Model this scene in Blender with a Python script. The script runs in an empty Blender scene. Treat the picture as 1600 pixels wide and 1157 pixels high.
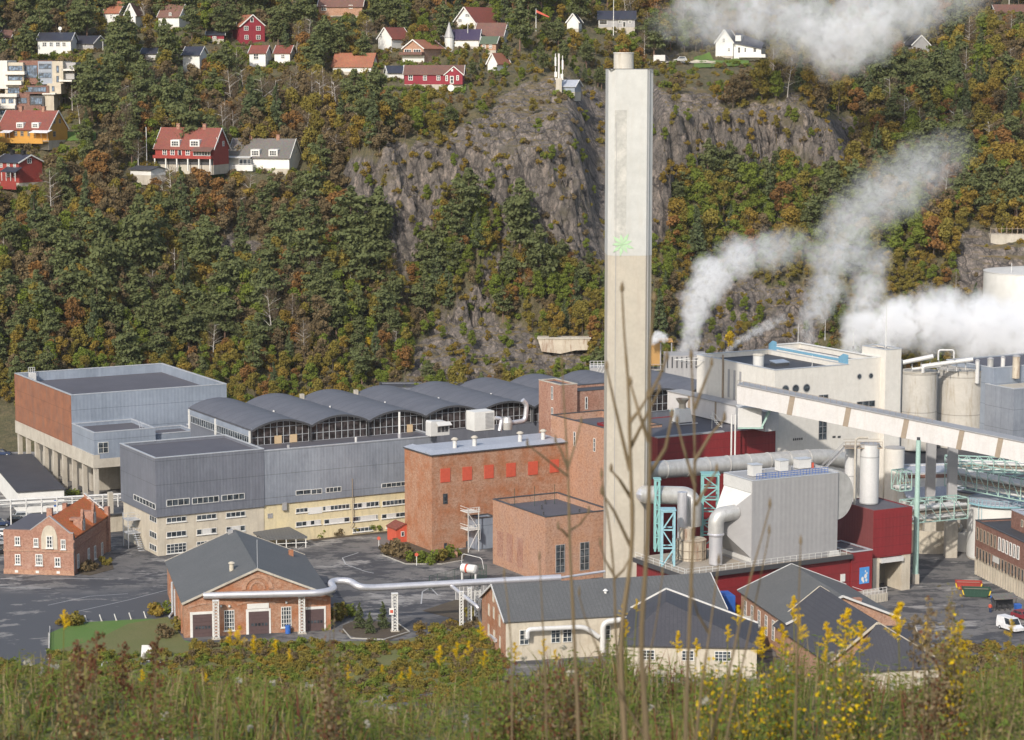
import bpy, math, random
import numpy as np
from mathutils import Vector, Matrix
R = math.radians
rng = random.Random(7)
SC = bpy.context.scene
COL = SC.collection
# ---------------------------------------------------------------- camera model
F_PX = 3700.0; CAM_Z = 95.0
PITCH = math.atan((578.5 - 80) / F_PX)
CP, SP = math.cos(PITCH), math.sin(PITCH)
def ray(px, py):
    dx = (px - 800) / F_PX; dy = -(py - 578.5) / F_PX
    return (dx, CP + dy * SP, -SP + dy * CP)
def G(px, py, z=0.0):
    r = ray(px, py); t = (z - CAM_Z) / r[2]
    return Vector((r[0] * t, r[1] * t, z))
def atY(px, py, Y):
    r = ray(px, py); t = Y / r[1]
    return Vector((r[0] * t, Y, CAM_Z + r[2] * t))
# ---------------------------------------------------------------- object helpers
def tag(o, label=None, cat=None, group=None, kind=None):
    if label: o['label'] = label
    if cat: o['category'] = cat
    if group: o['group'] = group
    if kind: o['kind'] = kind
    return o
def thing(name, label, cat, loc=(0, 0, 0), rz=0.0, group=None):
    o = bpy.data.objects.new(name, None); COL.objects.link(o)
    o.empty_display_size = 1; o.location = loc; o.rotation_euler = (0, 0, rz)
    return tag(o, label, cat, group)
def dup(root, loc, rz=None, sc=None, label=None, group=None):
    r = root.copy(); COL.objects.link(r); r.location = loc
    if rz is not None: r.rotation_euler = (0, 0, rz)
    if sc is not None: r.scale = sc if hasattr(sc, '__len__') else (sc, sc, sc)
    if label: r['label'] = label
    if group: r['group'] = group
    for ch in KIDS.get(root.name, []):
        c = ch.copy(); COL.objects.link(c); c.parent = r
        for g in KIDS.get(ch.name, []):
            d = g.copy(); COL.objects.link(d); d.parent = c
    return r
KIDS = {}
class MB:
    def __init__(s): s.v = []; s.f = []; s.m = []; s.cur = 0
    def add(s, vs, fs):
        n = len(s.v); s.v += [tuple(a) for a in vs]
        s.f += [tuple(i + n for i in f) for f in fs]; s.m += [s.cur] * len(fs); return s
    def box(s, x0, x1, y0, y1, z0, z1):
        if x1 < x0: x0, x1 = x1, x0
        if y1 < y0: y0, y1 = y1, y0
        if z1 < z0: z0, z1 = z1, z0
        return s.add([(x0, y0, z0), (x1, y0, z0), (x1, y1, z0), (x0, y1, z0), (x0, y0, z1), (x1, y0, z1), (x1, y1, z1), (x0, y1, z1)],
                     [(0, 3, 2, 1), (4, 5, 6, 7), (0, 1, 5, 4), (1, 2, 6, 5), (2, 3, 7, 6), (3, 0, 4, 7)])
    def ring(s, x0, x1, y0, y1, z0, z1, t):
        o = [(x0, y0), (x1, y0), (x1, y1), (x0, y1)]; i = [(x0 + t, y0 + t), (x1 - t, y0 + t), (x1 - t, y1 - t), (x0 + t, y1 - t)]
        vs = [(a, b, z0) for a, b in o] + [(a, b, z1) for a, b in o] + [(a, b, z1) for a, b in i] + [(a, b, z0) for a, b in i]
        fs = []
        for k in range(4):
            j = (k + 1) % 4
            fs += [(k, j, 4 + j, 4 + k), (4 + k, 4 + j, 8 + j, 8 + k), (8 + k, 8 + j, 12 + j, 12 + k), (12 + k, 12 + j, j, k)]
        return s.add(vs, fs)
    def poly(s, pts, z0, z1):
        n = len(pts)
        a = sum(pts[i][0] * pts[(i + 1) % n][1] - pts[(i + 1) % n][0] * pts[i][1] for i in range(n))
        if a < 0: pts = pts[::-1]
        return s.add([(p[0], p[1], z0) for p in pts] + [(p[0], p[1], z1) for p in pts],
                     [tuple(range(n))[::-1], tuple(range(n, 2 * n))] + [(i, (i + 1) % n, n + (i + 1) % n, n + i) for i in range(n)])
    def extr(s, prof, axis, a0, a1):
        """profile of (p, z) extruded along x (axis 0; p is y) or y (axis 1; p is x)"""
        n = len(prof)
        mk = (lambda p, z, a: (a, p, z)) if axis == 0 else (lambda p, z, a: (p, a, z))
        vs = [mk(p, z, a0) for p, z in prof] + [mk(p, z, a1) for p, z in prof]
        return s.add(vs, [tuple(range(n)), tuple(range(n, 2 * n))[::-1]] + [(i, (i + 1) % n, n + (i + 1) % n, n + i)[::-1] for i in range(n)])
    def slab(s, pts, th):
        """polygon of 3-D points thickened downward"""
        n = len(pts)
        return s.add([tuple(p) for p in pts] + [(p[0], p[1], p[2] - th) for p in pts],
                     [tuple(range(n)), tuple(range(n, 2 * n))[::-1]] + [(i, (i + 1) % n, n + (i + 1) % n, n + i)[::-1] for i in range(n)])
    def bar(s, p, q, w, h=None):
        p = Vector(p); q = Vector(q); d = q - p
        if d.length < 1e-6: return s
        d.normalize(); h = h or w
        a = d.cross(Vector((0, 0, 1)))
        if a.length < 1e-3: a = Vector((1, 0, 0))
        a.normalize(); b = a.cross(d).normalized()
        o = [a * w / 2 + b * h / 2, -a * w / 2 + b * h / 2, -a * w / 2 - b * h / 2, a * w / 2 - b * h / 2]
        return s.add([p + k for k in o] + [q + k for k in o], [(0, 1, 2, 3), (7, 6, 5, 4)] + [(i, i + 4, (i + 1) % 4 + 4, (i + 1) % 4) for i in range(4)])
    def cyl(s, x, y, z0, z1, r0, r1=None, n=24, cap=True):
        r1 = r0 if r1 is None else r1
        vs = [(x + r0 * math.cos(2 * math.pi * i / n), y + r0 * math.sin(2 * math.pi * i / n), z0) for i in range(n)] + \
             [(x + r1 * math.cos(2 * math.pi * i / n), y + r1 * math.sin(2 * math.pi * i / n), z1) for i in range(n)]
        fs = [(i, (i + 1) % n, n + (i + 1) % n, n + i) for i in range(n)]
        if cap: fs += [tuple(range(n))[::-1], tuple(range(n, 2 * n))]
        return s.add(vs, fs)
    def lathe(s, x, y, prof, n=28):
        m = len(prof); vs = []
        for r, z in prof:
            vs += [(x + r * math.cos(2 * math.pi * i / n), y + r * math.sin(2 * math.pi * i / n), z) for i in range(n)]
        fs = [(k * n + i, k * n + (i + 1) % n, (k + 1) * n + (i + 1) % n, (k + 1) * n + i) for k in range(m - 1) for i in range(n)]
        return s.add(vs, fs)
    def tube(s, pts, r, n=12, cap=True):
        pts = [Vector(p) for p in pts]; rs = r if hasattr(r, '__len__') else [r] * len(pts)
        d0 = (pts[1] - pts[0]).normalized(); a = d0.cross(Vector((0, 0, 1)))
        if a.length < 1e-3: a = Vector((1, 0, 0))
        a.normalize(); vs = []
        for i, p in enumerate(pts):
            d = (pts[min(i + 1, len(pts) - 1)] - pts[max(i - 1, 0)]).normalized()
            a = (a - d * a.dot(d)).normalized(); b = d.cross(a)
            for k in range(n):
                t = 2 * math.pi * k / n; vs.append(p + (a * math.cos(t) + b * math.sin(t)) * rs[i])
        fs = [(i * n + k, i * n + (k + 1) % n, (i + 1) * n + (k + 1) % n, (i + 1) * n + k) for i in range(len(pts) - 1) for k in range(n)]
        if cap: fs += [tuple(range(n))[::-1], tuple(range((len(pts) - 1) * n, len(pts) * n))]
        return s.add(vs, fs)
    def build(s, name, mat, parent=None, world=False, smooth=False):
        vs = s.v
        if world and parent is not None:
            root = parent
            while root.parent: root = root.parent
            M_ = Matrix.Translation(root.location) @ Matrix.Rotation(root.rotation_euler[2], 4, 'Z')
            Mi = M_.inverted(); vs = [tuple(Mi @ Vector(v)) for v in vs]
        me = bpy.data.meshes.new(name); me.from_pydata(vs, [], s.f)
        mats = mat if isinstance(mat, (list, tuple)) else [mat]
        for m in mats: me.materials.append(m)
        if len(mats) > 1: me.polygons.foreach_set('material_index', s.m)
        if smooth:
            me.polygons.foreach_set('use_smooth', [True] * len(me.polygons))
            try: me.set_sharp_from_angle(angle=R(35))
            except Exception: pass
        me.update()
        o = bpy.data.objects.new(name, me); COL.objects.link(o)
        if parent is not None:
            o.parent = parent; KIDS.setdefault(parent.name, []).append(o)
        return o
def bend(pts, rad, n=6):
    """round the inner corners of a polyline"""
    pts = [Vector(p) for p in pts]; out = [pts[0]]
    for i in range(1, len(pts) - 1):
        a = (pts[i - 1] - pts[i]); b = (pts[i + 1] - pts[i]); r = min(rad, a.length * .49, b.length * .49)
        p0 = pts[i] + a.normalized() * r; p1 = pts[i] + b.normalized() * r
        for k in range(n + 1):
            t = k / n; out.append(p0 * (1 - t) ** 2 + pts[i] * 2 * t * (1 - t) + p1 * t * t)
    return out + [pts[-1]]
# ---------------------------------------------------------------- materials
def newmat(name):
    m = bpy.data.materials.new(name); m.use_nodes = True
    nt = m.node_tree; b = nt.nodes['Principled BSDF']; return m, nt, b
def N(nt, t, **k):
    n = nt.nodes.new(t)
    for a, v in k.items():
        if a in n.inputs: n.inputs[a].default_value = v
        else: setattr(n, a, v)
    return n
def mixc(nt, fac, a, b, mode='MIX'):
    n = nt.nodes.new('ShaderNodeMix'); n.data_type = 'RGBA'; n.blend_type = mode
    for sock, v in ((n.inputs[0], fac), (n.inputs[6], a), (n.inputs[7], b)):
        if hasattr(v, 'is_output'): nt.links.new(v, sock)
        elif hasattr(v, '__len__'): sock.default_value = (*v[:3], 1)
        else: sock.default_value = v
    return n.outputs[2]
def noise(nt, vec, scale, detail=5, rough=.6, lo=.35, hi=.65):
    n = N(nt, 'ShaderNodeTexNoise', Scale=scale, Detail=detail, Roughness=rough); nt.links.new(vec, n.inputs['Vector'])
    r = N(nt, 'ShaderNodeMapRange'); r.inputs[1].default_value = lo; r.inputs[2].default_value = hi
    nt.links.new(n.outputs[0], r.inputs[0]); return r.outputs[0]
def mapping(nt, sc=(1, 1, 1), rot=(0, 0, 0)):
    t = N(nt, 'ShaderNodeTexCoord'); m = N(nt, 'ShaderNodeMapping'); m.inputs['Scale'].default_value = sc; m.inputs['Rotation'].default_value = rot
    nt.links.new(t.outputs['Object'], m.inputs[0]); return m.outputs[0]
def MAT(name, c, c2=None, sc=.6, rough=.8, metal=0.0, streak=None, streak_c=None, ribs=0, bands=0, bump=.0, dirt=None, dirt_lo=.5):
    """general painted/metal/plaster surface: broad mottling, optional vertical streaks, ribs (per metre), panel bands"""
    m, nt, b = newmat(name); L = nt.links.new
    c2 = c2 or tuple(x * .8 for x in c)
    v = mapping(nt); col = mixc(nt, noise(nt, v, sc), c, c2)
    col = mixc(nt, noise(nt, v, sc * 9, 4, .7, .3, .7), col, mixc(nt, .12, col, (0, 0, 0)))
    if streak:
        vs = mapping(nt, (1.0, 1.0, .16)); col = mixc(nt, noise(nt, vs, 1.1, 5, .7, .5, .6 + streak), col, streak_c or tuple(x * .5 for x in c))
    if dirt: col = mixc(nt, noise(nt, v, .25, 6, .7, dirt_lo, dirt_lo + .15), col, dirt)
    sx = N(nt, 'ShaderNodeSeparateXYZ'); L(mapping(nt), sx.inputs[0])
    ad = N(nt, 'ShaderNodeMath', operation='ADD'); L(sx.outputs[0], ad.inputs[0]); L(sx.outputs[1], ad.inputs[1])
    if bands:   # horizontal panel joints
        w = N(nt, 'ShaderNodeMath', operation='FRACT'); mu = N(nt, 'ShaderNodeMath', operation='MULTIPLY'); mu.inputs[1].default_value = bands
        L(sx.outputs[2], mu.inputs[0]); L(mu.outputs[0], w.inputs[0])
        lt = N(nt, 'ShaderNodeMath', operation='LESS_THAN'); lt.inputs[1].default_value = .09 * max(bands, .3); L(w.outputs[0], lt.inputs[0])
        col = mixc(nt, lt.outputs[0], col, mixc(nt, .35, col, (0.01, .01, .01)))
    if ribs:
        mu = N(nt, 'ShaderNodeMath', operation='MULTIPLY'); mu.inputs[1].default_value = ribs * 6.2832; L(ad.outputs[0], mu.inputs[0])
        s_ = N(nt, 'ShaderNodeMath', operation='SINE'); L(mu.outputs[0], s_.inputs[0])
        bp = N(nt, 'ShaderNodeBump', Strength=.18, Distance=.04); L(s_.outputs[0], bp.inputs['Height']); L(bp.outputs[0], b.inputs['Normal'])
        # panels a metre or so wide differ slightly in tone
        wn = N(nt, 'ShaderNodeTexWhiteNoise', noise_dimensions='1D'); fl = N(nt, 'ShaderNodeMath', operation='FLOOR'); m2 = N(nt, 'ShaderNodeMath', operation='MULTIPLY'); m2.inputs[1].default_value = .9
        L(ad.outputs[0], m2.inputs[0]); L(m2.outputs[0], fl.inputs[0]); L(fl.outputs[0], wn.inputs['W'])
        sc_ = N(nt, 'ShaderNodeMath', operation='MULTIPLY'); sc_.inputs[1].default_value = .07; L(wn.outputs[0], sc_.inputs[0])
        col = mixc(nt, sc_.outputs[0], col, (0.02, .02, .02))
    elif bump:
        bp = N(nt, 'ShaderNodeBump', Strength=.5, Distance=bump); L(noise(nt, v, 3, 6, .7, 0, 1), bp.inputs['Height']); L(bp.outputs[0], b.inputs['Normal'])
    L(col, b.inputs['Base Color']); b.inputs['Roughness'].default_value = rough; b.inputs['Metallic'].default_value = metal
    return m
def BRICK(name, c, c2, c3, mortar=(.36, .32, .28), patch=None):
    m, nt, b = newmat(name); L = nt.links.new
    sx = N(nt, 'ShaderNodeSeparateXYZ'); v = mapping(nt); L(v, sx.inputs[0])
    ad = N(nt, 'ShaderNodeMath', operation='ADD'); L(sx.outputs[0], ad.inputs[0]); L(sx.outputs[1], ad.inputs[1])
    cb = N(nt, 'ShaderNodeCombineXYZ'); L(ad.outputs[0], cb.inputs[0]); L(sx.outputs[2], cb.inputs[1])
    br = N(nt, 'ShaderNodeTexBrick', Scale=1.0); L(cb.outputs[0], br.inputs['Vector'])
    br.inputs['Color1'].default_value = (*c, 1); br.inputs['Color2'].default_value = (*c2, 1); br.inputs['Mortar'].default_value = (*mortar, 1)
    br.inputs['Brick Width'].default_value = .5; br.inputs['Row Height'].default_value = .16; br.inputs['Mortar Size'].default_value = .02
    col = mixc(nt, noise(nt, v, .35, 6, .7, .42, .62), br.outputs[0], c3)
    col = mixc(nt, noise(nt, v, 2.2, 5, .75, .45, .75), col, tuple(x * .45 for x in c))
    col = mixc(nt, noise(nt, mapping(nt, (.5, .5, .28)), .7, 7, .75, .50, .85), col, patch or tuple(min(1, x * 1.25) for x in c3)); col = mixc(nt, noise(nt, mapping(nt, (1, 1, 3)), 1.3, 5, .8, .5, .8), col, tuple(x * .6 for x in c))
    L(col, b.inputs['Base Color']); b.inputs['Roughness'].default_value = .9
    bp = N(nt, 'ShaderNodeBump', Strength=.5, Distance=.03); L(br.outputs[1], bp.inputs['Height']); bp.invert = True; L(bp.outputs[0], b.inputs['Normal'])
    return m
def ROOF(name, c, c2, ribs=0, tiles=False, rough=.7, axis=0):
    m, nt, b = newmat(name); L = nt.links.new; v = mapping(nt)
    col = mixc(nt, noise(nt, v, .22, 5, .6, .35, .65), c, c2)
    col = mixc(nt, noise(nt, v, 3.5, 4, .7, .4, .75), col, tuple(x * .65 for x in c))
    if ribs:
        sx = N(nt, 'ShaderNodeSeparateXYZ'); L(v, sx.inputs[0])
        mu = N(nt, 'ShaderNodeMath', operation='MULTIPLY'); mu.inputs[1].default_value = ribs; L(sx.outputs[axis], mu.inputs[0])
        fr = N(nt, 'ShaderNodeMath', operation='FRACT'); L(mu.outputs[0], fr.inputs[0])
        lt = N(nt, 'ShaderNodeMath', operation='LESS_THAN'); lt.inputs[1].default_value = .12; L(fr.outputs[0], lt.inputs[0])
        col = mixc(nt, lt.outputs[0], col, tuple(x * .7 for x in c))
        bp = N(nt, 'ShaderNodeBump', Strength=.4, Distance=.05); L(lt.outputs[0], bp.inputs['Height']); L(bp.outputs[0], b.inputs['Normal'])
    if tiles:
        w = N(nt, 'ShaderNodeTexVoronoi', Scale=3.0); L(v, w.inputs['Vector']); col = mixc(nt, .25, col, w.outputs['Color'], 'MULTIPLY')
    L(col, b.inputs['Base Color']); b.inputs['Roughness'].default_value = rough
    return m
def GLASS(name, c=(.02, .025, .03), rough=.08):
    m, nt, b = newmat(name); v = mapping(nt)
    nt.links.new(mixc(nt, noise(nt, v, 1.1, 3, .5, .4, .65), c, tuple(x * 3.2 + .015 for x in c)), b.inputs['Base Color'])
    b.inputs['Roughness'].default_value = rough; b.inputs['Specular IOR Level'].default_value = .5
    return m
def FLAT(name, c, rough=.7, metal=0.0):
    m, nt, b = newmat(name); v = mapping(nt)
    nt.links.new(mixc(nt, noise(nt, v, 2.0, 4, .6, .3, .8), c, tuple(x * .78 for x in c)), b.inputs['Base Color'])
    b.inputs['Roughness'].default_value = rough; b.inputs['Metallic'].default_value = metal
    return m
MT = {}
MT['rust'] = MAT('rust_brick_panels', (.30, .12, .06), (.20, .085, .05), .35, .9, streak=.12, streak_c=(.19, .11, .08), bands=.28)
MT['bluemetal'] = MAT('blue_grey_cladding', (.30, .34, .41), (.22, .255, .31), .1, .35, .1, streak=.2, streak_c=(.30, .34, .40), ribs=1.2, bands=.22)
MT['greymetal'] = MAT('slate_grey_cladding', (.17, .18, .215), (.145, .155, .185), .1, .45, .1, streak=.3, streak_c=(.22, .235, .27), ribs=1.5, bands=.22)
MT['silvmetal'] = MAT('silver_grey_cladding', (.30, .325, .37), (.21, .23, .27), .08, .4, .1, streak=.3, streak_c=(.13, .14, .17), ribs=1.5, bands=.22)
MT['concrete'] = MAT('weathered_concrete', (.50, .46, .39), (.40, .36, .30), .3, .9, streak=.25, streak_c=(.27, .24, .20), bump=.02)
MT['creamconc'] = MAT('stained_cream_plaster', (.55, .49, .39), (.46, .41, .33), .3, .9, streak=.2, streak_c=(.33, .28, .22), dirt=(.42, .36, .28), dirt_lo=.55)
MT['yellowconc'] = MAT('pale_yellow_plaster', (.66, .56, .34), (.58, .50, .33), .3, .9, streak=.2, streak_c=(.40, .34, .22))
MT['cream'] = MAT('cream_painted_wall', (.66, .63, .575), (.62, .59, .54), .12, .8, streak=.35, streak_c=(.50, .46, .40))
MT['chim'] = MAT('pale_painted_concrete', (.53, .53, .51), (.46, .46, .44), .08, .85, streak=.3, streak_c=(.44, .42, .38))
MT['white'] = MAT('white_paint', (.70, .69, .66), (.62, .61, .58), .5, .6)
MT['whitewood'] = MAT('white_boards', (.74, .73, .70), (.66, .65, .62), .5, .7)
MT['trim'] = FLAT('pale_metal_trim', (.55, .57, .60), .4, .3)
MT['darktrim'] = FLAT('dark_metal_trim', (.06, .06, .065), .5)
MT['brick'] = BRICK('red_brown_brick', (.37, .165, .08), (.45, .225, .12), (.35, .135, .06), patch=(.44, .25, .17))
MT['brickold'] = BRICK('old_red_brick', (.34, .145, .09), (.42, .20, .12), (.33, .17, .12), patch=(.44, .30, .24))
MT['brickpink'] = BRICK('pinkish_old_brick', (.39, .19, .11), (.46, .25, .16), (.43, .235, .145), patch=(.46, .29, .22))
MT['brickdark'] = BRICK('dark_brown_brick', (.20, .085, .06), (.26, .12, .085), (.21, .10, .075), (.25, .2, .17), patch=(.24, .13, .10))
MT['redpanel'] = FLAT('faded_red_panel', (.52, .09, .05), .6)
MT['redmetal'] = MAT('dark_red_cladding', (.235, .022, .026), (.20, .022, .025), .1, .5, .0, ribs=1.3, bands=.6)
MT['redmetalshade'] = MAT('shade_toned_red_cladding', (.20, .055, .055), (.17, .045, .048), .15, .6, ribs=1.3)  # same red cladding, with the filter house's shade put into its colour
MT['felt'] = ROOF('grey_roofing_felt', (.105, .10, .115), (.085, .082, .095))
MT['feltdark'] = ROOF('dark_roofing_felt', (.045, .045, .052), (.06, .06, .068))
MT['vault'] = ROOF('slate_blue_vault_sheeting', (.13, .13, .145), (.10, .10, .115), ribs=.28, axis=1, rough=.5)
MT['roofpale'] = ROOF('pale_blue_grey_roof_sheet', (.40, .42, .47), (.34, .36, .41), rough=.5)
MT['slate'] = ROOF('dark_slate_roof', (.105, .106, .106), (.125, .125, .124), ribs=1.6, rough=.65)
MT['slatey'] = ROOF('grey_slate_roof', (.11, .112, .11), (.13, .13, .128), ribs=1.6, axis=1, rough=.65)
MT['slatedark'] = ROOF('charcoal_slate_roof', (.052, .051, .060), (.062, .061, .07), ribs=1.6, rough=.65)
MT['orange'] = ROOF('orange_clay_tiles', (.60, .17, .045), (.52, .14, .035), tiles=True)
MT['redtile'] = ROOF('red_clay_tiles', (.25, .07, .048), (.20, .06, .045), ribs=2.2, tiles=True)
MT['orangetile'] = ROOF('faded_orange_tiles', (.38, .15, .085), (.31, .12, .07), tiles=True)
MT['browntile'] = ROOF('brown_tiles', (.20, .10, .075), (.16, .085, .065), ribs=2.2, tiles=True)
MT['greytile'] = ROOF('grey_brown_tiles', (.17, .155, .14), (.14, .13, .12), ribs=2.2, tiles=True)
MT['navytile'] = ROOF('blue_black_tiles', (.04, .042, .06), (.05, .052, .07), tiles=True, rough=.45)
MT['glass'] = GLASS('dark_window_glass')
MT['glassdeep'] = GLASS('hall_window_glass', (.018, .014, .014), .15)
MT['glassblue'] = GLASS('blue_tinted_glass', (.05, .075, .11), .1)
MT['steel'] = MAT('spiral_duct_steel', (.56, .55, .53), (.46, .45, .43), .8, .42, .35, streak=.3, streak_c=(.30, .28, .26))
MT['galv'] = MAT('galvanised_pipe_wrap', (.66, .65, .67), (.58, .57, .60), .6, .38, .55)
MT['boxgrey'] = MAT('light_grey_cladding', (.36, .352, .352), (.34, .333, .335), .1, .55, .1, ribs=1.1)
MT['boxlight'] = MAT('pale_grey_panel', (.62, .61, .59), (.57, .56, .54), .3, .5, .05)
MT['convey'] = MAT('pale_conveyor_cladding', (.60, .58, .565), (.55, .53, .52), .3, .6, streak=.3, streak_c=(.45, .42, .39))
MT['rib'] = FLAT('bare_brown_rib', (.30, .24, .18), .8)
MT['teal'] = FLAT('turquoise_steel_paint', (.22, .44, .43), .5)
MT['mint'] = FLAT('mint_green_paint', (.36, .52, .46), .5)
MT['blueteal'] = FLAT('light_blue_steel_paint', (.27, .47, .53), .5)
MT['tank'] = MAT('stained_concrete_tank', (.52, .49, .44), (.46, .43, .38), .2, .85, streak=.15, streak_c=(.32, .27, .20), bands=.12)
MT['rusttank'] = MAT('rust_streaked_tank', (.52, .46, .37), (.42, .36, .28), .5, .8, streak=.12, streak_c=(.20, .10, .06), bump=.02)
MT['yellowwall'] = MAT('ochre_boards', (.55, .28, .05), (.48, .24, .045), .5, .8)
MT['redwood'] = MAT('falu_red_boards', (.32, .045, .035), (.26, .038, .03), .5, .8, ribs=2)
MT['crimson'] = MAT('crimson_boards', (.28, .025, .04), (.23, .02, .035), .5, .8, ribs=2)
MT['blackpaint'] = FLAT('black_paint', (.015, .015, .017), .5)
MT['rubber'] = FLAT('tyre_rubber', (.02, .02, .02), .9)
MT['blue'] = FLAT('blue_paint', (.03, .12, .42), .5)
MT['brownwood'] = FLAT('brown_door_boards', (.09, .055, .055), .7)
MT['plywood'] = FLAT('bare_plywood', (.55, .40, .24), .8)
MT['asphpatch'] = FLAT('worn_white_marking', (.42, .42, .42), .8)
MT['kerb'] = FLAT('pale_kerb_stone', (.40, .38, .34), .9)
MT['green'] = FLAT('dark_green_paint', (.02, .06, .04), .5)
MT['skinp'] = FLAT('skin', (.45, .27, .2), .6)
MT['yellow'] = FLAT('yellow_paint', (.65, .45, .02), .5)
MT['amber'] = FLAT('amber_panel', (.42, .24, .08), .7)
# ---------------------------------------------------------------- terrain
_tb = np.random.RandomState(3).rand(512, 512)
def vnoise(x, y):
    xi = np.floor(x).astype(int); yi = np.floor(y).astype(int); fx = x - xi; fy = y - yi
    fx = fx * fx * (3 - 2 * fx); fy = fy * fy * (3 - 2 * fy)
    a = _tb[xi & 511, yi & 511]; b = _tb[(xi + 1) & 511, yi & 511]; c = _tb[xi & 511, (yi + 1) & 511]; d = _tb[(xi + 1) & 511, (yi + 1) & 511]
    return (a * (1 - fx) + b * fx) * (1 - fy) + (c * (1 - fx) + d * fx) * fy - .5
def fbm(x, y, o=5, ridge=False):
    s = 0; a = 1.0; t = 0
    for k in range(o):
        n = vnoise(x * 2 ** k + 17.3 * k, y * 2 ** k + 9.1 * k)
        if ridge: n = .5 - 2 * np.abs(n)
        s = s + n * a; t += a; a *= .52
    return s / t * 2
def sstep(a, b, x):
    t = np.clip((x - a) / (b - a), 0, 1); return t * t * (3 - 2 * t)
PB = ([0, 575, 600, 640, 680, 760, 840, 1000, 1400], [0, 0, 10, 32, 56, 91, 113, 138, 175])
PC = ([0, 575, 600, 640, 652, 664, 690, 760, 840, 1000, 1400], [0, 0, 9, 22, 46, 68, 77, 91, 113, 138, 175])
PD = ([0, 575, 600, 640, 662, 674, 690, 720, 760, 840, 1000, 1400], [0, 0, 10, 30, 42, 76, 82, 86, 91, 113, 138, 175])
def bnoise(x, y): return _tb[np.floor(x).astype(int) & 511, np.floor(y).astype(int) & 511] - .5
def hill(x, Y, fine=True):
    x = np.asarray(x, float); Y = np.asarray(Y, float)
    s = 45 * sstep(10, 70, x) - 16 * sstep(-85, -115, x)
    ye = Y - s
    n = fbm(x * .02, Y * .02, 3) * 7
    c1 = sstep(-52, -38, x) * sstep(26, 16, x); c2 = sstep(34, 46, x) * sstep(108, 90, x)
    rid = fbm(x * .07 + Y * .012, Y * .10, 5, True) if fine else 0
    rid2 = fbm((x + Y * .35) * .16, (Y - x * .25) * .2, 4, True) if fine else 0
    rid3 = fbm((x - Y * .6) * .42, (Y + x * .5) * .5, 3, True) if fine else 0
    d = n + (c1 + c2) * (rid * 5.5 + rid2 * 3.4 + rid3 * 1.2 + (bnoise((x + Y * .5) * .16 + n * .3, (Y - x * .3) * .2) * 3.4 + bnoise((x - Y * .3) * .42 + n, (Y + x * .5) * .5) * 1.5 if fine else 0)) + (rid * 1.3 + rid2 * .5) * (1 - np.clip(c1 + c2, 0, 1))
    yy = ye + d * sstep(575, 600, ye)
    zb = np.interp(yy, *PB); zc = np.interp(yy, *PC); zd = np.interp(yy, *PD)
    z = zb * (1 - c1) * (1 - c2) + zc * c1 + zd * c2
    return z + (fbm(x * .3, Y * .3, 3) * .8 * sstep(578, 600, ye) if fine else 0)
_ts = np.arange(540, 1150, .5)
def T(px, py):
    """where the view ray through a photo pixel meets the hillside"""
    r = ray(px, py); Y = _ts; X = Y * r[0] / r[1]; Z = CAM_Z + Y * r[2] / r[1]
    h = hill(X, Y); k = np.argmax(Z <= h)
    if Z[k] > h[k]: k = len(_ts) - 1
    return Vector((float(X[k]), float(Y[k]), float(h[k])))
def poly_world(pts):
    o = [T(*p) for p in pts]; return [(v.x, v.z) for v in o]
def inpoly(x, z, poly):
    x = np.asarray(x); z = np.asarray(z); r = np.zeros(x.shape, bool); n = len(poly)
    for i in range(n):
        x0, z0 = poly[i]; x1, z1 = poly[(i + 1) % n]
        if z0 == z1: continue
        c = ((z0 > z) != (z1 > z)) & (x < (x1 - x0) * (z - z0) / (z1 - z0) + x0); r ^= c
    return r
ROCKS = [poly_world(p) for p in [
    [(538, 268), (600, 236), (660, 226), (720, 190), (790, 150), (850, 118), (905, 138), (1010, 128), (1050, 165), (1040, 330), (1010, 480), (945, 440), (900, 430), (850, 375), (800, 400), (770, 350), (720, 300), (690, 345), (665, 420), (652, 470), (610, 400), (560, 340)],
    [(1010, 190), (1060, 130), (1120, 150), (1150, 140), (1130, 175), (1190, 160), (1265, 165), (1335, 205), (1345, 240), (1300, 285), (1230, 290), (1130, 275), (1045, 285), (1010, 310)],
    [(640, 600), (650, 545), (700, 500), (735, 475), (755, 420), (795, 415), (775, 520), (830, 520), (900, 535), (945, 545), (945, 610), (640, 615)],
    [(1040, 560), (1055, 470), (1110, 440), (1180, 430), (1250, 460), (1290, 560), (1250, 610), (1040, 610)],
    [(132, 252), (140, 225), (165, 222), (172, 250), (150, 262)], [(325, 430), (345, 365), (400, 370), (410, 400), (372, 440)],
    [(1480, 440), (1490, 362), (1620, 362), (1620, 440)], [(1225, 150), (1262, 150), (1255, 175), (1230, 178)], [(1030, 85), (1070, 70), (1085, 80), (1050, 100)],
    [(620, 385), (665, 380), (650, 470), (630, 440)]]]
SCRUB = [poly_world(p) for p in [[(690, 190), (760, 150), (880, 100), (905, 130), (850, 130), (790, 165), (700, 225)], [(1100, 130), (1200, 120), (1210, 160), (1110, 140)]]]
def rock_w(x, z, pad=None):
    x = np.asarray(x, float); z = np.asarray(z, float)
    j = fbm(x * .11, z * .11, 3) * 6; k = fbm(x * .11 + 40, z * .11, 3) * 6
    r = np.zeros(x.shape, bool)
    for p in ROCKS: r |= inpoly(x + j, z + k, p)
    return r
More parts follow.
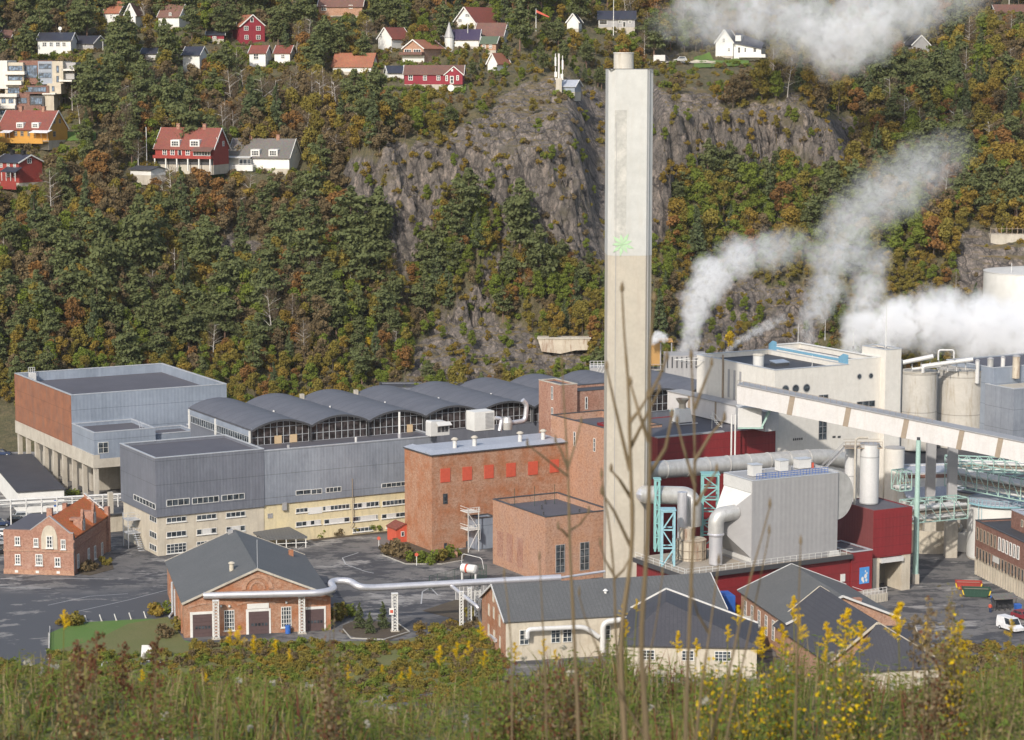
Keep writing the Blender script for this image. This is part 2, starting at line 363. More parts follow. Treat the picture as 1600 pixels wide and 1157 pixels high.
def make_terrain():
    xs = np.concatenate([np.arange(-700, -240, 20), np.arange(-240, -62, 1.0), np.arange(-62, 112, .55), np.arange(112.2, 241, 1.0), np.arange(260, 701, 20)])
    ys = np.concatenate([np.arange(548, 600, .8), np.arange(600, 735, .34), np.arange(735.2, 860, 1.5), np.arange(862, 1400, 22)])
    X, Y = np.meshgrid(xs, ys); Z = hill(X, Y)
    nx, ny = len(xs), len(ys); co = np.stack([X, Y, Z - .02], -1).reshape(-1, 3)
    i = np.arange(nx * ny).reshape(ny, nx); q = np.stack([i[:-1, :-1], i[:-1, 1:], i[1:, 1:], i[1:, :-1]], -1).reshape(-1, 4)
    me = bpy.data.meshes.new('hillside'); me.vertices.add(len(co)); me.vertices.foreach_set('co', co.ravel())
    me.loops.add(q.size); me.loops.foreach_set('vertex_index', q.ravel()); me.polygons.add(len(q))
    me.polygons.foreach_set('loop_start', np.arange(0, q.size, 4)); me.polygons.foreach_set('loop_total', np.full(len(q), 4)); me.update()
    rw = rock_w(X, Z).astype(float)
    near = (np.abs(X) < 250)
    a = me.attributes.new('rock', 'FLOAT', 'POINT'); a.data.foreach_set('value', (rw * near).ravel())
    m, nt, b = newmat('hillside_ground'); L = nt.links.new; v = mapping(nt)
    at = N(nt, 'ShaderNodeAttribute', attribute_name='rock')
    veg = mixc(nt, noise(nt, v, .12, 6, .7), (.10, .09, .04), (.16, .12, .065)); veg = mixc(nt, noise(nt, v, .9, 5, .8, .4, .7), veg, (.035, .042, .016))
    dry = mixc(nt, noise(nt, v, .4, 5, .7), (.20, .14, .055), (.11, .09, .04))
    vr = mapping(nt, (.5, .25, .5), (0, .6, 0))
    rk = mixc(nt, noise(nt, vr, .5, 8, .75, .35, .65), (.185, .158, .138), (.088, .076, .067))
    rk = mixc(nt, noise(nt, mapping(nt, (1.2, 1, .35), (0, .5, 0)), .6, 6, .7, .5, .62), rk, (.27, .22, .185))
    rk = mixc(nt, noise(nt, vr, 2.2, 6, .8, .5, .72), rk, (.035, .03, .03))
    for sc_, rot, wd, dk in ((.13, .8, .045, .9), (.34, .5, .06, .7), (.8, -.3, .05, .4)):
        vo = N(nt, 'ShaderNodeTexVoronoi', feature='DISTANCE_TO_EDGE', Scale=sc_); wv = N(nt, 'ShaderNodeVectorMath', operation='ADD'); nn = N(nt, 'ShaderNodeTexNoise', Scale=.5, Detail=4); L(v, nn.inputs['Vector'])
        sv = N(nt, 'ShaderNodeVectorMath', operation='SCALE'); sv.inputs['Scale'].default_value = 2.2; L(nn.outputs['Color'], sv.inputs[0]); L(mapping(nt, (1, .6, .42), (0, rot, 0)), wv.inputs[0]); L(sv.outputs[0], wv.inputs[1]); L(wv.outputs[0], vo.inputs['Vector'])
        mr = N(nt, 'ShaderNodeMapRange'); mr.inputs[1].default_value = 0; mr.inputs[2].default_value = wd; mr.inputs[3].default_value = dk; mr.inputs[4].default_value = 0; L(vo.outputs['Distance'], mr.inputs[0]); rk = mixc(nt, mr.outputs[0], rk, (.025, .021, .02))
    rk = mixc(nt, noise(nt, v, .09, 5, .7, .56, .66), rk, (.10, .085, .055))
    ge = N(nt, 'ShaderNodeNewGeometry'); sx = N(nt, 'ShaderNodeSeparateXYZ'); L(ge.outputs['Normal'], sx.inputs[0])
    mr = N(nt, 'ShaderNodeMapRange'); mr.inputs[1].default_value = .86; mr.inputs[2].default_value = .97; L(sx.outputs[2], mr.inputs[0])
    rk2 = mixc(nt, mr.outputs[0], rk, dry)
    L(mixc(nt, at.outputs['Fac'], veg, rk2), b.inputs['Base Color']); b.inputs['Roughness'].default_value = .95
    bp = N(nt, 'ShaderNodeBump', Strength=.9, Distance=.8); L(noise(nt, vr, .9, 9, .8, .1, .9), bp.inputs['Height']); L(bp.outputs[0], b.inputs['Normal'])
    me.materials.append(m); o = bpy.data.objects.new('hillside', me); COL.objects.link(o); o['kind'] = 'structure'
    return o
make_terrain()
def sheet(name, pts, z, mat, kind='structure', label=None, cat=None, group=None, th=.0):
    mb = MB(); n = len(pts)
    if th: mb.poly([(p[0], p[1]) for p in pts], z - th, z)
    else: mb.add([(p[0], p[1], z) for p in pts], [tuple(range(n))])
    o = mb.build(name, mat); tag(o, label, cat, group, kind); return o
def asphalt():
    m, nt, b = newmat('worn_asphalt'); L = nt.links.new; v = mapping(nt)
    va = mapping(nt, (.55, 1.0, 1), (0, 0, R(-14)))
    base = mixc(nt, noise(nt, v, .05, 5, .6), (.105, .10, .10), (.17, .16, .15))
    c = mixc(nt, noise(nt, va, .16, 7, .72, .49, .53), base, (.050, .050, .056))
    c = mixc(nt, noise(nt, va, .10, 6, .75, .55, .60), c, (.27, .255, .24))
    c = mixc(nt, noise(nt, v, .5, 6, .75, .52, .68), c, (.065, .062, .062))
    sx = N(nt, 'ShaderNodeSeparateXYZ'); L(v, sx.inputs[0])
    # the newer, darker surfacing of the yard at the left
    mr = N(nt, 'ShaderNodeMapRange'); mr.inputs[1].default_value = -52; mr.inputs[2].default_value = -60; L(sx.outputs[0], mr.inputs[0])
    m2 = N(nt, 'ShaderNodeMapRange'); m2.inputs[1].default_value = 417; m2.inputs[2].default_value = 408; L(sx.outputs[1], m2.inputs[0])
    mu = N(nt, 'ShaderNodeMath', operation='MULTIPLY'); L(mr.outputs[0], mu.inputs[0]); L(m2.outputs[0], mu.inputs[1])
    new = mixc(nt, noise(nt, va, .13, 6, .7, .57, .60), (.066, .068, .076), (.19, .18, .172))
    c = mixc(nt, mu.outputs[0], c, new)
    L(c, b.inputs['Base Color']); b.inputs['Roughness'].default_value = .85
    bp = N(nt, 'ShaderNodeBump', Strength=.3, Distance=.02); L(noise(nt, v, 4, 5, .8, 0, 1), bp.inputs['Height']); L(bp.outputs[0], b.inputs['Normal'])
    return m
MT['asphalt'] = asphalt()
MT['grass'] = ROOF('mown_grass', (.085, .165, .025), (.11, .17, .035), rough=.95)
MT['roughgrass'] = ROOF('rough_autumn_grass', (.12, .13, .035), (.15, .14, .05), rough=.95)
MT['soil'] = ROOF('brown_planting_soil', (.07, .05, .035), (.10, .08, .05), rough=.95)
sheet('ground', [(-750, 150), (750, 150), (750, 760), (-750, 760)], 0, MT['asphalt'])
# ---------------------------------------------------------------- foliage materials
def LEAF(name, c, c2, var=.25):
    m, nt, b = newmat(name); L = nt.links.new; v = mapping(nt)
    oi = N(nt, 'ShaderNodeObjectInfo')
    col = mixc(nt, noise(nt, v, .5, 3, .6, .35, .65), c, c2)
    col = mixc(nt, oi.outputs['Random'], col, tuple(x * (1 - var) for x in c2))
    at = N(nt, 'ShaderNodeNewGeometry')
    col = mixc(nt, at.outputs['Random Per Island'], col, mixc(nt, .5, col, tuple(x * 1.45 for x in c)))
    L(col, b.inputs['Base Color']); b.inputs['Roughness'].default_value = .85; b.inputs['Specular IOR Level'].default_value = .15
    t = N(nt, 'ShaderNodeBsdfTranslucent'); L(col, t.inputs[0]); mx = N(nt, 'ShaderNodeMixShader'); mx.inputs[0].default_value = .45
    L(b.outputs[0], mx.inputs[1]); L(t.outputs[0], mx.inputs[2]); L(mx.outputs[0], nt.nodes['Material Output'].inputs[0])
    return m
LF = {
 'pine': LEAF('dark_pine_needles', (0.131, 0.155, 0.065), (0.174, 0.190, 0.074)),
 'spruce': LEAF('blue_green_needles', (0.111, 0.144, 0.069), (0.149, 0.167, 0.074)),
 'green': LEAF('green_leaves', (0.155, 0.20, 0.034), (0.21, 0.24, 0.044)),
 'olive': LEAF('olive_leaves', (0.235, 0.201, 0.044), (0.273, 0.218, 0.050)),
 'gold': LEAF('golden_leaves', (0.321, 0.230, 0.046), (0.267, 0.187, 0.042)),
 'orange': LEAF('orange_leaves', (0.306, 0.159, 0.051), (0.239, 0.137, 0.051)),
 'brown': LEAF('brown_leaves', (0.224, 0.163, 0.082), (0.176, 0.137, 0.076)),
 'twig': LEAF('bare_twigs', (0.248, 0.190, 0.124), (0.199, 0.149, 0.102), .2),
 'yellow': LEAF('bright_yellow_leaves', (0.522, 0.380, 0.027), (0.447, 0.310, 0.027), .2)}
MT['bark'] = FLAT('brown_bark', (.10, .075, .055), .95); MT['birch'] = FLAT('pale_birch_bark', (.50, .47, .43), .9); MT['pinebark'] = FLAT('reddish_pine_bark', (.17, .105, .075), .95)
def cards(mb, rg, c, r, n, size, flat=1.0, up=.0):
    """n small leaf clumps filling an ellipsoid shell around c"""
    for _ in range(n):
        while True:
            d = Vector((rg.uniform(-1, 1), rg.uniform(-1, 1), rg.uniform(-1, 1)))
            if .05 < d.length <= 1: break
        d = d.normalized() * (rg.random() ** .45)
        p = Vector((c[0] + d.x * r[0], c[1] + d.y * r[1], c[2] + d.z * r[2]))
        nn = (d + Vector((rg.gauss(0, .6), rg.gauss(0, .6), rg.gauss(0, .6) + up))).normalized()
        a = nn.cross(Vector((rg.gauss(0, 1), rg.gauss(0, 1), rg.gauss(0, 1)))).normalized(); b = nn.cross(a)
        s = size * rg.uniform(.55, 1.3); a = a * s; b = b * s * rg.uniform(.5, .9)
        k = rg.uniform(-.3, .3)
        mb.add([p - a - b * (1 + k), p + a * (1 - k) - b, p + a * .7 + b, p - a * .8 + b * (1 - k)], [(0, 1, 2, 3)])
def trunk_mb(rg, h, r, lean=.04, limbs=5, lh=.5, ll=.25):
    mb = MB(); lx, ly = rg.gauss(0, lean) * h, rg.gauss(0, lean) * h
    pts = [(0, 0, -.8), (lx * .2, ly * .2, h * .3), (lx * .6, ly * .6, h * .62), (lx, ly, h)]
    mb.tube(pts, [r * 1.2, r * .8, r * .5, r * .15], 6)
    for k in range(limbs):
        t = rg.uniform(lh, .95); a = rg.uniform(0, 6.28); L_ = h * ll * rg.uniform(.5, 1.1) * (1.2 - t * .6)
        p = Vector((lx * t, ly * t, h * t)); q = p + Vector((math.cos(a) * L_, math.sin(a) * L_, L_ * rg.uniform(.2, .8)))
        mb.tube([p, (p + q) / 2 + Vector((0, 0, L_ * .05)), q], [r * .35, r * .22, r * .08], 4)
    return mb
def proto_pine(seed, leaf='pine'):
    rg = random.Random(seed); h = 13.0; c = MB()
    for k in range(15):
        t = k / 14; z = h * (.34 + .64 * t); w = (3.9 * math.sin(math.pi * (.22 + .70 * t)) ** .8 + .35) * rg.uniform(.65, 1.15)
        for j in range(3 if t < .85 else 1):
            a = rg.uniform(0, 6.28); o = w * rg.uniform(.25, .75) if t < .85 else 0
            cards(c, rg, (math.cos(a) * o, math.sin(a) * o, z + rg.uniform(-.4, .4)), (w * .5, w * .5, .62), 62, .29, up=.9)
    return c, trunk_mb(rg, h * .97, .24, .02, 7, .35, .2), leaf, 'pinebark'
def proto_spruce(seed, leaf='spruce'):
    rg = random.Random(seed); h = 14.0; c = MB()
    for k in range(20):
        t = k / 19; z = h * (.10 + .88 * t); w = (3.0 * (1 - t) ** .85 + .25)
        for j in range(5 if t < .7 else 2):
            a = rg.uniform(0, 6.28); o = w * rg.uniform(.4, .8)
            cards(c, rg, (math.cos(a) * o, math.sin(a) * o, z - o * .15), (w * .4, w * .4, .5), 24, .30, up=.5)
    return c, trunk_mb(rg, h * .97, .22, .01, 0), leaf, 'bark'
def proto_leafy(seed, leaf, h=9.0, wide=1.0, thin=1.0):
    rg = random.Random(seed); c = MB(); nb = rg.randint(10, 14)
    for k in range(nb):
        t = rg.uniform(.0, 1); a = rg.uniform(0, 6.28); rr = wide * 2.6 * math.sin(math.pi * (.18 + .74 * t)) ** .8
        o = rr * rg.uniform(.2, .85); z = h * (.24 + .68 * t); s = rg.uniform(.8, 1.5)
        cards(c, rg, (math.cos(a) * o, math.sin(a) * o, z), (s, s, s * .85), int(rg.uniform(105, 150) * thin), .23, up=.25)
    cards(c, rg, (0, 0, h * .9), (1.0, 1.0, 1.0), int(70 * thin), .27)
    return c, trunk_mb(rg, h * .85, .16, .05, 9, .3, .3), leaf, 'bark'
def proto_bare(seed, leaf='twig', h=11.0):
    rg = random.Random(seed); c = MB()
    for k in range(26):
        t = rg.uniform(.2, 1); a = rg.uniform(0, 6.28); o = 2.2 * math.sin(math.pi * (.15 + .7 * t)) * rg.uniform(.1, .9)
        p = Vector((math.cos(a) * o, math.sin(a) * o, h * (.25 + .7 * t)))
        for _ in range(34):
            q = p + Vector((rg.gauss(0, .55), rg.gauss(0, .55), rg.gauss(0, .55))); d = Vector((math.cos(a) * .3 + rg.gauss(0, .3), math.sin(a) * .3 + rg.gauss(0, .3), .7)).normalized() * rg.uniform(.4, .9)
            s = Vector((d.y, -d.x, .2)).normalized() * .035; c.add([q - s, q + s, q + d + s * .4, q + d - s * .4], [(0, 1, 2, 3)])
    return c, trunk_mb(rg, h, .15, .05, 16, .2, .28), leaf, 'birch'
def proto_bush(seed, leaf, h=2.6):
    rg = random.Random(seed); c = MB()
    for k in range(6):
        a = rg.uniform(0, 6.28); o = rg.uniform(.2, 1.5)
        s = rg.uniform(.6, 1.1); cards(c, rg, (math.cos(a) * o, math.sin(a) * o, h * rg.uniform(.2, .6)), (s, s, s * .8), 60, .22, up=.3)
    return c, trunk_mb(rg, h * .5, .06, .05, 4, .2, .5), leaf, 'bark'
PROTO = {}   # kind -> list of (crown mesh, trunk mesh)
def mk_proto(kind, gen, seeds, *a, **k):
    for s in seeds:
        c, t, leaf, bark = gen(s, *a, **k)
        me = []
        for mb, nm, mt in ((c, 'crown', LF[leaf]), (t, 'trunk', MT[bark])):
            mm = bpy.data.meshes.new(nm); mm.from_pydata([tuple(v) for v in mb.v], [], mb.f); mm.materials.append(mt); me.append(mm)
        PROTO.setdefault(kind, []).append(me)
mk_proto('pine', proto_pine, (1, 2, 3, 4), 'pine'); mk_proto('spruce', proto_spruce, (5, 6), 'spruce')
for q, lf in enumerate(('green', 'olive', 'gold', 'orange', 'brown')):
    mk_proto(lf, proto_leafy, (10 + q * 7, 11 + q * 7, 12 + q * 7), lf, 9.0, 1.0 + .1 * q % 3)
mk_proto('bare', proto_bare, (61, 62, 63)); mk_proto('yellow', proto_leafy, (70,), 'yellow', 6.0, .6)
for q, lf in enumerate(('green', 'olive', 'brown', 'gold')): mk_proto('bush_' + lf, proto_bush, (80 + q,), lf)
def plant(name, kind, loc, s, rz, label, cat, group, sz=None):
    c, t = PROTO[kind][rng.randrange(len(PROTO[kind]))]
    root = thing(name, label, cat, loc, rz, group); root.scale = (s, s, sz or s)
    for me, nm in ((c, 'crown'), (t, 'trunk')):
        o = bpy.data.objects.new(nm, me); COL.objects.link(o); o.parent = root
    return root
# ---------------------------------------------------------------- building frame
TH = R(29)
class B:
    """a building with its origin at the front-left ground corner; local x runs along the front, y runs back"""
    def __init__(s, name, label, cat, o, th=TH, group=None, z0=0.0):
        s.o = Vector((o[0], o[1], z0)); s.th = th; s.root = thing(name, label, cat, s.o, th, group)
        s.c, s.s = math.cos(th), math.sin(th)
    def loc(s, p): dx, dy = p[0] - s.o.x, p[1] - s.o.y; return Vector((dx * s.c + dy * s.s, -dx * s.s + dy * s.c, p[2] - s.o.z))
    def wld(s, x, y, z=0): return Vector((s.o.x + x * s.c - y * s.s, s.o.y + x * s.s + y * s.c, s.o.z + z))
    def _r(s, px, py):
        r = ray(px, py); o = s.loc((0, 0, CAM_Z)); d = Vector((r[0] * s.c + r[1] * s.s, -r[0] * s.s + r[1] * s.c, r[2])); return o, d
    def F(s, px, py, off=0):
        o, d = s._r(px, py); t = (off - o.y) / d.y; p = o + d * t; return p.x, p.z
    def L(s, px, py, off=0):
        o, d = s._r(px, py); t = (off - o.x) / d.x; p = o + d * t; return p.y, p.z
    def P(s, px, py, z):
        o, d = s._r(px, py); t = (z - o.z) / d.z; p = o + d * t; return p.x, p.y
    # flat-roofed block with parapet
    def block(s, x0, x1, y0, y1, z0, z1, wall, roof='felt', cap='trim', par=.6, t=.3, name='wall', capw=.0, parent=None):
        pr = parent or s.root
        MB().ring(x0, x1, y0, y1, z0, z1, t).build(name, MT[wall], pr)
        MB().add([(x0 + t * .5, y0 + t * .5, z1 - par), (x1 - t * .5, y0 + t * .5, z1 - par), (x1 - t * .5, y1 - t * .5, z1 - par), (x0 + t * .5, y1 - t * .5, z1 - par)], [(0, 1, 2, 3)]).build('roof', MT[roof], pr)
        if cap: MB().ring(x0 - .06, x1 + .06, y0 - .06, y1 + .06, z1 + .003, z1 + .16, t + .12 + capw).build('roof_edge', MT[cap], pr)
    def fm(s, face, off):
        return {'F': lambda a, d, z: (a, off - d, z), 'L': lambda a, d, z: (off - d, a, z), 'R': lambda a, d, z: (off + d, a, z)}[face]
    def win(s, face, off, a0, a1, z0, z1, cols=2, rows=1, frame='white', pane='glass', fw=.09, d=.10, name='window', sill=None, solid=None, parent=None):
        if a1 < a0: a0, a1 = a1, a0
        if z1 < z0: z0, z1 = z1, z0
        f = s.fm(face, off); mb = MB()
        def bx(p0, p1, q0, q1, d0, d1):
            c = [f(p0, d0, q0), f(p1, d1, q1)]; mb.box(c[0][0], c[1][0], c[0][1], c[1][1], c[0][2], c[1][2])
        bx(a0, a1, z0, z0 + fw, .004, d); bx(a0, a1, z1 - fw, z1, .004, d); bx(a0, a0 + fw, z0 + fw, z1 - fw, .004, d); bx(a1 - fw, a1, z0 + fw, z1 - fw, .004, d)
        for k in range(1, cols):
            a = a0 + (a1 - a0) * k / cols; bx(a - fw * .4, a + fw * .4, z0 + fw, z1 - fw, .004, d * .9)
        for k in range(1, rows):
            z = z0 + (z1 - z0) * k / rows; bx(a0 + fw, a1 - fw, z - fw * .35, z + fw * .35, .004, d * .8)
        if sill: bx(a0 - .12, a1 + .12, z0 - .14, z0 - .002, .004, d + .12)
        w = mb.build(name, MT[frame], parent or s.root)
        mb = MB(); c = [f(a0 + fw * .5, .004, z0 + fw * .5), f(a1 - fw * .5, d * .45, z1 - fw * .5)]
        mb.box(c[0][0], c[1][0], c[0][1], c[1][1], c[0][2], c[1][2]); mb.build('pane', MT[pane], w)
        if solid:
            for (k0, k1) in solid:
                mb = MB(); q0 = a0 + (a1 - a0) * k0; q1 = a0 + (a1 - a0) * k1; c = [f(q0, .0, z0 + fw), f(q1, d * .7, z1 - fw)]
                mb.box(c[0][0], c[1][0], c[0][1], c[1][1], c[0][2], c[1][2]); mb.build('blank_panel', MT['boxlight'], w)
        return w
    def pw(s, face, off, x0, x1, yt, yb, **k):
        """window from photo pixels: left x, right x, top and bottom y at its left edge"""
        g = s.F if face == 'F' else s.L
        a0, z1 = g(x0, yt, off); _, z0 = g(x0, yb, off); a1, _ = g(x1, yt, off)
        return s.win(face, off, a0, a1, z0, z1, **k)
    def gable(s, x0, x1, y0, y1, ze, zr, wall, roof, axis='y', over=.4, th=.22, z0=0.0, verge=None, rx=.5, chim=()):
        """walls with gable ends and two roof slopes; ridge along the given local axis"""
        mb = MB()
        if axis == 'y':
            xm = x0 + (x1 - x0) * rx; mb.extr([(x0, z0), (x1, z0), (x1, ze), (xm, zr), (x0, ze)][::-1], 1, y0, y1)
            k0 = (zr - ze) / (xm - x0); k1 = (zr - ze) / (x1 - xm)
            A = [[(x0 - over, y0 - over, ze - over * k0), (xm, y0 - over, zr), (xm, y1 + over, zr), (x0 - over, y1 + over, ze - over * k0)],
                 [(xm, y0 - over, zr), (x1 + over, y0 - over, ze - over * k1), (x1 + over, y1 + over, ze - over * k1), (xm, y1 + over, zr)]]
            V = [[(x0 - over, y, ze - over * k0), (xm, y, zr), (x1 + over, y, ze - over * k1)] for y in (y0 - over, y1 + over)]
        else:
            ym = y0 + (y1 - y0) * rx; mb.extr([(y0, z0), (y1, z0), (y1, ze), (ym, zr), (y0, ze)], 0, x0, x1)
            k0 = (zr - ze) / (ym - y0); k1 = (zr - ze) / (y1 - ym)
            A = [[(x0 - over, y0 - over, ze - over * k0), (x1 + over, y0 - over, ze - over * k0), (x1 + over, ym, zr), (x0 - over, ym, zr)],
                 [(x0 - over, ym, zr), (x1 + over, ym, zr), (x1 + over, y1 + over, ze - over * k1), (x0 - over, y1 + over, ze - over * k1)]]
            V = [[(x, y0 - over, ze - over * k0), (x, ym, zr), (x, y1 + over, ze - over * k1)] for x in (x0 - over, x1 + over)]
        w = mb.build('wall', MT[wall], s.root)
        r = MB()
        for a in A: r.slab([(p[0], p[1], p[2] + th + .01) for p in a], th)
        ro = r.build('roof', MT[roof], s.root)
        if verge:
            for q in V:
                v = MB()
                for a, b in ((q[0], q[1]), (q[1], q[2])):
                    v.bar((a[0], a[1], a[2] + th * .6), (b[0], b[1], b[2] + th * .6), .14, .34)
                v.build('bargeboard', MT[verge], ro)
        for (cx, cy, w_, h_, m_) in chim:
            zz = zr - abs((cx - xm) * k0 if axis == 'y' else (cy - ym) * k0)
            MB().box(cx - w_ / 2, cx + w_ / 2, cy - w_ / 2, cy + w_ / 2, zz - .3, zr + h_).box(cx - w_ / 2 - .08, cx + w_ / 2 + .08, cy - w_ / 2 - .08, cy + w_ / 2 + .08, zr + h_ + .002, zr + h_ + .12).build('chimney', MT[m_], ro)
        return w, ro
# ---------------------------------------------------------------- 1 rust-brick and blue-metal warehouse on concrete columns
gA = G(149, 789)
b = B('warehouse', 'tall warehouse with rust-brown side and blue-grey front raised on concrete columns', 'warehouse', (gA.x, gA.y))
zb = b.F(149, 732)[1]; zt0 = b.F(149, 718)[1]
yL = b.L(26, 690)[0]
# the main box stands behind the plane of the annex; its front wall lies where the photo's corner is
yf = b.L(113, 700)[0]; zt = b.L(113, 619)[1]; xr = b.F(354, 605, yf)[0]
b.block(0, xr, yf, yL, zt0 + .9, zt, 'bluemetal', 'felt', 'trim', par=2.0, t=.35)
zr = b.L(113, 706)[1]
MB().box(-.12, -.004, yf + .02, yL - .02, zt0 + .9, zt - .05).build('brick_side', MT['rust'], b.root)
MB().box(-.25, 1.2, -.1, yL, zb, zt0 + .9).box(1.2, b.F(190, 735)[0], -.1, 1.2, zb, zt0).build('concrete_beam', MT['concrete'], b.root)
MB().box(0.3, xr, 1.0, yL, zb - .3, zb - .002).build('floor_slab', MT['concrete'], b.root)
xa = b.F(243, 672)[0]; za = b.F(149, 677)[1]
b.block(0.02, xa, 0, yf - .01, zt0 + .01, za, 'bluemetal', 'felt', 'trim', par=.7, name='annex_wall')
b.pw('F', 0, 153, 169, 692, 709, cols=2, rows=2)
for k in range(9):
    y = .6 + (yL - 1.6) * (k / 8) ** .95
    MB().box(.05, .95, y - .45, y + .45, 0, zb - .002).build('column', MT['concrete'], b.root)
for k in range(1, 4): MB().box(k * 6.2, k * 6.2 + .7, .1, .9, 0, zb - .302).build('column', MT['concrete'], b.root)
MB().box(4.5, xr, yf + 1, yL - .5, 0, zb - .302).build('recessed_ground_floor', MT['concrete'], b.root)
h = MB(); hx, hy = xr * .08, yL - 1.2
for k in range(4): h.bar((hx + 1.2 * k * 0 + k * .5, hy, zt - 2), (hx + k * .5, hy, zt + 1.3), .09)
h.bar((hx, hy, zt + 1.3), (hx + 1.5, hy, zt + 1.3), .09).bar((hx, hy, zt + .7), (hx + 1.5, hy, zt + .7), .09).box(hx, hx + 1.3, hy - 1.6, hy - .2, zt - 1.95, zt + .2)
h.build('roof_hatch', MT['boxlight'], b.root)
l = MB()
for dx in (0, .5): l.bar((xa - 3 + dx, .9, za - .5), (xa - 3 + dx, 2.2, za + 1.3), .08)
for k in range(5): l.bar((xa - 3, .9 + k * .3, za - .4 + k * .4), (xa - 2.5, .9 + k * .3, za - .4 + k * .4), .06)
l.build('roof_ladder', MT['trim'], b.root)
WARE = b
# low link roofs between warehouse and hall
b2 = B('link_building', 'low flat-roofed blue-grey link building tucked between the rust-sided warehouse and the slate-grey factory', 'building', WARE.wld(xa + .3, 1.5)[:2])
w2 = 9.5
b2.block(0, w2, 0, 9, 0, za - 1.6, 'bluemetal', 'felt', 'trim')
b2.block(w2 + .2, w2 + 5.0, -2.0, 6, 0, za - 1.0, 'greymetal', 'felt', 'trim')
# ---------------------------------------------------------------- 2 slate-grey clad factory on a cream base
g = G(247, 869.5)
b = B('clad_factory', 'long factory block with slate-grey metal upper storeys over a stained cream ground storey', 'factory building', g[:2]); GREY = b
zT = b.F(247, 716)[1]; zC = b.F(247, 808)[1]; x1 = b.F(411, 703)[0]; x2 = b.F(640, 690)[0] + 6; yb = b.L(190, 700)[0]
zT2 = b.F(413, 705)[1]
b.block(-.35, x1, -.35, yb, zC, zT, 'greymetal', 'felt', 'trim', par=.5)
b.block(x1 + .02, x2, -.2, 9.5, zC + .2, zT2, 'silvmetal', 'felt', 'trim', par=.35)
MB().box(0, x1, 0, yb - .3, 0, zC - .004).build('plaster_wall', MT['creamconc'], b.root)
MB().box(x1 + .01, x2, .12, 9.2, 0, zC + .19).build('plaster_wall', MT['yellowconc'], b.root)
for (a, c, t, u, n) in ((260, 296, 781.5, 792, 4), (300, 342, 778.5, 788.5, 5), (346, 382, 774, 783.5, 4)): b.pw('F', -.35, a, c, t, u, cols=n)
y0, z1 = b.L(209, 772, -.35); _, z0 = b.L(209, 780, -.35); y1, _ = b.L(243, 780, -.35); b.win('L', -.35, y0, y1, z0 - .1, z1, cols=7)
for (a, c, t, u, n) in ((462, 486, 767, 774.5, 2), (486, 503, 765, 773, 2), (509, 533, 762.5, 770.5, 4), (596, 634, 756, 763, 5)): b.pw('F', -.2, a, c, t, u, cols=n)
for (xa_, xb_, n) in ((260, 291, 4), (307, 338, 4), (353, 383, 4)):
    k = (xa_ - 260) * .087
    b.pw('F', 0, xa_, xb_, 809.5 - k, 817.5 - k, cols=n, sill=1)
    b.pw('F', 0, xa_, xb_, 831.8 - k, 840.5 - k, cols=n, sill=1, solid=[(.28, .72)] if xa_ > 300 else None)
    b.pw('F', 0, xa_, xb_, 851 - k, 866 - k, cols=5, rows=3, sill=1, solid=[(.72, .99)] if xa_ > 300 else None)
b.pw('F', 0, 394, 409, 838, 848, cols=3, rows=1)
for (t, u) in ((804, 813), (828, 838), (848, 857.5)):
    y0, z1 = b.L(234, t); _, z0 = b.L(234, u); y1, _ = b.L(245, t); b.win('L', 0, y0, y1, z0, z1, cols=3)
for (a, c, t, u, n, s_) in ((462, 481, 795, 802, 3, None), (504, 546, 791.5, 799, 7, [(.1, .3)]), (552, 592, 787, 795, 6, [(.35, .5)]), (597, 634, 783.3, 791, 6, None),
                            (462, 501, 816, 823.5, 4, [(.42, .6), (.75, .97)]), (506, 546, 812, 819.5, 4, [(.2, .8)]), (551, 590, 808, 815.5, 4, [(.3, .95)]), (596, 634, 804, 811, 4, [(.2, .6)]),
                            (551, 582, 826, 832.5, 5, None), (603, 617, 821, 826, 2, None)):
    b.pw('F', .12, a, c, t, u, cols=n, solid=s_, sill=1)
a0, z1 = b.F(481, 794, .12); a1, z0 = b.F(503, 802, .12); MB().box(a0, a1, 0.02, .118, z0, z1).build('sign_panel', MT['white'], b.root)
a0, z1 = b.F(440.5, 786, -.2); a1, z0 = b.F(447.5, 797, -.2); MB().box(a0, a1, -.5, -.205, z0, z1).build('vent_box', MT['boxgrey'], b.root)
a0, z1 = b.F(418, 803, .12); a1, z0 = b.F(426, 809.5, .12); b.win('F', .12, a0, a1, z0, z1, cols=1, rows=4, frame='boxgrey', pane='boxgrey', name='vent_grille')
# downpipe
a0, z1 = b.F(550, 748, -.2); _, z0 = b.F(550, 823, .12); MB().tube([(a0, -.35, z1), (a0, -.35, z0 + .6), (a0 - .5, -.35, z0)], .08, 6).build('downpipe', MT['rib'], b.root)
# rooftop stubs
MB().cyl(x1 + 6, 1.5, zT2 - .35, zT2 + .5, .3).build('roof_vent', MT['boxgrey'], b.root)
MB().cyl(x1 + 20.5, 1.5, zT2 - .35, zT2 + .9, .25).build('roof_vent', MT['boxlight'], b.root)
# external stair and platforms on left face
st = MB()
for z in (2.8, 5.4): st.box(-2.6, -.02, 9.2, 12.2, z, z + .15)
for y in (9.3, 12.1):
    st.bar((-2.5, y, 0), (-2.5, y, 6.6), .14)
    for z in (3.8, 6.4): st.bar((-2.5, y, z), (-.1, y, z), .07)
for k in range(8): st.box(-1.5, -.4, 6.3 + k * .36, 6.7 + k * .36, k * .35, k * .35 + .08)
st.bar((-1.5, 6.3, .9), (-1.5, 9.2, 3.7), .07); st.build('outside_stair', MT['trim'], b.root)
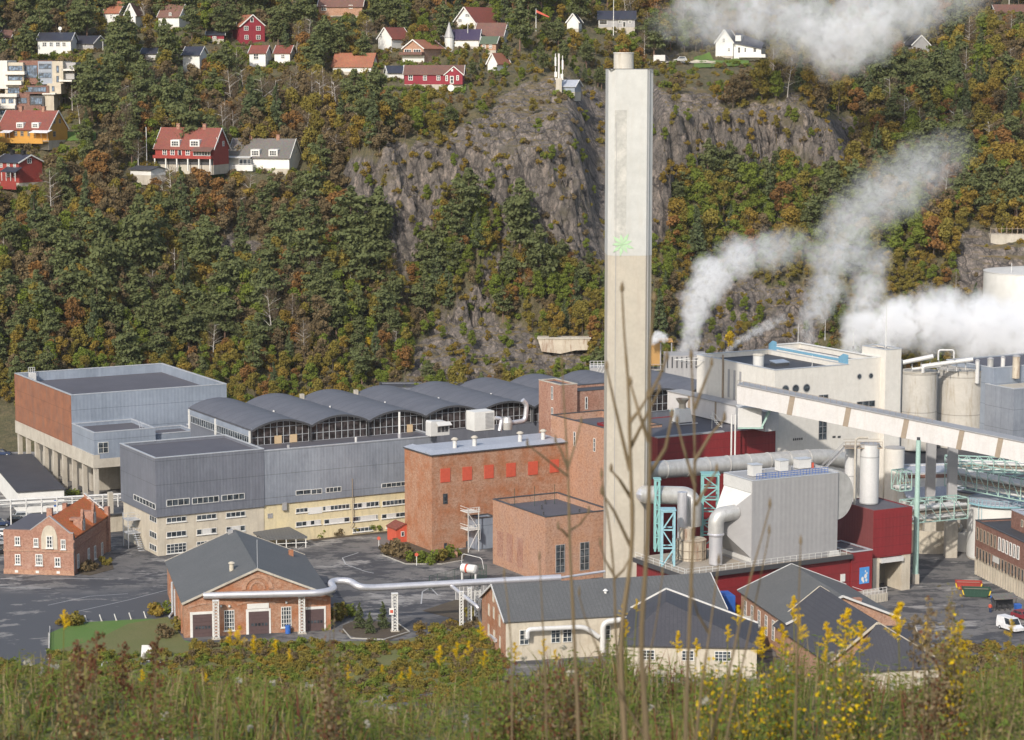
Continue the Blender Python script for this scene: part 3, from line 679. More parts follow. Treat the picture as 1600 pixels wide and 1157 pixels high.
# ---------------------------------------------------------------- 3 barrel-vaulted hall
P0 = GREY.P(392, 697.5, zT2 - .35)
o = GREY.wld(P0[0], P0[1])
b = B('barrel_roof_hall', 'factory hall roofed by a row of slate-blue barrel vaults with tall glazed arched ends', 'factory hall', o[:2]); HALL = b
zb_ = zT2 - .4; n = 9
xs = b.F(483, 690)[0]; xs2 = b.F(838, 670)[0] / 5.0; sp = (xs + xs2) / 2
zv = b.F(392, 674)[1]; za_ = b.F(436, 657)[1]; rise = za_ - zv
dep = b.L(296, 642)[0]
hall_top = zv
MB().box(.15, n * sp, .3, dep, 0, zb_ - .01).box(.05, .3, .35, dep, zb_, zv - .05).build('wall', MT['greymetal'], b.root)
for k in range(n):
    r = MB(); seg = 16; pr = []
    xa_, xb_ = k * sp, (k + 1) * sp
    for i in range(seg + 1):
        t = i / seg; x = xa_ + (xb_ - xa_) * t; z = zv + rise * (math.sin(math.pi * t) ** .82)
        pr.append((x, z))
    for dy in range(1):
        vs = []; y0_, y1_ = -.9, dep + .5
        for (x, z) in pr: vs += [(x, y0_, z + .02), (x, y1_, z + .02)]
        for (x, z) in pr: vs += [(x, y0_, z + .27), (x, y1_, z + .27)]
        m = len(pr); fs = []
        for i in range(m - 1):
            fs.append((2 * i, 2 * i + 1, 2 * i + 3, 2 * i + 2)); j = 2 * m
            fs.append((j + 2 * i, j + 2 * i + 2, j + 2 * i + 3, j + 2 * i + 1)); fs.append((2 * i, 2 * i + 2, j + 2 * i + 2, j + 2 * i))
            fs.append((2 * i + 1, j + 2 * i + 1, j + 2 * i + 3, 2 * i + 3))
        r.add(vs, fs)
    ro = r.build('vault', MT['vault'], b.root, smooth=True)
    # glazed end
    gl = MB(); pts = [(xa_ + .15, zb_)] + [(max(xa_ + .15, min(xb_ - .15, x)), z) for x, z in pr] + [(xb_ - .15, zb_)]
    gl.extr([(x, z) for x, z in pts], 1, .25, .3); gw = gl.build('glazed_end', MT['glassdeep'], b.root)
    fr = MB()
    for i in range(10):
        x = xa_ + .2 + (sp - .4) * i / 9; t = (x - xa_) / sp; z = zv + rise * (math.sin(math.pi * t) ** .82)
        fr.box(x - .05, x + .05, .12, .22, zb_, z)
    for z in (zb_ + .05, zb_ + 1.6, zv - .1 + .5): fr.box(xa_ + .2, xb_ - .2, .12, .23, z - .04, z + .04)
    fr.build('glazing_bars', MT['trim'], gw)
    ed = MB()
    for i in range(seg): ed.bar((pr[i][0], -.95, pr[i][1] + .1), (pr[i + 1][0], -.95, pr[i + 1][1] + .1), .12, .42)
    ed.build('fascia', MT['darktrim'], ro)
    MB().box(xa_ - .12, xa_ + .12, -.6, -.35, zb_, zv).build('downpipe', MT['darktrim'], b.root)
    if k < 3:
        for q in ((.40, .52), (.66, .78)) if k == 0 else ((.70, .80),) if k == 2 else ():
            MB().box(xa_ + sp * q[0], xa_ + sp * q[1], .02, .11, zb_ + .1, zb_ + 1.7).build('boarded_pane', MT['plywood'], gw)
    MB().cyl(xb_, dep * .55, zv, zv + .8, .2).build('roof_vent', MT['boxlight'], b.root)
    if k in (1, 2): MB().box(xb_ - .4, xb_ + .4, dep - .8, dep, zv, zv + 1.5).build('chimney', MT['concrete'], b.root)
MB().box(-.05, .045, .3, dep, zv - 1.1, zv - .06).build('side_cladding', MT['bluemetal'], b.root)
b.win('L', .05, .9, dep * .98, zb_ + .3, zv - 1.15, cols=26, frame='trim', fw=.12)
for y in (0.1, dep * .55, dep - .2): MB().box(-.3, .02, y, y + .3, zb_ - 1, zv).build('pilaster', MT['white'], b.root)
rb = B('rust_box', 'small rust-brown metal box building wedged between the first barrel vault and the blue-grey warehouse', 'shed', WARE.wld(xr + .5, yf - 3.5)[:2])
zz = rb.F(280, 661)[1]; rb.block(0, 4.2, 0, 3, 0, max(zz, 15), 'rust', 'felt', None, par=.3)
# dark long shed behind the vaults
gs = G(592, 606, 12.5)
b = B('storage_shed', 'long low shed with near-black flat roof between barrel vaults and cliff', 'shed', gs[:2], R(2)); xx = b.P(950, 604, 12.5)[0]
b.block(0, 66, 0, 9, 0, 12.5, 'greymetal', 'feltdark', 'darktrim', par=.25)
# ---------------------------------------------------------------- 4 big brick factory
g = G(675, 862)
b = B('brick_factory', 'large windowless brick factory block with six bricked-up red panels and a pale metal roof edge', 'factory building', g[:2], R(30.5)); BF = b
zt = b.F(675, 712)[1]; xw = b.F(888, 690)[0]; yd = b.L(632, 700)[0]
b.block(0, xw, 0, yd, 0, zt, 'brick', 'felt', None, par=.25)
rp = MB().slab([(-.25, -.25, zt + .14), (xw, -.25, zt + .14), (xw, 2.4, zt + .5), (-.25, 2.4, zt + .5)], .12).slab([(-.25, -.25, zt + .15), (1.8, 2.4, zt + .53), (1.8, yd, zt + .53), (-.25, yd, zt + .15)], .10)
rp.build('roof_edge', MT['roofpale'], b.root)
MB().box(-.3, xw, -.3, -.26, zt - .12, zt + .12).box(-.3, -.26, -.26, yd, zt - .12, zt + .12).build('gutter', MT['darktrim'], b.root)
MB().box(1.85, xw, 2.5, yd - .2, zt - .2, zt + .3).build('upper_roof', MT['roofpale'], b.root)
for (a, c, t, u) in ((688, 703, 733, 754.5), (722.5, 737, 730.5, 751.5), (756.5, 771, 727.5, 748.5), (791, 805.5, 724.5, 746), (825, 840, 722, 743), (859, 873, 719, 739)):
    a0, z1 = b.F(a, t); _, z0 = b.F(a, u); a1, _ = b.F(c, t); MB().box(a0, a1, -.12, -.004, z0, z1).build('red_panel', MT['redpanel'], b.root)
b.pw('F', 0, 692, 699, 772, 788, cols=1, frame='darktrim', name='vent_opening')
for (a, c, t, u) in ((693.5, 698, 849, 857), (728, 732, 846, 855)): b.pw('F', 0, a, c, t, u, cols=1, frame='darktrim', name='vent_opening')
for (a, y_) in ((707, 698), (741, 696), (808, 688), (842, 684)):
    x_, y__ = b.P(a, y_, zt + .4); y__ = min(max(y__, 1.4), 4)
    v = B('roof_ventilator', 'x', 'ventilator', b.wld(x_, y__)[:2], b.th, 'mushroom ventilators along the brick factory roof', z0=zt + .2)
    MB().cyl(0, 0, 0, 1.7, .42, n=16).build('shaft', MT['boxlight'], v.root); MB().lathe(0, 0, [(.7, 1.66), (.72, 1.8), (.35, 2.1), (0, 2.15)], 16).build('cap', MT['concrete'], v.root)
    v.root['label'] = {707: 'leftmost of the four mushroom ventilators on the brick factory roof, by the hooded air handler', 741: 'roof ventilator in front of the big white air handling box', 808: 'roof ventilator below the bent white duct on the brick factory roof', 842: 'roof ventilator nearest the brick stair tower'}[a]
# air handlers and ducts stand on the roof
def onroof(px, py, z, frame=BF): x_, y_ = frame.P(px, py, z); return x_, y_
x_, y_ = onroof(690, 683, zt + .2)
v = B('air_handler', 'grey hooded air handling unit with louvred front beside a slim white vent pipe', 'air unit', b.wld(x_ - 2.4, y_)[:2], b.th, z0=zt + .28)
MB().extr([(0, .2), (4.2, .2), (4.2, 2.4), (3.4, 3.0), (0.2, 3.2), (0, 2.9)][::-1], 1, 0, 2.2).build('housing', MT['boxlight'], v.root)
for k in range(3): MB().box(1.5 + k * .85, 2.2 + k * .85, -.05, -.003, .9, 2.0).build('louvre', MT['darktrim'], v.root)
MB().slab([(1.2, -.9, 2.35), (4.3, -.9, 2.35), (4.3, 0, 2.9), (1.2, 0, 2.9)], .1).build('hood', MT['boxlight'], v.root)
x_, y_ = onroof(755, 675, zt + .2)
v = B('air_handler', 'big white cube-shaped air handling box on the factory roof', 'air unit', b.wld(x_ - 2, y_)[:2], b.th, z0=zt + .3)
MB().box(0, 4.6, 0, 3.4, .15, 4.0).build('housing', MT['white'], v.root); MB().box(.2, 4.4, .2, 3.2, 0, .149).build('base', MT['darktrim'], v.root)
lv = MB()
for k in range(12): lv.box(2.5, 4.4, -.06, -.004, .5 + k * .27, .66 + k * .27)
lv.build('louvre', MT['boxgrey'], v.root)
x_, y_ = onroof(792, 672, zt + .3)
v = B('roof_duct', 'bent white duct rising at its end beside the brick stair tower on the factory roof', 'duct', b.wld(x_, y_)[:2], b.th, z0=zt + .3)
MB().tube(bend([(-2.0, -.5, 0), (-1.2, 0, 2.4), (-2.6, .3, 2.6)], .8), .42).build('elbow', MT['galv'], v.root, smooth=True)
MB().tube(bend([(-.8, 1, 1.0), (5.0, 1.2, 1.3), (5.4, 1.2, 4.6), (4.4, 1.2, 5.6)], 1.0), .5).build('duct', MT['galv'], v.root, smooth=True)
MB().lathe(0, 0, [(.2, 0), (1.1, .1), (1.2, 1.6), (.7, 2.6), (.2, 2.7)], 16).build('fan_casing', MT['steel'], v.root)
x_, y_ = onroof(628, 684, zt + .2)
v = B('vent_pipe', 'slim white vent pipe standing on the factory roof in front of the glazed vault ends', 'pipe', b.wld(x_, y_ + 1)[:2], b.th, z0=zt)
MB().cyl(0, 0, 0, 5.2, .22, n=10).build('pipe', MT['white'], v.root); MB().cyl(0, 0, 0, .9, .36, n=10).build('flange', MT['galv'], v.root)
# recessed blue-grey loading tower with white stair
v = B('loading_tower', 'narrow blue-grey metal loading shaft with white railed landings in the corner of the brick factory', 'shaft', b.wld(b.F(745, 870, -3.2)[0], -3.2)[:2], b.th)
zz = v.F(748, 811, 0)[1]; v.block(0, 4.2, 0, 3.15, 0, zz, 'bluemetal', 'felt', 'darktrim', par=.3)
v.pw('L', 0, 746.5, 751, 826, 842, cols=1, frame='trim', name='door')
s_ = MB()
for z in (4.2, 7.6):
    s_.box(-2.6, -.05, -1.2, 1.8, z, z + .14)
    for zz_ in (.5, 1.0): s_.bar((-2.6, -1.2, z + zz_), (0, -1.2, z + zz_), .07).bar((-2.6, 1.8, z + zz_), (-2.6, -1.2, z + zz_), .07)
    for k in range(5): s_.bar((-2.6 + k * .65, -1.2, z), (-2.6 + k * .65, -1.2, z + 1.0), .06)
for x_ in (-2.5, -.2): s_.bar((x_, -1.1, 0), (x_, -1.1, 8.6), .13)
s_.bar((-2.5, -1.1, .3), (-.2, -1.1, 4.2), .09).bar((-.2, -1.1, 4.3), (-2.5, -1.1, 7.6), .09); s_.build('stair', MT['white'], v.root)
# ---------------------------------------------------------------- brick stair tower and stepped block
o = BF.wld(BF.F(875.5, 680, yd - 1.5)[0], yd - 1.5)
b = B('stair_tower', 'flat-topped brick tower with slit windows rising behind the pale-roofed brick factory', 'tower', o[:2])
zt2 = b.F(875.5, 602.6)[1]; b.block(0, b.F(902, 600)[0], 0, b.L(842, 596)[0], 0, zt2, 'brickold', 'felt', 'concrete', par=.3)
z3 = b.F(902, 612.5, 1.0)[1]; xq = b.F(902, 600)[0]; b.block(xq + .01, xq + 13, 1.0, 9, 0, z3, 'brickold', 'feltdark', 'darktrim', par=.5, name='lower_wall')
for (t, u) in ((604, 625), (637, 655), (669, 677)): y0, z1 = b.L(863, t); _, z0 = b.L(863, u); b.win('L', 0, y0 - .35, y0 + .35, z0, z1, cols=1, rows=2)
b.win('F', 1.0, b.F(914, 620, 1)[0], b.F(918, 620, 1)[0], b.F(914, 640, 1)[1], b.F(914, 620.5, 1)[1], cols=1, rows=2, fw=.12)
xc, yc = BF.F(886, 700)[0], 0
ln = 15.5
b = B('stepped_brick_block', 'brick block with sunken roof and slit windows between the brick factory and chimney', 'factory building', BF.wld(xc, -ln)[:2], BF.th)
z4 = b.L(886, 655)[1]; b.block(0, 12, 0, ln + 6, 0, z4, 'brickpink', 'felt', 'darktrim', par=1.3)
for (a, t, u) in ((898, 675, 697), (929, 685, 706)): y0, z1 = b.L(a, t); _, z0 = b.L(a, u); b.win('L', 0, y0 - .35, y0 + .35, z0, z1, cols=1, rows=3)
# ---------------------------------------------------------------- lower brick boiler house
g = G(852, 913)
b = B('brick_boiler_house', 'lower brick boiler house with sunken dark roof, two tall many-paned windows and blind brick panels', 'factory building', g[:2]); LB = b
z5 = b.F(852, 809)[1]; yl = b.L(770, 800)[0]; b.block(0, 14, 0, yl, 0, z5, 'brickpink', 'felt', 'darktrim', par=1.1, t=.35)
b.pw('F', 0, 868, 882.5, 852, 896, cols=2, rows=4, frame='boxgrey'); b.pw('F', 0, 906, 920.5, 848, 892, cols=2, rows=4, frame='boxgrey')
for (a, c, t, u) in ((777, 786, 829, 868), (792, 801, 833, 877), (808, 817, 839, 885)):
    y0, z1 = b.L(a, t); _, z0 = b.L(a, u); y1, _ = b.L(c, t); MB().box(-.07, -.004, min(y0, y1), max(y0, y1), z0, z1).build('blind_panel', MT['brickold'], b.root)
for (x_, y_) in ((3, yl * .3), (6, yl * .6), (10, yl * .25), (9, yl * .8)): MB().cyl(x_, y_, z5 - 1.1, z5 - .2, .16, n=8).build('roof_vent', MT['darktrim'], b.root)
for k in range(3): MB().cyl(2.2 + k * 4.3, yl * .78, z5 - 1.1, z5 + 2.6, .05, n=6).build('mast', MT['green'], b.root)
# ---------------------------------------------------------------- chimney
cy = 417.0; cx = (980 - 800) / F_PX * (cy * CP + 60 * SP); hw = 70 / 2 / F_PX * cy * .98
CH = thing('factory_chimney', 'huge pale concrete factory chimney with white flue cap and light green leaf mark', 'chimney', (cx, cy, 0), R(3))
def chamf(w, c): return [(-w + c, -w), (w - c, -w), (w, -w + c), (w, w - c), (w - c, w), (-w + c, w), (-w, w - c), (-w, -w + c)]
zs = CAM_Z - (395 - 80) / F_PX * cy; zt6 = CAM_Z - 28 / F_PX * cy
MB().poly(chamf(hw, 1.15), 0, zs).build('lower_shaft', MAT('bare_beige_concrete', (.47, .425, .35), (.405, .37, .31), .15, .9, streak=.2, streak_c=(.38, .33, .27), bump=.01), CH)
MB().poly(chamf(hw + .03, 1.15), zs + .004, zt6).build('painted_shaft', MT['chim'], CH)
MB().box(-hw + 1.0, -hw + 3.1, -hw - .055, -hw - .035, zs + 2, zt6 - 7).build('weathered_strip', MAT('lichen_grey_concrete', (.37, .365, .34), (.46, .45, .42), 1.6, .9, dirt=(.52, .505, .465), dirt_lo=.5), CH)
MB().box(-hw + 1.25, -hw + 1.35, -hw - .06, -hw - .04, 12, zt6 - 9).box(hw - .85, hw - .75, -hw - .06, -hw - .035, 8, zt6).build('cable', MT['boxgrey'], CH)
MB().cyl(-1.0, 0, zt6, zt6 + 2.75, 1.75, n=28).build('flue', MT['tank'], CH, smooth=True); MB().ring(-hw, hw, -hw, hw, zt6 + .003, zt6 + .12, .25).build('rim', MT['darktrim'], CH)
MB().cyl(-1.0, 0, zt6 + 2.752, zt6 + 2.9, 1.85, n=28).build('flue_rim', MT['white'], CH)
lf = MB(); lx, lz = -hw + 2.45, CAM_Z - (377 - 80) / F_PX * cy
for k in range(9):
    a = R(-60 + 300 * k / 8 - 60 + 30); l_ = 2.2 if k % 2 == 0 else 1.8
    a = R(-100 + 320 * k / 8); c_, s__ = math.cos(a), math.sin(a)
    lf.extr([(lx, lz), (lx + c_ * l_ * .55 - s__ * .30, lz + s__ * l_ * .55 + c_ * .30), (lx + c_ * l_, lz + s__ * l_), (lx + c_ * l_ * .55 + s__ * .30, lz + s__ * l_ * .55 - c_ * .30)], 1, -hw - .09 - k * .003, -hw - .06)
lf.build('leaf_mark', FLAT('pale_green_paint', (.40, .58, .36), .8), CH)
# ---------------------------------------------------------------- cream tower building
def oY(px, Y): v = atY(px, 700, Y); return (v.x, Y)
b = B('cream_mill_building', 'tall cream mill building with round portholes, blue-edged roof well and square corner tower', 'factory building', oY(1209, 452)); CM = b
zt = b.F(1208, 579.5)[1]; yd = b.L(1089, 556)[0]; xA = b.F(1326, 570)[0]; xB = b.F(1376, 560)[0]; xC = b.F(1408, 550)[0]
b.block(0, xA, 0, yd, 0, zt, 'cream', 'feltdark', 'trim', par=.9, t=.3)
zr2 = b.F(1326, 563)[1]; y2 = b.L(1202, 541, xA)[0]
b.block(xA + .01, xB, 0.002, y2, 0, zr2, 'cream', 'felt', None, par=1.1, t=.35, name='raised_wall')
MB().ring(xA - .05, xB, -.05, y2 + .1, zr2 + .003, zr2 + .18, .6).build('roof_edge', MT['white'], b.root)
bl = MB()
for (ya, yb_) in ((.1, 3.0), (y2 - 2.6, y2 - .1)): bl.extr([(ya, zt - .2), (yb_, zt - .2), (yb_, zt + 1.2), ((ya + yb_) / 2, zt + 2.0), (ya, zt + 1.9)], 0, xA - .25, xA - .005)
bl.box(xA - .1, xA - .005, 3, y2 - 2.6, zr2 - .5, zr2); bl.build('blue_flashing', FLAT('sky_blue_flashing', (.16, .34, .48), .5), b.root)
zt3 = b.F(1376, 546)[1]; b.block(xB + .01, xC - 1.2, -1.6, 6, 0, zt3, 'cream', 'felt', 'trim', par=.3, name='tower_wall')
b.block(xC - 1.19, xC, -.4, 6, 0, zt3 - 2.4, 'cream', 'felt', 'trim', par=.3, name='tower_wall')
MB().box(xC + .003, xC + .2, -.4, 6, 0, zt3 - 2.6).build('corner_trim', MT['darktrim'], b.root)
for (x_, y_) in ((1227, 608.5), (1243, 607.5), (1260, 606.5), (1342.5, 588.5), (1360.5, 587.5)):
    a, z = b.F(x_, y_); r = .72 if x_ < 1300 else .45; fr = MB(); n = 16
    fr.add([(a + (r + .16) * math.cos(6.2832 * i / n), -.07, z + (r + .16) * math.sin(6.2832 * i / n)) for i in range(n)], [tuple(range(n))]); w_ = fr.build('porthole', MT['boxgrey'], b.root)
    MB().add([(a + r * math.cos(6.2832 * i / n), -.10, z + r * math.sin(6.2832 * i / n)) for i in range(n)], [tuple(range(n))]).build('pane', MT['glass'], w_)
for (p, q, t, u, c, r) in ((1279, 1294, 617.5, 634, 2, 1), (1338.5, 1367, 628, 638, 3, 1), (1279, 1292, 657, 688, 2, 3)): b.pw('F', 0, p, q, t, u, cols=c, rows=r, frame='boxgrey')
for k in range(5): a, z = b.F(1240 + k * 3.2, 687 - k * .3); MB().box(a - .15, a + .15, -.06, -.004, z - .22, z + .22).build('vent_opening', MT['darktrim'], b.root)
for x_ in (1303, 1311): a, z = b.F(x_, 683); MB().box(a - .35, a + .35, -.06, -.004, z - .2, z + .2).build('vent_opening', MT['darktrim'], b.root)
a, z = b.F(1383, 577, -1.6); a1, z1 = b.F(1375, 623, -1.6)
y0, z1 = b.L(1131, 567); _, z0 = b.L(1131, 628); MB().cyl(-.22, y0, z0 - 6, z1 + 1.6, .2, n=8).build('downpipe', MT['rib'], b.root)
for (x_, t, u) in ((1139, 577, 621), (1148, 579, 625), (1157, 581, 610)):
    y0, z1 = b.L(x_, t); _, z0 = b.L(x_, u); MB().box(-.05, -.004, y0 - .35, y0 + .35, z0, z1).build('wall_strip', MT['boxgrey'], b.root)
MB().bar((-.1, yd - .5, zt - .5), (-5.5, yd - .2, zt - .6), .15).bar((-.1, yd - 2.8, zt - .9), (-5.5, yd - .2, zt - .6), .12).bar((-.1, yd - .5, zt - 2.2), (-5.5, yd - .2, zt - .6), .12).build('bracket', MT['white'], b.root)
def roof_mast(bb, px, py, ztop_py, zb, lab, r=.06):
    x_, y_ = bb.P(px, py, zb); q = bb.wld(x_, y_, zb); v = thing('roof_mast', lab, 'mast', q, 0, 'thin masts on the cream building roof')
    h = atY(px, ztop_py, q.y).z - zb; MB().cyl(0, 0, 0, h, r, r * .6, n=6).build('pole', MT['white'], v); MB().cyl(0, 0, 0, .5, r * 3, n=8).build('foot', MT['boxgrey'], v)
for px, py, t, lab in ((1247, 536, 506, 'thin mast at the back edge of the raised roof, above the leftmost portholes'), (1289, 532, 501, 'thin mast at the back corner of the raised roof'), (1333, 545, 512, 'faint thin mast on the raised roof against white steam'), (1269, 575, 555, 'short thin mast on the lower cream roof beside the roof well')):
    roof_mast(b, px, py, t, zr2 if px != 1269 else zt - .5, lab)
a = b.wld(xB + 2, 2, zt3); roof_mast(b, 1384, 546, 478, zt3, 'tallest white mast, standing on the square corner tower of the cream building', .1)
x_, y_ = b.P(1185, 573, zt - .9); v = B('roof_ventilator', 'fat pale cylindrical ventilator standing on the dark roof of the cream building', 'ventilator', b.wld(x_, y_)[:2], z0=zt - .9)
MB().cyl(0, 0, 0, 2.3, 1.1, n=20).build('drum', MT['boxlight'], v.root, smooth=True); MB().cyl(0, 0, 2.302, 2.6, 1.25, .9, n=20).build('cap', MT['concrete'], v.root)
x_, y_ = b.P(1218, 571, zt - .9); v = B('roof_skylight', 'low grey-blue skylight hatch on the dark roof beside the pale ventilator', 'skylight', b.wld(x_, y_)[:2], z0=zt - .9)
MB().box(-1.6, 1.6, -1, 1, 0, .5).build('curb', MT['darktrim'], v.root); MB().slab([(-1.7, -1.1, .7), (1.7, -1.1, .7), (1.7, 1.1, 1.0), (-1.7, 1.1, 1.0)], .15).build('cover', MT['bluemetal'], v.root)
# ---------------------------------------------------------------- dark red block beside the chimney
b = B('red_clad_block', 'long dark-red metal clad block with flat dark roof between chimney and cream building', 'factory building', CM.wld(-27, -.6)[:2]); RB = b
zt = b.F(1209, 668.5)[1]; b.block(0, 26.95, 0, 22, 0, zt, 'redmetal', 'felt', None, par=.15, t=.3)
MB().box(-.1, 15, -.1, .9, zt + .003, zt + .25).build('roof_edge', MT['boxgrey'], b.root)
v = B('roof_exhaust', 'white box on the red block roof with a rusty funnel-shaped exhaust on top', 'exhaust', b.wld(*b.P(1066, 662, zt))[:2], z0=zt)
MB().add([(-1.7, -1.2, .4), (1.7, -1.2, .4), (1.7, 1.2, .4), (-1.7, 1.2, .4), (-1.25, -.9, 3.0), (1.25, -.9, 3.0), (1.25, .9, 3.0), (-1.25, .9, 3.0)], [(0, 3, 2, 1), (4, 5, 6, 7), (0, 1, 5, 4), (1, 2, 6, 5), (2, 3, 7, 6), (3, 0, 4, 7)]).build('housing', MT['white'], v.root)
MB().lathe(0, 0, [(.75, 3.0), (.7, 3.9), (1.35, 4.9), (1.25, 4.9), (.6, 3.9)], 16).build('funnel', MT['rusttank'], v.root)
MB().bar((-1.8, -1.5, .1), (2.6, -1.5, .1), .2).bar((-1.8, 1.3, .1), (2.6, 1.3, .1), .2).bar((-1.6, -1.2, 0), (-1.6, -1.2, .5), .2).bar((1.6, -1.2, 0), (1.6, -1.2, .5), .2).build('skid', MT['trim'], v.root)
v = B('roof_steps', 'small white metal steps on the dark roof below the conveyor gallery', 'steps', b.wld(*b.P(1113, 670, zt))[:2], z0=zt)
s_ = MB()
for k in range(6): s_.box(k * .35, k * .35 + .3, 0, .9, 2.2 - k * .4, 2.28 - k * .4)
s_.bar((-.1, 0, 2.5), (2.2, 0, .1), .08).bar((-.1, .9, 2.5), (2.2, .9, .1), .08); s_.bar((-.1, 0, 0), (-.1, 0, 3.4), .07).bar((2.2, 0, 0), (2.2, 0, 1.2), .07).bar((-.1, 0, 3.4), (2.2, 0, 1.2), .06)
s_.build('flight', MT['white'], v.root)
# ---------------------------------------------------------------- conveyors
def gallery(name, lab, A, Bp, h, w, ribs=(), mat='convey', roofmat='boxgrey', back=(0, 1)):
    """sloping covered gallery: A, Bp = top front edge; back = horizontal unit vector pointing away from its visible side"""
    A = Vector(A); Bp = Vector(Bp); r = thing(name, lab, 'conveyor', (A.x, A.y, A.z - h))
    d = Bp - A; bk = Vector((back[0], back[1], 0)) * w; up = Vector((0, 0, h))
    MB().add([A - up, Bp - up, Bp - up + bk, A - up + bk, A, Bp, Bp + bk, A + bk], [(0, 3, 2, 1), (4, 5, 6, 7), (0, 1, 5, 4), (1, 2, 6, 5), (2, 3, 7, 6), (3, 0, 4, 7)]).build('gallery', MT[mat], r, world=True)
    e = Vector((0, 0, .06)); o2 = -bk.normalized() * .25
    MB().slab([A + o2 + e * 3, Bp + o2 + e * 3, Bp + bk - o2 + e * 3, A + bk - o2 + e * 3], .16).build('roof', MT[roofmat], r, world=True)
    o3 = -bk.normalized() * .09
    for (k0, k1, sh) in ribs:
        p0 = A + d * k0 + Vector((0, 0, -.02)); p1 = A + d * k1 + Vector((0, 0, -.02)); q0 = A + d * (k0 - sh) - up * 1.02; q1 = A + d * (k1 - sh) - up * 1.02
        MB().add([q0 + o3, q1 + o3, p1 + o3, p0 + o3, q0 - o3 * .05, q1 - o3 * .05, p1 - o3 * .05, p0 - o3 * .05], [(0, 1, 2, 3), (0, 4, 5, 1), (1, 5, 6, 2), (2, 6, 7, 3), (3, 7, 4, 0)]).build('rib', MT['rib'], r, world=True)
    return r
A = atY(1152, 602, 441); Z = atY(1720, 716, 413)
h = A.z - atY(1152, 631.5, 441).z
def kpx(px):  # fraction along the gallery at which a photo column is met
    r = ray(px, 650); t = (A.x * 1.0 - A.y * r[0] / r[1]) / ((Z.y - A.y) * r[0] / r[1] - (Z.x - A.x)); return t
bk = Vector((-(Z - A).y, (Z - A).x, 0)).normalized()
G1 = gallery('conveyor_gallery', 'long pale sloping conveyor gallery with brown ribs crossing in front of the cream building', A, Z, h, 3.4, [(kpx(q), kpx(q + 8), .009) for q in (1234, 1322, 1413, 1500, 1561)], back=bk)
rl = MB(); dd = Z - A
for k in range(34):
    p = A + dd * (k / 60) + bk * .3; rl.bar(p, p + Vector((0, 0, .9)), .05)
rl.bar(A + bk * .3 + Vector((0, 0, .9)), A + dd * .56 + bk * .3 + Vector((0, 0, .9)), .06); rl.build('handrail', MT['rib'], G1, world=True)
A2 = atY(1043, 611.5, 474); Z2 = atY(1196, 645, 446)
G2 = gallery('conveyor_gallery', 'shorter pale conveyor gallery running from behind the chimney to the head of the ribbed gallery', A2, Z2, 3.7, 3.2, [(.22, .245, 0), (.5, .515, 0), (.77, .80, 0)], back=Vector((-(Z2 - A2).y, (Z2 - A2).x, 0)).normalized())
p = atY(1153, 638, 442); q = atY(1190, 668, 442); v = thing('transfer_house', 'pale grey box-shaped transfer house hanging where the two conveyor galleries meet', 'conveyor housing', (p.x, p.y, q.z))
MB().box(0, q.x - p.x, 0, 4.2, 0, p.z - q.z).build('housing', MT['boxlight'], v)
MB().bar((.0, 0, -.15), (q.x - p.x + .3, 0, -.15), .25).bar((q.x - p.x, .1, 0), (q.x - p.x + 2.4, .1, 4.8), .32).bar((q.x - p.x + .3, 3.5, -.2), (q.x - p.x + 2.7, 3.5, 4.8), .32).build('bracket', MT['mint'], v)
pz = MB()
for dx in (-.5, -1.2): pz.cyl(dx, -.5, -9.0, 2.5, .16, n=8)
pz.build('drop_pipe', MT['white'], v)
for (px, py, t, lab) in ((1047, 668, 640, 'legs'),):
    p = atY(1047, 640, 472); v = thing('gallery_trestle', 'pale blue steel trestle legs under the upper end of the shorter conveyor gallery', 'trestle', (p.x, p.y, zt))
    m = MB(); hh = p.z - zt
    for dx in (0, 1.4): m.bar((dx, 0, 0), (dx, 0, hh), .16).bar((dx, 2.4, 0), (dx, 2.4, hh), .16)
    m.bar((0, 0, hh * .3), (1.4, 0, hh), .1).bar((0, 0, hh * .5), (1.4, 0, hh * .5), .1); m.build('frame', MT['blueteal'], v)
# pole and pillars carrying the gallery
g = G(1430, 912); v = thing('gallery_pole', 'tall mint green pole on a concrete block carrying the long conveyor gallery', 'support pole', g)
zz = atY(1436, 688, g.y).z; MB().cyl(0, 0, 1.8, zz, .55, .42, n=16).build('pole', MT['mint'], v, smooth=True)
MB().box(-.6, .6, -.6, .6, 0, 1.8).build('footing', MT['concrete'], v); MB().cyl(0, 0, zz + .002, zz + .5, .3, n=10).build('bearing', MT['darktrim'], v)
for (px, Y, lab) in ((1455, 446, 'round grey pillar under the conveyor gallery, nearer the mint green pole'), (1489, 440, 'square grey pillar under the conveyor gallery, at the end of the turquoise truss')):
    p = atY(px, 700, Y); t = kpx(px); zt_ = (A + dd * t).z - h; v = thing('gallery_pillar', lab, 'support pillar', (p.x, p.y, 0), 0, 'grey pillars under the conveyor gallery')
    MB().box(-.85, .85, -.85, .85, 7, zt_).build('shaft', MT['boxgrey'], v); MB().box(-1.1, 1.1, -1.1, 1.1, 0, 6.99).build('base', MT['concrete'], v)
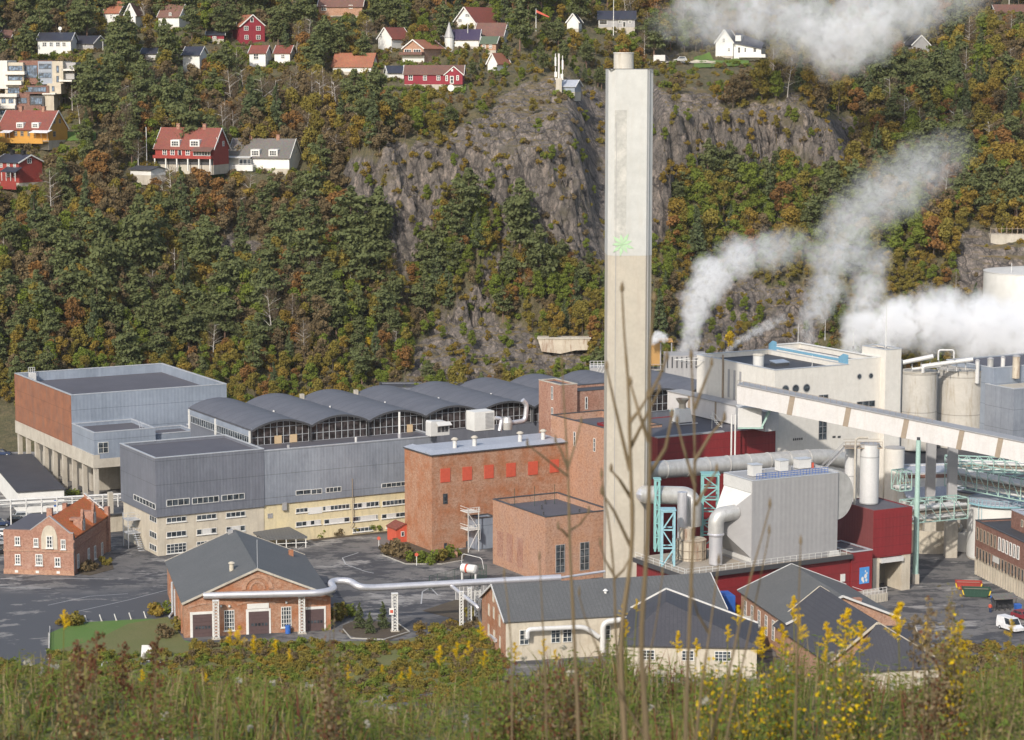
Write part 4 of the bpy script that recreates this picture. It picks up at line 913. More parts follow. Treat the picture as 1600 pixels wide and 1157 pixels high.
# ---------------------------------------------------------------- ducts by the chimney
zc = CAM_Z - (737 - 80) / F_PX * 421
v = thing('flue_duct', 'fat ribbed steel flue duct running level from chimney to silos in front of red block', 'duct', (cx + 4, 421, 0))
p0 = Vector((cx + 3, 419, zc)); p1 = atY(1292, 714, 440); p2 = atY(1335, 722, 444)
pts = bend([p0, p1, p1 + Vector((5, 3, -1.5))], 3, 8); MB().tube(pts, 1.62, 24).build('duct', MT['steel'], v, world=True, smooth=True)
rg_ = MB(); n_ = 9
for k in range(1, n_):
    c = p0.lerp(p1, k / n_); u = (p1 - p0).normalized(); rg_.tube([c - u * .1, c + u * .1], 1.72, 24)
rg_.build('flange', MT['steel'], v, world=True)
v = thing('flue_duct', 'bent steel duct with domed end beside the chimney, turning down above the rusty tank', 'duct', (cx + 4, 411, 0))
q0 = atY(1008, 773, 411); q1 = atY(1083, 775, 404); q2 = q1 + Vector((0, .5, -5.2))
MB().tube(bend([q0, q1, q2], 3.0, 10), 1.6, 24).build('duct', MT['steel'], v, world=True, smooth=True)
MB().lathe(0, 0, [(.05, -1.5), (1.0, -1.2), (1.55, -.5), (1.68, .2), (1.3, 1.0), (.6, 1.5), (.05, 1.6)], 24).build('domed_end', MT['galv'], v, smooth=True); KIDS[v.name][-1].location = (q0.x - cx - 4, q0.y - 411, q0.z)
# platform building
zp = 8.3; g = G(1071, 899, zp); b = B('platform_building', 'low dark-red building whose railed concrete deck carries the grey filter house and ducts', 'building', g[:2]); PL = b
xe = b.F(1331, 869)[0]; ye = b.L(1015, 879)[0]
MB().box(.4, xe, .4, 16, 0, zp - .45).build('wall', MT['redmetal'], b.root)
MB().box(-.3, xe, -.3, 16.2, zp - .44, zp).build('deck', MAT('stained_deck_concrete', (.36, .31, .25), (.28, .25, .21), .3, .9), b.root)
MB().box(-.42, xe, -.42, -.305, zp - .75, zp + .06).box(-.42, -.305, -.3, 16, zp - .75, zp + .06).build('deck_edge', MT['darktrim'], b.root)
rl = MB()
for k in range(26):
    x_ = xe * k / 26; rl.bar((x_, -.2, zp), (x_, -.2, zp + 1.05), .05)
for k in range(9): rl.bar((-.2, 15.5 * k / 8, zp), (-.2, 15.5 * k / 8, zp + 1.05), .05)
for q in (.55, 1.05): rl.bar((-.2, -.2, zp + q), (xe, -.2, zp + q), .05).bar((-.2, -.2, zp + q), (-.2, 15.5, zp + q), .05)
rl.build('railing', MT['white'], b.root)
# turquoise portal frames
def portal(lab, pxs, py_top, Y, d=2.6, mat='teal', braces=3):
    x0, x1 = atY(pxs[0], 800, Y).x, atY(pxs[1], 800, Y).x; zt_ = atY(pxs[0], py_top, Y).z; v = thing('steel_frame', lab, 'steel frame', (x0, Y, zp)); m = MB(); w_ = x1 - x0; H = zt_ - zp
    for x_ in (0, w_):
        for y_ in (0, d): m.bar((x_, y_, 0), (x_, y_, H), .34)
    n = braces
    for k in range(n + 1):
        z = H * k / n
        if k: m.bar((0, 0, z), (w_, 0, z), .24).bar((0, d, z), (w_, d, z), .2).bar((0, 0, z), (0, d, z), .2).bar((w_, 0, z), (w_, d, z), .2)
        if k < n: m.bar((0, 0, z), (w_, 0, z + H / n), .2) if k % 2 == 0 else m.bar((w_, 0, z), (0, 0, z + H / n), .2)
    m.build('frame', MT[mat], v); MB().box(-.3, w_ + .3, -.2, d + .2, H + .13, H + .3).build('saddle', MT[mat], v); return v
portal('light blue steel portal frame beside the chimney under the bent duct', (1035, 1054), 800, 394, 2.4, 'blueteal', 3)
portal('turquoise braced steel tower under the flue duct left of the grey filter house', (1098, 1122), 744, 410, 2.8, 'teal', 6)
portal('slim turquoise steel post pair squeezed between the chimney and the rusty tank', (1024, 1030), 752, 406, 2.0, 'teal', 5)
# rusty tank, silver pipes
v = thing('rusty_tank', 'rust-streaked upright tank with smaller rusty cap on the railed deck', 'tank', (atY(1080, 880, 400).x, 400, zp)); zq = atY(1080, 842, 400).z - zp
MB().cyl(0, 0, 0, zq, 2.5, n=28).build('shell', MT['rusttank'], v, smooth=True); MB().cyl(-1.0, -.3, zq + .002, zq + 2.0, 1.15, n=20).build('cap', MT['rusttank'], v, smooth=True)
rb_ = MB()
for k in range(14): a = 6.2832 * k / 14; rb_.bar((2.58 * math.cos(a), 2.58 * math.sin(a), 0), (2.58 * math.cos(a), 2.58 * math.sin(a), zq), .1)
for z in (.4, zq * .5, zq - .1): rb_.lathe(0, 0, [(2.52, z - .07), (2.64, z), (2.52, z + .07)], 28)
rb_.build('stiffener', MT['rib'], v)
v = thing('exhaust_pipe', 'short bright steel pipe standing between the bent duct and the rusty tank cap', 'pipe', (atY(1066, 800, 401).x, 401, zp)); MB().cyl(0, 0, 3, 11.5, .85, n=18).build('pipe', MT['galv'], v, smooth=True); MB().cyl(0, 0, 0, 3, 1.1, n=18).build('base', MT['rusttank'], v)
Y_ = 395; c0 = atY(1118, 880, Y_); v = thing('bent_duct', 'big steel elbow duct dropping from the filter house inlet cone to the deck', 'duct', (c0.x, Y_, zp))
z1_ = atY(1118, 835, Y_).z; pA = Vector((c0.x, Y_, zp + .2)); pB = Vector((c0.x, Y_, atY(1118, 806, Y_).z)); pC = pB + Vector((3.6, 1.6, .3))
MB().tube([pA, Vector((c0.x, Y_, z1_))], 1.15, 20).build('riser', MT['galv'], v, world=True, smooth=True)
MB().tube(bend([Vector((c0.x, Y_, z1_)), pB, pC], 2.6, 10), 1.35, 20).build('elbow', MT['steel'], v, world=True, smooth=True)
MB().lathe(0, 0, [(1.2, z1_ - zp - .3), (1.45, z1_ - zp - .1), (1.45, z1_ - zp + .1), (1.3, z1_ - zp + .3)], 20).build('flange', MT['galv'], v)
# filter house
g = G(1174, 884, zp); b = B('filter_house', 'huge light grey box-shaped filter house with a tapered inlet cone', 'filter house', g[:2], R(27), z0=zp); FH = b
b.root['label'] = 'huge light grey box-shaped filter house with a tapered inlet cone on its left end'
ztf = b.F(1174, 752.5)[1]; xf = b.F(1310, 743)[0]; yf = b.L(1131, 742)[0]
MB().box(0, xf, 0, yf, .0, ztf).build('housing', MT['boxgrey'], b.root); MB().ring(-.04, xf + .04, -.04, yf + .04, ztf + .003, ztf + .12, .3).build('roof_edge', MT['trim'], b.root)
zl = b.L(1173, 771)[1]; zlo = b.L(1173, 872)[1]
fy0, fy1 = .15, yf - .15; m = b.L(1150, 800); my, mz = yf * .62, b.L(1140, 812)[1]
M0 = [(-.004, fy0, zlo), (-.004, fy1, zlo), (-.004, fy1, zl), (-.004, fy0, zl)]; r_ = 1.5; ox = -3.0
M1 = [(ox, my - r_, mz - r_), (ox, my + r_, mz - r_), (ox, my + r_, mz + r_), (ox, my - r_, mz + r_)]
MB().add(M0 + M1, [(0, 1, 5, 4), (1, 2, 6, 5), (3, 0, 4, 7), (4, 5, 6, 7)]).build('inlet_cone', MT['boxgrey'], b.root)
MB().add([M0[3], M0[2], M1[2], M1[3]], [(0, 3, 2, 1)]).build('cone_top_plate', MT['white'], b.root)
MB().box(-.12, -.006, .1, yf - .1, zl + .1, ztf - .1).build('end_panel', MT['boxlight'], b.root); MB().box(-.12, -.006, .1, yf - .1, .5, zlo - .1).build('end_panel', MT['boxlight'], b.root)
MB().tube([(ox + .5, my, mz), (ox - 1.0, my, mz - .1)], 1.25, 20).build('cone_collar', MT['steel'], b.root, smooth=True)
rl = MB()
for k in range(24): x_ = 1 + (xf - 3) * k / 23; rl.bar((x_, .3, ztf + .1), (x_, .3, ztf + 1.1), .05)
for z in (.4, .75, 1.1): rl.bar((1, .3, ztf + z), (xf - 2, .3, ztf + z), .07)
rl.build('railing', MT['blue'], b.root)
for (px, py, w_, h_, lab) in ((1176, 746, 1.9, 2.0, 'leftmost box unit on the filter house roof'), (1219, 738, 1.7, 1.9, 'middle box unit on the filter house roof'), (1248, 734, 2.6, 1.7, 'widest box unit, with an orange part, on the filter house roof')):
    x_, y_ = b.P(px, py, ztf); y_ = min(max(y_, .9), yf - 2.2); q = b.wld(x_, y_, ztf)
    v = B('roof_unit', lab, 'roof unit', q[:2], b.th, 'box units on the filter house roof', z0=zp + ztf + .01)
    MB().box(0, w_, 0, 1.7, .1, h_).build('housing', MT['boxlight'], v.root); MB().box(-.1, w_ + .1, -.1, 1.8, h_ + .002, h_ + .12).build('lid', MT['trim'], v.root); MB().box(w_ + .05, w_ + .7, .2, .8, 0, .9).build('motor', MT['redpanel' if px == 1248 else 'boxgrey'], v.root)
x_ = xf; v = B('outlet_duct', 'wide drum-shaped steel outlet duct bulging from the right end of the filter house', 'duct', b.wld(xf + .05, 0)[:2], b.th, z0=zp)
zc_ = v.F(1320, 772, 1)[1]; RR = 4.3; mb = MB(); nn = 18; prof = [(0, zc_ + RR)] + [(RR * .8 * math.sin(math.pi * k / nn), zc_ + RR * math.cos(math.pi * k / nn)) for k in range(1, nn)] + [(0, zc_ - RR)]
mb.extr(prof[::-1], 1, .4, yf - .5); mb.build('drum', MT['steel'], v.root, smooth=True)
# stack of silos & right red building
g = G(1363, 929); b = B('red_gatehouse', 'dark-red metal clad building over a concrete drive-through opening with silos on its roof', 'building', g[:2], R(28)); RG = b
ztr = b.F(1363, 798.5)[1]; zov = b.F(1363, 873)[1]; xg = b.F(1425.5, 795)[0]; yg = 11
b.block(0, xg, 0, yg, zov, ztr, 'redmetal', 'felt', None, par=.12)
MB().box(-.08, -.004, .1, yg, zov, ztr - .05).build('side_cladding', MT['redmetalshade'], b.root)
xo0, xo1 = b.F(1374.5, 900)[0], b.F(1409, 900)[0]; zo = b.F(1376, 879)[1]
MB().box(.1, xo0, .1, 1.4, 0, zov - .003).box(xo1, xg - .1, .1, 5, 0, zov - .003).box(.1, 1.0, 1.41, yg, 0, zov - .003).box(1.01, xg, 6.5, yg - .1, 0, zov - .003).build('concrete_base', MT['creamconc'], b.root)
MB().box(xo0, xo1, -.45, .3, zo - .1, zov - .2).build('rolled_awning', MT['boxlight'], b.root)
MB().box(xo0 + 2.9, xo0 + 3.9, 6.4, 6.49, 0, 2.4).build('blue_door', MT['blue'], b.root)
# lower red wall with poster
xq_ = PL.F(1363, 880, .1)[0]; b2 = B('red_annex', 'dark-red annex with a blue picture poster beside the drive-through opening', 'building', PL.wld(xq_, .1)[:2], PL.th)
xl = -(xq_ - xe) + .02; zl_ = zp + .2; b2.block(xl, -.01, 0, 9, 0, zl_, 'redmetal', 'felt', 'trim', par=.1)
a0, z1 = b2.F(1343, 887.5); a1, z0 = b2.F(1357.5, 911); po = MB().box(a0, a1, -.08, -.004, z0, z1).build('poster', FLAT('sky_blue_poster', (.08, .28, .62), .4), b2.root)
w_ = MB()
for (u, z, r) in ((.3, .3, .28), (.62, .45, .3), (.7, .2, .22), (.4, .15, .2), (.6, .75, .14), (.75, .62, .16)):
    n = 10; w_.add([(a0 + (a1 - a0) * u + r * math.cos(6.2832 * i / n), -.084 - r * .01, z0 + (z1 - z0) * z + r * 1.4 * math.sin(6.2832 * i / n)) for i in range(n)], [tuple(range(n))])
w_.build('poster_picture', MT['white'], po)
a0, z1 = b2.F(1314, 898, .1); MB().box(a0, a0 + .9, .05, .27, z1 - 1.3, z1).build('notice_board', MT['white'], b2.root)
v = B('loading_ramp', 'short railed concrete loading ramp in front of the blue poster', 'ramp', b2.wld(-4.4, -3.4)[:2], PL.th)
MB().box(0, 5.3, 0, 3.3, 0, 1.5).build('ramp', MT['concrete'], v.root); m = MB()
for k in range(7): m.bar((k * .85, .1, 1.5), (k * .85, .1, 2.5), .06)
m.bar((0, .1, 2.5), (5.1, .1, 2.5), .06).bar((0, .1, 2.0), (5.1, .1, 2.0), .05).bar((0, .1, 2.5), (0, 3.2, 2.5), .06).build('railing', MT['white'], v.root)
m = MB()
for k in range(9): m.box(k * .6, k * .6 + .14, -.12, -.004, 0, 1.4)
m.build('timber_strip', MT['concrete'], v.root)
def silo(lab, px, ptop, Y, r, z0, mat='galv'):
    c = atY(px, ptop, Y); v = thing('silo', lab, 'silo', (c.x, Y, z0)); H = c.z - z0
    MB().cyl(0, 0, 0, H, r, n=32).build('shell', MT[mat], v, smooth=True); MB().lathe(0, 0, [(r + .06, H + .003), (r + .08, H + .12), (.1, H + .4)], 32).build('lid', MT['boxgrey'], v); return v
q = b.wld(2.2, 5.2); MT['silo'] = MAT('satin_white_silo', (.66, .65, .64), (.60, .595, .585), .3, .4, .1, streak=.35, streak_c=(.55, .54, .52), bands=.12)
silo('tall satin white silo rising from the dark-red gatehouse roof', 1359.5, 694, q.y + 1.5, 1.68, ztr, 'silo')
silo('thinner white silo just behind the left side of the tall satin silo', 1330, 700, q.y + 4.5, 1.1, ztr - 4, 'silo')
c = atY(1336.5, 705, q.y); v = thing('riser_pipe', 'thin brownish pipe climbing between the two white silos', 'pipe', (c.x, q.y, ztr - 2)); MB().tube(bend([(0, 0, 0), (0, 0, c.z - ztr + 4.4), (2.2, 0, c.z - ztr + 4.4)], .9), .2, 10).build('pipe', MT['concrete'], v, smooth=True)
silo('round cream silo standing in the conveyor shadow in front of the cream corner tower', 1398, 700, CM.wld(xB + 2, -5).y, 1.95, 0, 'cream')
# platform with rails on the silos + stair
pc = atY(1347, 697, q.y + 2); v = thing('silo_walkway', 'railed steel walkway and long stair joining the silo tops to the deck', 'walkway', (pc.x, pc.y, pc.z))
m = MB(); m.box(-3.2, 3.4, -1.7, 1.2, -.25, -.1)
for k in range(9): m.bar((-3.2 + k * .82, -1.7, -.1), (-3.2 + k * .82, -1.7, 1.0), .06)
for z in (.45, 1.0): m.bar((-3.2, -1.7, z), (3.4, -1.7, z), .06).bar((-3.2, 1.2, z), (3.4, 1.2, z), .06)
m.build('platform', MT['rib'], v); m = MB(); e0 = Vector((-3.2, -1, -.2)); e1 = Vector((-8.4, -1.6, -5.6))
for dy in (0, .9):
    m.bar(e0 + Vector((0, dy, 0)), e1 + Vector((0, dy, 0)), .22).bar(e0 + Vector((0, dy, 1)), e1 + Vector((0, dy, 1)), .07)
for k in range(16): c = e0.lerp(e1, k / 16); m.box(c.x - .15, c.x + .15, c.y, c.y + .9, c.z - .02, c.z + .04)
m.build('stair', MT['boxgrey'], v)
v = B('deck_lamp_housing', 'white domed hood standing on the railed deck by the right end of the filter house', 'hood', PL.wld(*PL.P(1300, 868, zp))[:2], z0=zp)
MB().extr([(-1.2, 0), (1.2, 0), (.9, .9), (-.9, .9)][::-1], 1, -.7, .7).build('hood', MT['white'], v.root); MB().box(-1.3, 1.3, -.8, .8, -.0, .0).build('x', MT['white'], None) if 0 else None
# blue door slabs behind roofs
# ---------------------------------------------------------------- tanks and buildings at the right
def tank(lab, px, ptop, Y, wpx, pbot, mat='tank', name='storage_tank', cone=.05, cat='tank', top='concrete'):
    c = atY(px, ptop, Y); r = wpx / 2 / F_PX * Y * 1.003; z0 = 0 if pbot is None else atY(px, pbot, Y).z
    v = thing(name, lab, cat, (c.x, Y, z0)); H = c.z - z0
    MB().cyl(0, 0, 0, H, r, n=40, cap=False).build('shell', MT[mat], v, smooth=True)
    MB().lathe(0, 0, [(r + .12, H - .1), (r + .12, H + .12), (r - .1, H + .12), (r - .1, H + .02), (0.05, H + .02 + r * cone)], 40).build('roof', MT[top], v)
    return v, r, H
v, r, H = tank('stained round concrete tank, the larger of the two beside the corner tower', 1502, 577, 520, 74.5, 703)
m = MB()
for k in range(24): a = 6.2832 * k / 24; m.bar((r * math.cos(a), r * math.sin(a), H), (r * math.cos(a), r * math.sin(a), H + 1.0), .06)
m.lathe(0, 0, [(r - .03, H + .95), (r + .03, H + 1.0), (r - .03, H + 1.05)], 32); m.build('railing', MT['boxgrey'], v)
v, r, H = tank('pale round concrete tank half hidden behind the square corner tower', 1436, 580, 514, 58, 701)
b = B('tank_building', 'low dark flat-roofed building below the two round concrete tanks', 'building', (atY(1412, 700, 470).x, 470), R(10))
z8 = 8.2; b.block(0, 40, 0, 46, 0, z8, 'brickdark', 'feltdark', 'trim', par=.2)
b2 = B('white_band_building', 'low white-walled building with a dark red band behind the mint green pole', 'building', (atY(1412, 760, 455).x, 455), R(8))
z_ = b2.F(1415, 741)[1]; b2.block(0, 12, 0, 10, 0, z_, 'boxlight', 'roofpale', 'trim', par=.2); MB().box(0.1, 12, -.1, -.004, z_ - .9, z_ - .2).build('red_band', MT['brickdark'], b2.root)
MB().slab([(-.4, -3.5, z_ - 4.0), (12.4, -3.5, z_ - 4.0), (12.4, -.1, z_ - 2.6), (-.4, -.1, z_ - 2.6)], .3).build('canopy', MT['roofpale'], b2.root)
# grey-blue building behind the tanks
b = B('silver_clad_building', 'silvery blue clad industrial building partly out of frame beside the round tanks', 'factory building', oY(1582, 505)); SB = b
zt = b.F(1582, 609)[1]; b.block(0, 34, 0, b.L(1540, 594)[0], 0, zt, 'silvmetal', 'concrete', 'trim', par=.2)
zt7 = b.F(1590, 572, 6)[1]; b.block(b.F(1553, 570, 8)[0], 34, 8, 24, 0, zt + 3.6, 'bluemetal', 'felt', 'trim', par=.2, name='upper_wall')
MB().box(-.1, -.004, 2, 3.2, 6, 8.4).box(4, 5.4, -.1, -.004, 9, 11).build('opening', MT['darktrim'], b.root)
for (px, pt, pb, w_, lab, mt) in ((1547, 561, 588, 10, 'fat steel exhaust stack at the left corner of the silvery building', 'steel'), (1567, 559, 570, 7, 'small pale stack on the silvery building roof', 'boxlight'), (1588, 557, 570, 12, 'wide rusty stack at the right edge on the silvery roof', 'rusttank'), (1527, 564, 578, 7, 'small pale stack between the concrete tank and the steel stack', 'boxlight')):
    c = atY(px, pb, 515); v = thing('exhaust_stack', lab, 'stack', (c.x, 515, c.z - 3), 0, 'exhaust stacks behind the tanks'); hh = atY(px, pt, 515).z - c.z + 3
    MB().cyl(0, 0, 0, hh, w_ / 2 / F_PX * 515, n=16).build('shaft', MT[mt], v, smooth=True); MB().cyl(0, 0, hh + .003, hh + .35, w_ / 2 / F_PX * 515 + .12, w_ / 4 / F_PX * 515, n=16).build('cap', MT['boxgrey'], v)
# pipework over the tanks
v = thing('roof_pipework', 'bundle of pale pipes with valves running over the tops of the concrete tanks', 'pipes', atY(1420, 575, 512))
m = MB(); o = atY(1420, 575, 512)
for (a, c, r_) in (((1410, 567), (1458, 557), .5), ((1440, 573), (1520, 562), .5), ((1425, 577), (1470, 572), .3)):
    p0, p1 = atY(*a, 512), atY(*c, 512); m.tube([p0, p1], r_, 10)
p0 = atY(1466, 563, 511); m.tube(bend([p0, p0 + Vector((0, 0, 2.2)), p0 + Vector((3.4, 0, 2.2)), p0 + Vector((3.4, 0, .4))], .6), .2, 8)
p0 = atY(1442, 583, 510); m.tube(bend([p0, p0 + Vector((0, 0, 1.4)), p0 + Vector((2.5, 0, 1.7))], .6), .35, 8)
for k in range(7): c = atY(1425 + k * 14, 577 - k * 1.5, 513); m.bar(c - Vector((0, 0, 1.5)), c + Vector((0, 0, 1.2)), .15)
m.build('pipe', MT['boxlight'], v, world=True, smooth=True)
# big white tank on the slope and the walls cut into it
c = T(1610, 486); v = thing('white_oil_tank', 'very big white cylindrical tank on the slope at the right edge, in drifting steam', 'tank', (c.x, c.y, c.z - 30)); r = (1612 - 1538) / F_PX * c.y; H = atY(1612, 424, c.y).z - c.z + 30
MB().cyl(0, 0, 0, H, r, n=56, cap=False).build('shell', MT['white'], v, smooth=True); MB().lathe(0, 0, [(r + .1, H - .1), (r + .1, H + .1), (0, H + 1.6)], 56).build('roof', MT['boxlight'], v); MB().cyl(-r * .55, -r * .6, H, H + 3, .08, n=6).build('post', MT['white'], v)
v0 = T(1546, 372); v1 = T(1612, 372); v = thing('retaining_wall', 'high brown retaining wall with fence posts above the big white tank', 'retaining wall', v0)
m = MB(); m.add([v0 + Vector((0, -2, -4)), v1 + Vector((10, -2, -4)), v1 + Vector((10, -2, 1)), v0 + Vector((0, -2, 1)), v0 + Vector((0, 4, -4)), v1 + Vector((10, 6, -4)), v1 + Vector((10, 6, 1)), v0 + Vector((0, 4, 1))], [(0, 1, 2, 3), (3, 2, 6, 7), (0, 3, 7, 4), (1, 5, 6, 2)]); m.build('wall', MT['concrete'], v, world=True)
m = MB()
for k in range(14): p = (v0 + Vector((0, -1.6, 1))).lerp(v1 + Vector((8, -1.6, 1)), k / 13); m.bar(p, p + Vector((0, 0, 2.2)), .12)
m.bar(v0 + Vector((0, -1.6, 2.6)), v1 + Vector((8, -1.6, 2.6)), .1); m.build('fence', MT['rib'], v, world=True)
# retaining wall in the cliff foot left of the chimney
v0 = T(846, 551); v1 = T(922, 551); v = thing('retaining_wall', 'long stained concrete retaining wall set in the cliff foot left of the chimney', 'retaining wall', (v0.x, min(v0.y, v1.y) - 1, v0.z)); yw = min(v0.y, v1.y) - 1.5
zt_ = atY(880, 530.5, yw).z; zb1 = atY(860, 546, yw).z
MB().extr([(v0.x, zb1 - .6), (v0.x + 5, zb1 - 1.2), (v0.x + 9, zb1 - .3), (v1.x, zb1 - .2), (v1.x, zt_), (v0.x - 1, zt_ + .1)], 1, yw, yw + 7).build('wall', MT['rusttank'], v, world=True)
MB().box(v0.x - 1.2, v1.x + .2, yw - .2, yw + 1, zt_ + .1, zt_ + .45).build('coping', MT['concrete'], v, world=True)
# amber-walled plant behind the hall, right of the chimney
c = atY(1013, 535, 575); c2 = atY(1048, 575, 575); v = thing('amber_cabin', 'small amber-walled cabin on stilts behind the vaults, just right of the chimney', 'cabin', (c.x, 575, c2.z - 4))
MB().box(0, 3.0, 0, 5, 0 + 4.5, c.z - c2.z + 4).build('wall', MT['amber'], v); MB().box(-.4, 6.0, -.4, 5.4, c.z - c2.z + 4.003, c.z - c2.z + 4.4).build('roof', MT['amber'], v)
m = MB()
for x_ in (.2, 3, 5.7): m.bar((x_, 0, 0), (x_, 0, c.z - c2.z + 4), .3)
m.box(0, 12, -.5, 5, 3.4, 3.6)
for k in range(11): m.bar((k * 1.2, -.5, 3.6), (k * 1.2, -.5, 4.9), .08)
m.bar((0, -.5, 4.9), (12, -.5, 4.9), .08).build('platform', MT['boxgrey'], v)
c = atY(1040, 556, 565); v = thing('cooling_unit', 'grey cooling tower casing under the leftmost steam plume', 'cooling tower', (c.x, 565, 0))
MB().box(0, 10, 0, 8, 0, c.z).build('casing', MT['boxgrey'], v); m = MB()
for k in range(9): m.box(.3 + k * 1.15, .6 + k * 1.15, -.12, -.004, c.z - 3, c.z - .3)
m.build('louvre', MT['darktrim'], v)
for (pxa, pxb, pt, Y, lab) in ((1180, 1330, 520, 600, 'unseen'),): pass
# green tank outline + grey box behind the chimney left
c = atY(922, 575, 560); v = thing('rooftop_plant', 'grey plant box with white railings peeping out left of the chimney behind the vaults', 'plant room', (c.x, 560, 0))
MB().box(0, 8, 0, 6, 0, c.z).build('casing', MT['boxgrey'], v); m = MB()
for k in range(9): m.bar((k * .9, 0, c.z), (k * .9, 0, c.z + 1.6), .1)
for z in (.5, 1, 1.6): m.bar((0, 0, c.z + z), (8, 0, c.z + z), .08)
for k in range(6): m.bar((1 + k * .8, -.3, c.z - 2), (2.4 + k * .8, -.3, c.z + .6), .1)
m.build('railing', MT['white'], v)
# ---------------------------------------------------------------- turquoise pipe bridges
def pipe_bridge(lab, A, Bp, d, h, n, mat='mint', pipes=5, group='turquoise pipe bridges'):
    A = Vector(A); Bp = Vector(Bp); v = thing('pipe_bridge', lab, 'pipe bridge', A, 0, group); m = MB(); bk = Vector((-(Bp - A).y, (Bp - A).x, 0)).normalized() * d; U = Vector((0, 0, h))
    for k in range(n + 1):
        p = A.lerp(Bp, k / n)
        for o_ in (Vector(), bk): m.bar(p + o_, p + o_ + U, .16)
        m.bar(p, p + bk, .16).bar(p + U, p + U + bk, .16)
        if k < n:
            q = A.lerp(Bp, (k + 1) / n); m.bar(p + U, q, .1).bar(p + bk, q + bk + U, .12)
    for o_ in (Vector(), bk, U, U + bk): m.bar(A + o_, Bp + o_, .19)
    m.build('truss', MT[mat], v, world=True); m = MB()
    for k in range(pipes):
        o_ = bk * ((k % 3 + .6) / 3.4) + U * (.15 + .5 * (k // 3)); m.tube([A + o_, Bp + o_], .22 + .12 * (k % 2), 8)
    m.build('pipe', MT['boxlight'], v, world=True, smooth=True)
    m = MB()
    for k in range(pipes // 2): o_ = bk * ((k % 3 + .3) / 3.4) + U * (.4 + .3 * (k // 3)); m.tube([A + o_, Bp + o_], .16, 6)
    if pipes > 1: m.build('dark_pipe', MT['rib'], v, world=True)
    return v
a = atY(1476, 759, 446); c = atY(1612, 786, 428); pipe_bridge('turquoise truss bridge carrying pipes, slanting toward the right edge above the white tank', a, c, 4.5, 4.2, 8, pipes=6)
a = atY(1482, 735, 456); c = atY(1640, 741, 456); pipe_bridge('flatter turquoise pipe bridge running level behind the slanting truss', a, c, 4, 2.3, 9, pipes=6)
a = atY(1424, 818, 424); c = atY(1512, 810, 433); pipe_bridge('lower mint pipe bridge between the gatehouse and the white tank', a, c, 3, 3.9, 4, pipes=6)
a = atY(1406, 768, 440); c = atY(1424, 766, 441); pipe_bridge('short mint steel frame behind the cream silo', a, c, 3, 3.6, 2, pipes=3)
# white tank and dark-topped tank
v, r, H = tank('dark-topped low round tank under the slanting turquoise truss', 1531, 765, 456, 84, None, 'tank', top='felt', cone=.02)
v, r, H = tank('bright white round tank with teal walkway behind the right brick office', 1566, 781, 440, 108, 868, 'white', top='roofpale', cone=.16)
MB().cyl(0, 0, -v.location.z, -.003, r * .99, n=40).build('base', MT['concrete'], v)
m = MB(); n = 14
for k in range(n):
    a0 = R(200 + 95 * k / n); a1 = R(200 + 95 * (k + 1) / n); rr = r + .5
    m.bar((rr * math.cos(a0), rr * math.sin(a0), H - .2), (rr * math.cos(a1), rr * math.sin(a1), H - .2), .5, .25).bar((rr * math.cos(a0), rr * math.sin(a0), H - .2), (rr * math.cos(a0), rr * math.sin(a0), H + .9), .06)
    m.bar((rr * math.cos(a0), rr * math.sin(a0), H + .9), (rr * math.cos(a1), rr * math.sin(a1), H + .9), .06)
a0 = R(222); x_, y_ = (r + .35) * math.cos(a0), (r + .35) * math.sin(a0)
for dx in (-.3, .3): m.bar((x_ + dx, y_, -v.location.z + 1), (x_ + dx, y_, H + .9), .08)
m.build('walkway', MT['blueteal'], v)
c = G(1454, 866); v = thing('round_basin', 'low round concrete basin wall under the mint pipe bridge', 'basin', (c.x + .5, c.y + 6.5, 0)); z_ = atY(1454, 831, c.y).z
MB().lathe(0, 0, [(6.6, 0), (6.6, z_), (6.2, z_), (6.2, .3), (0, .3)], 40).build('wall', MT['creamconc'], v, smooth=True)
g = G(1492, 862); b = B('pump_house', 'small white pump house with dark door between basin and white tank', 'pump house', g[:2], R(-20)); z_ = b.F(1492, 832)[1]
b.block(0, 4.2, 0, 4, 0, z_, 'whitewood', 'concrete', None, par=.15); b.block(2.9, 4.6, -.5, 2, 0, z_ + 1.6, 'whitewood', 'concrete', None, par=.15, name='tower_wall'); b.win('L', 0, 1, 2.0, .1, 2.6, cols=1, frame='darktrim', name='door')
g = G(1479, 858); v = thing('bridge_pillar', 'pale rectangular pillar under the lower mint pipe bridge', 'support pillar', (g.x, g.y, 0)); MB().box(-.45, .45, -.4, .4, .3, atY(1479, 813, g.y).z).build('shaft', MT['boxlight'], v); MB().box(-.9, .9, -.8, .8, 0, .298).build('footing', MT['concrete'], v)
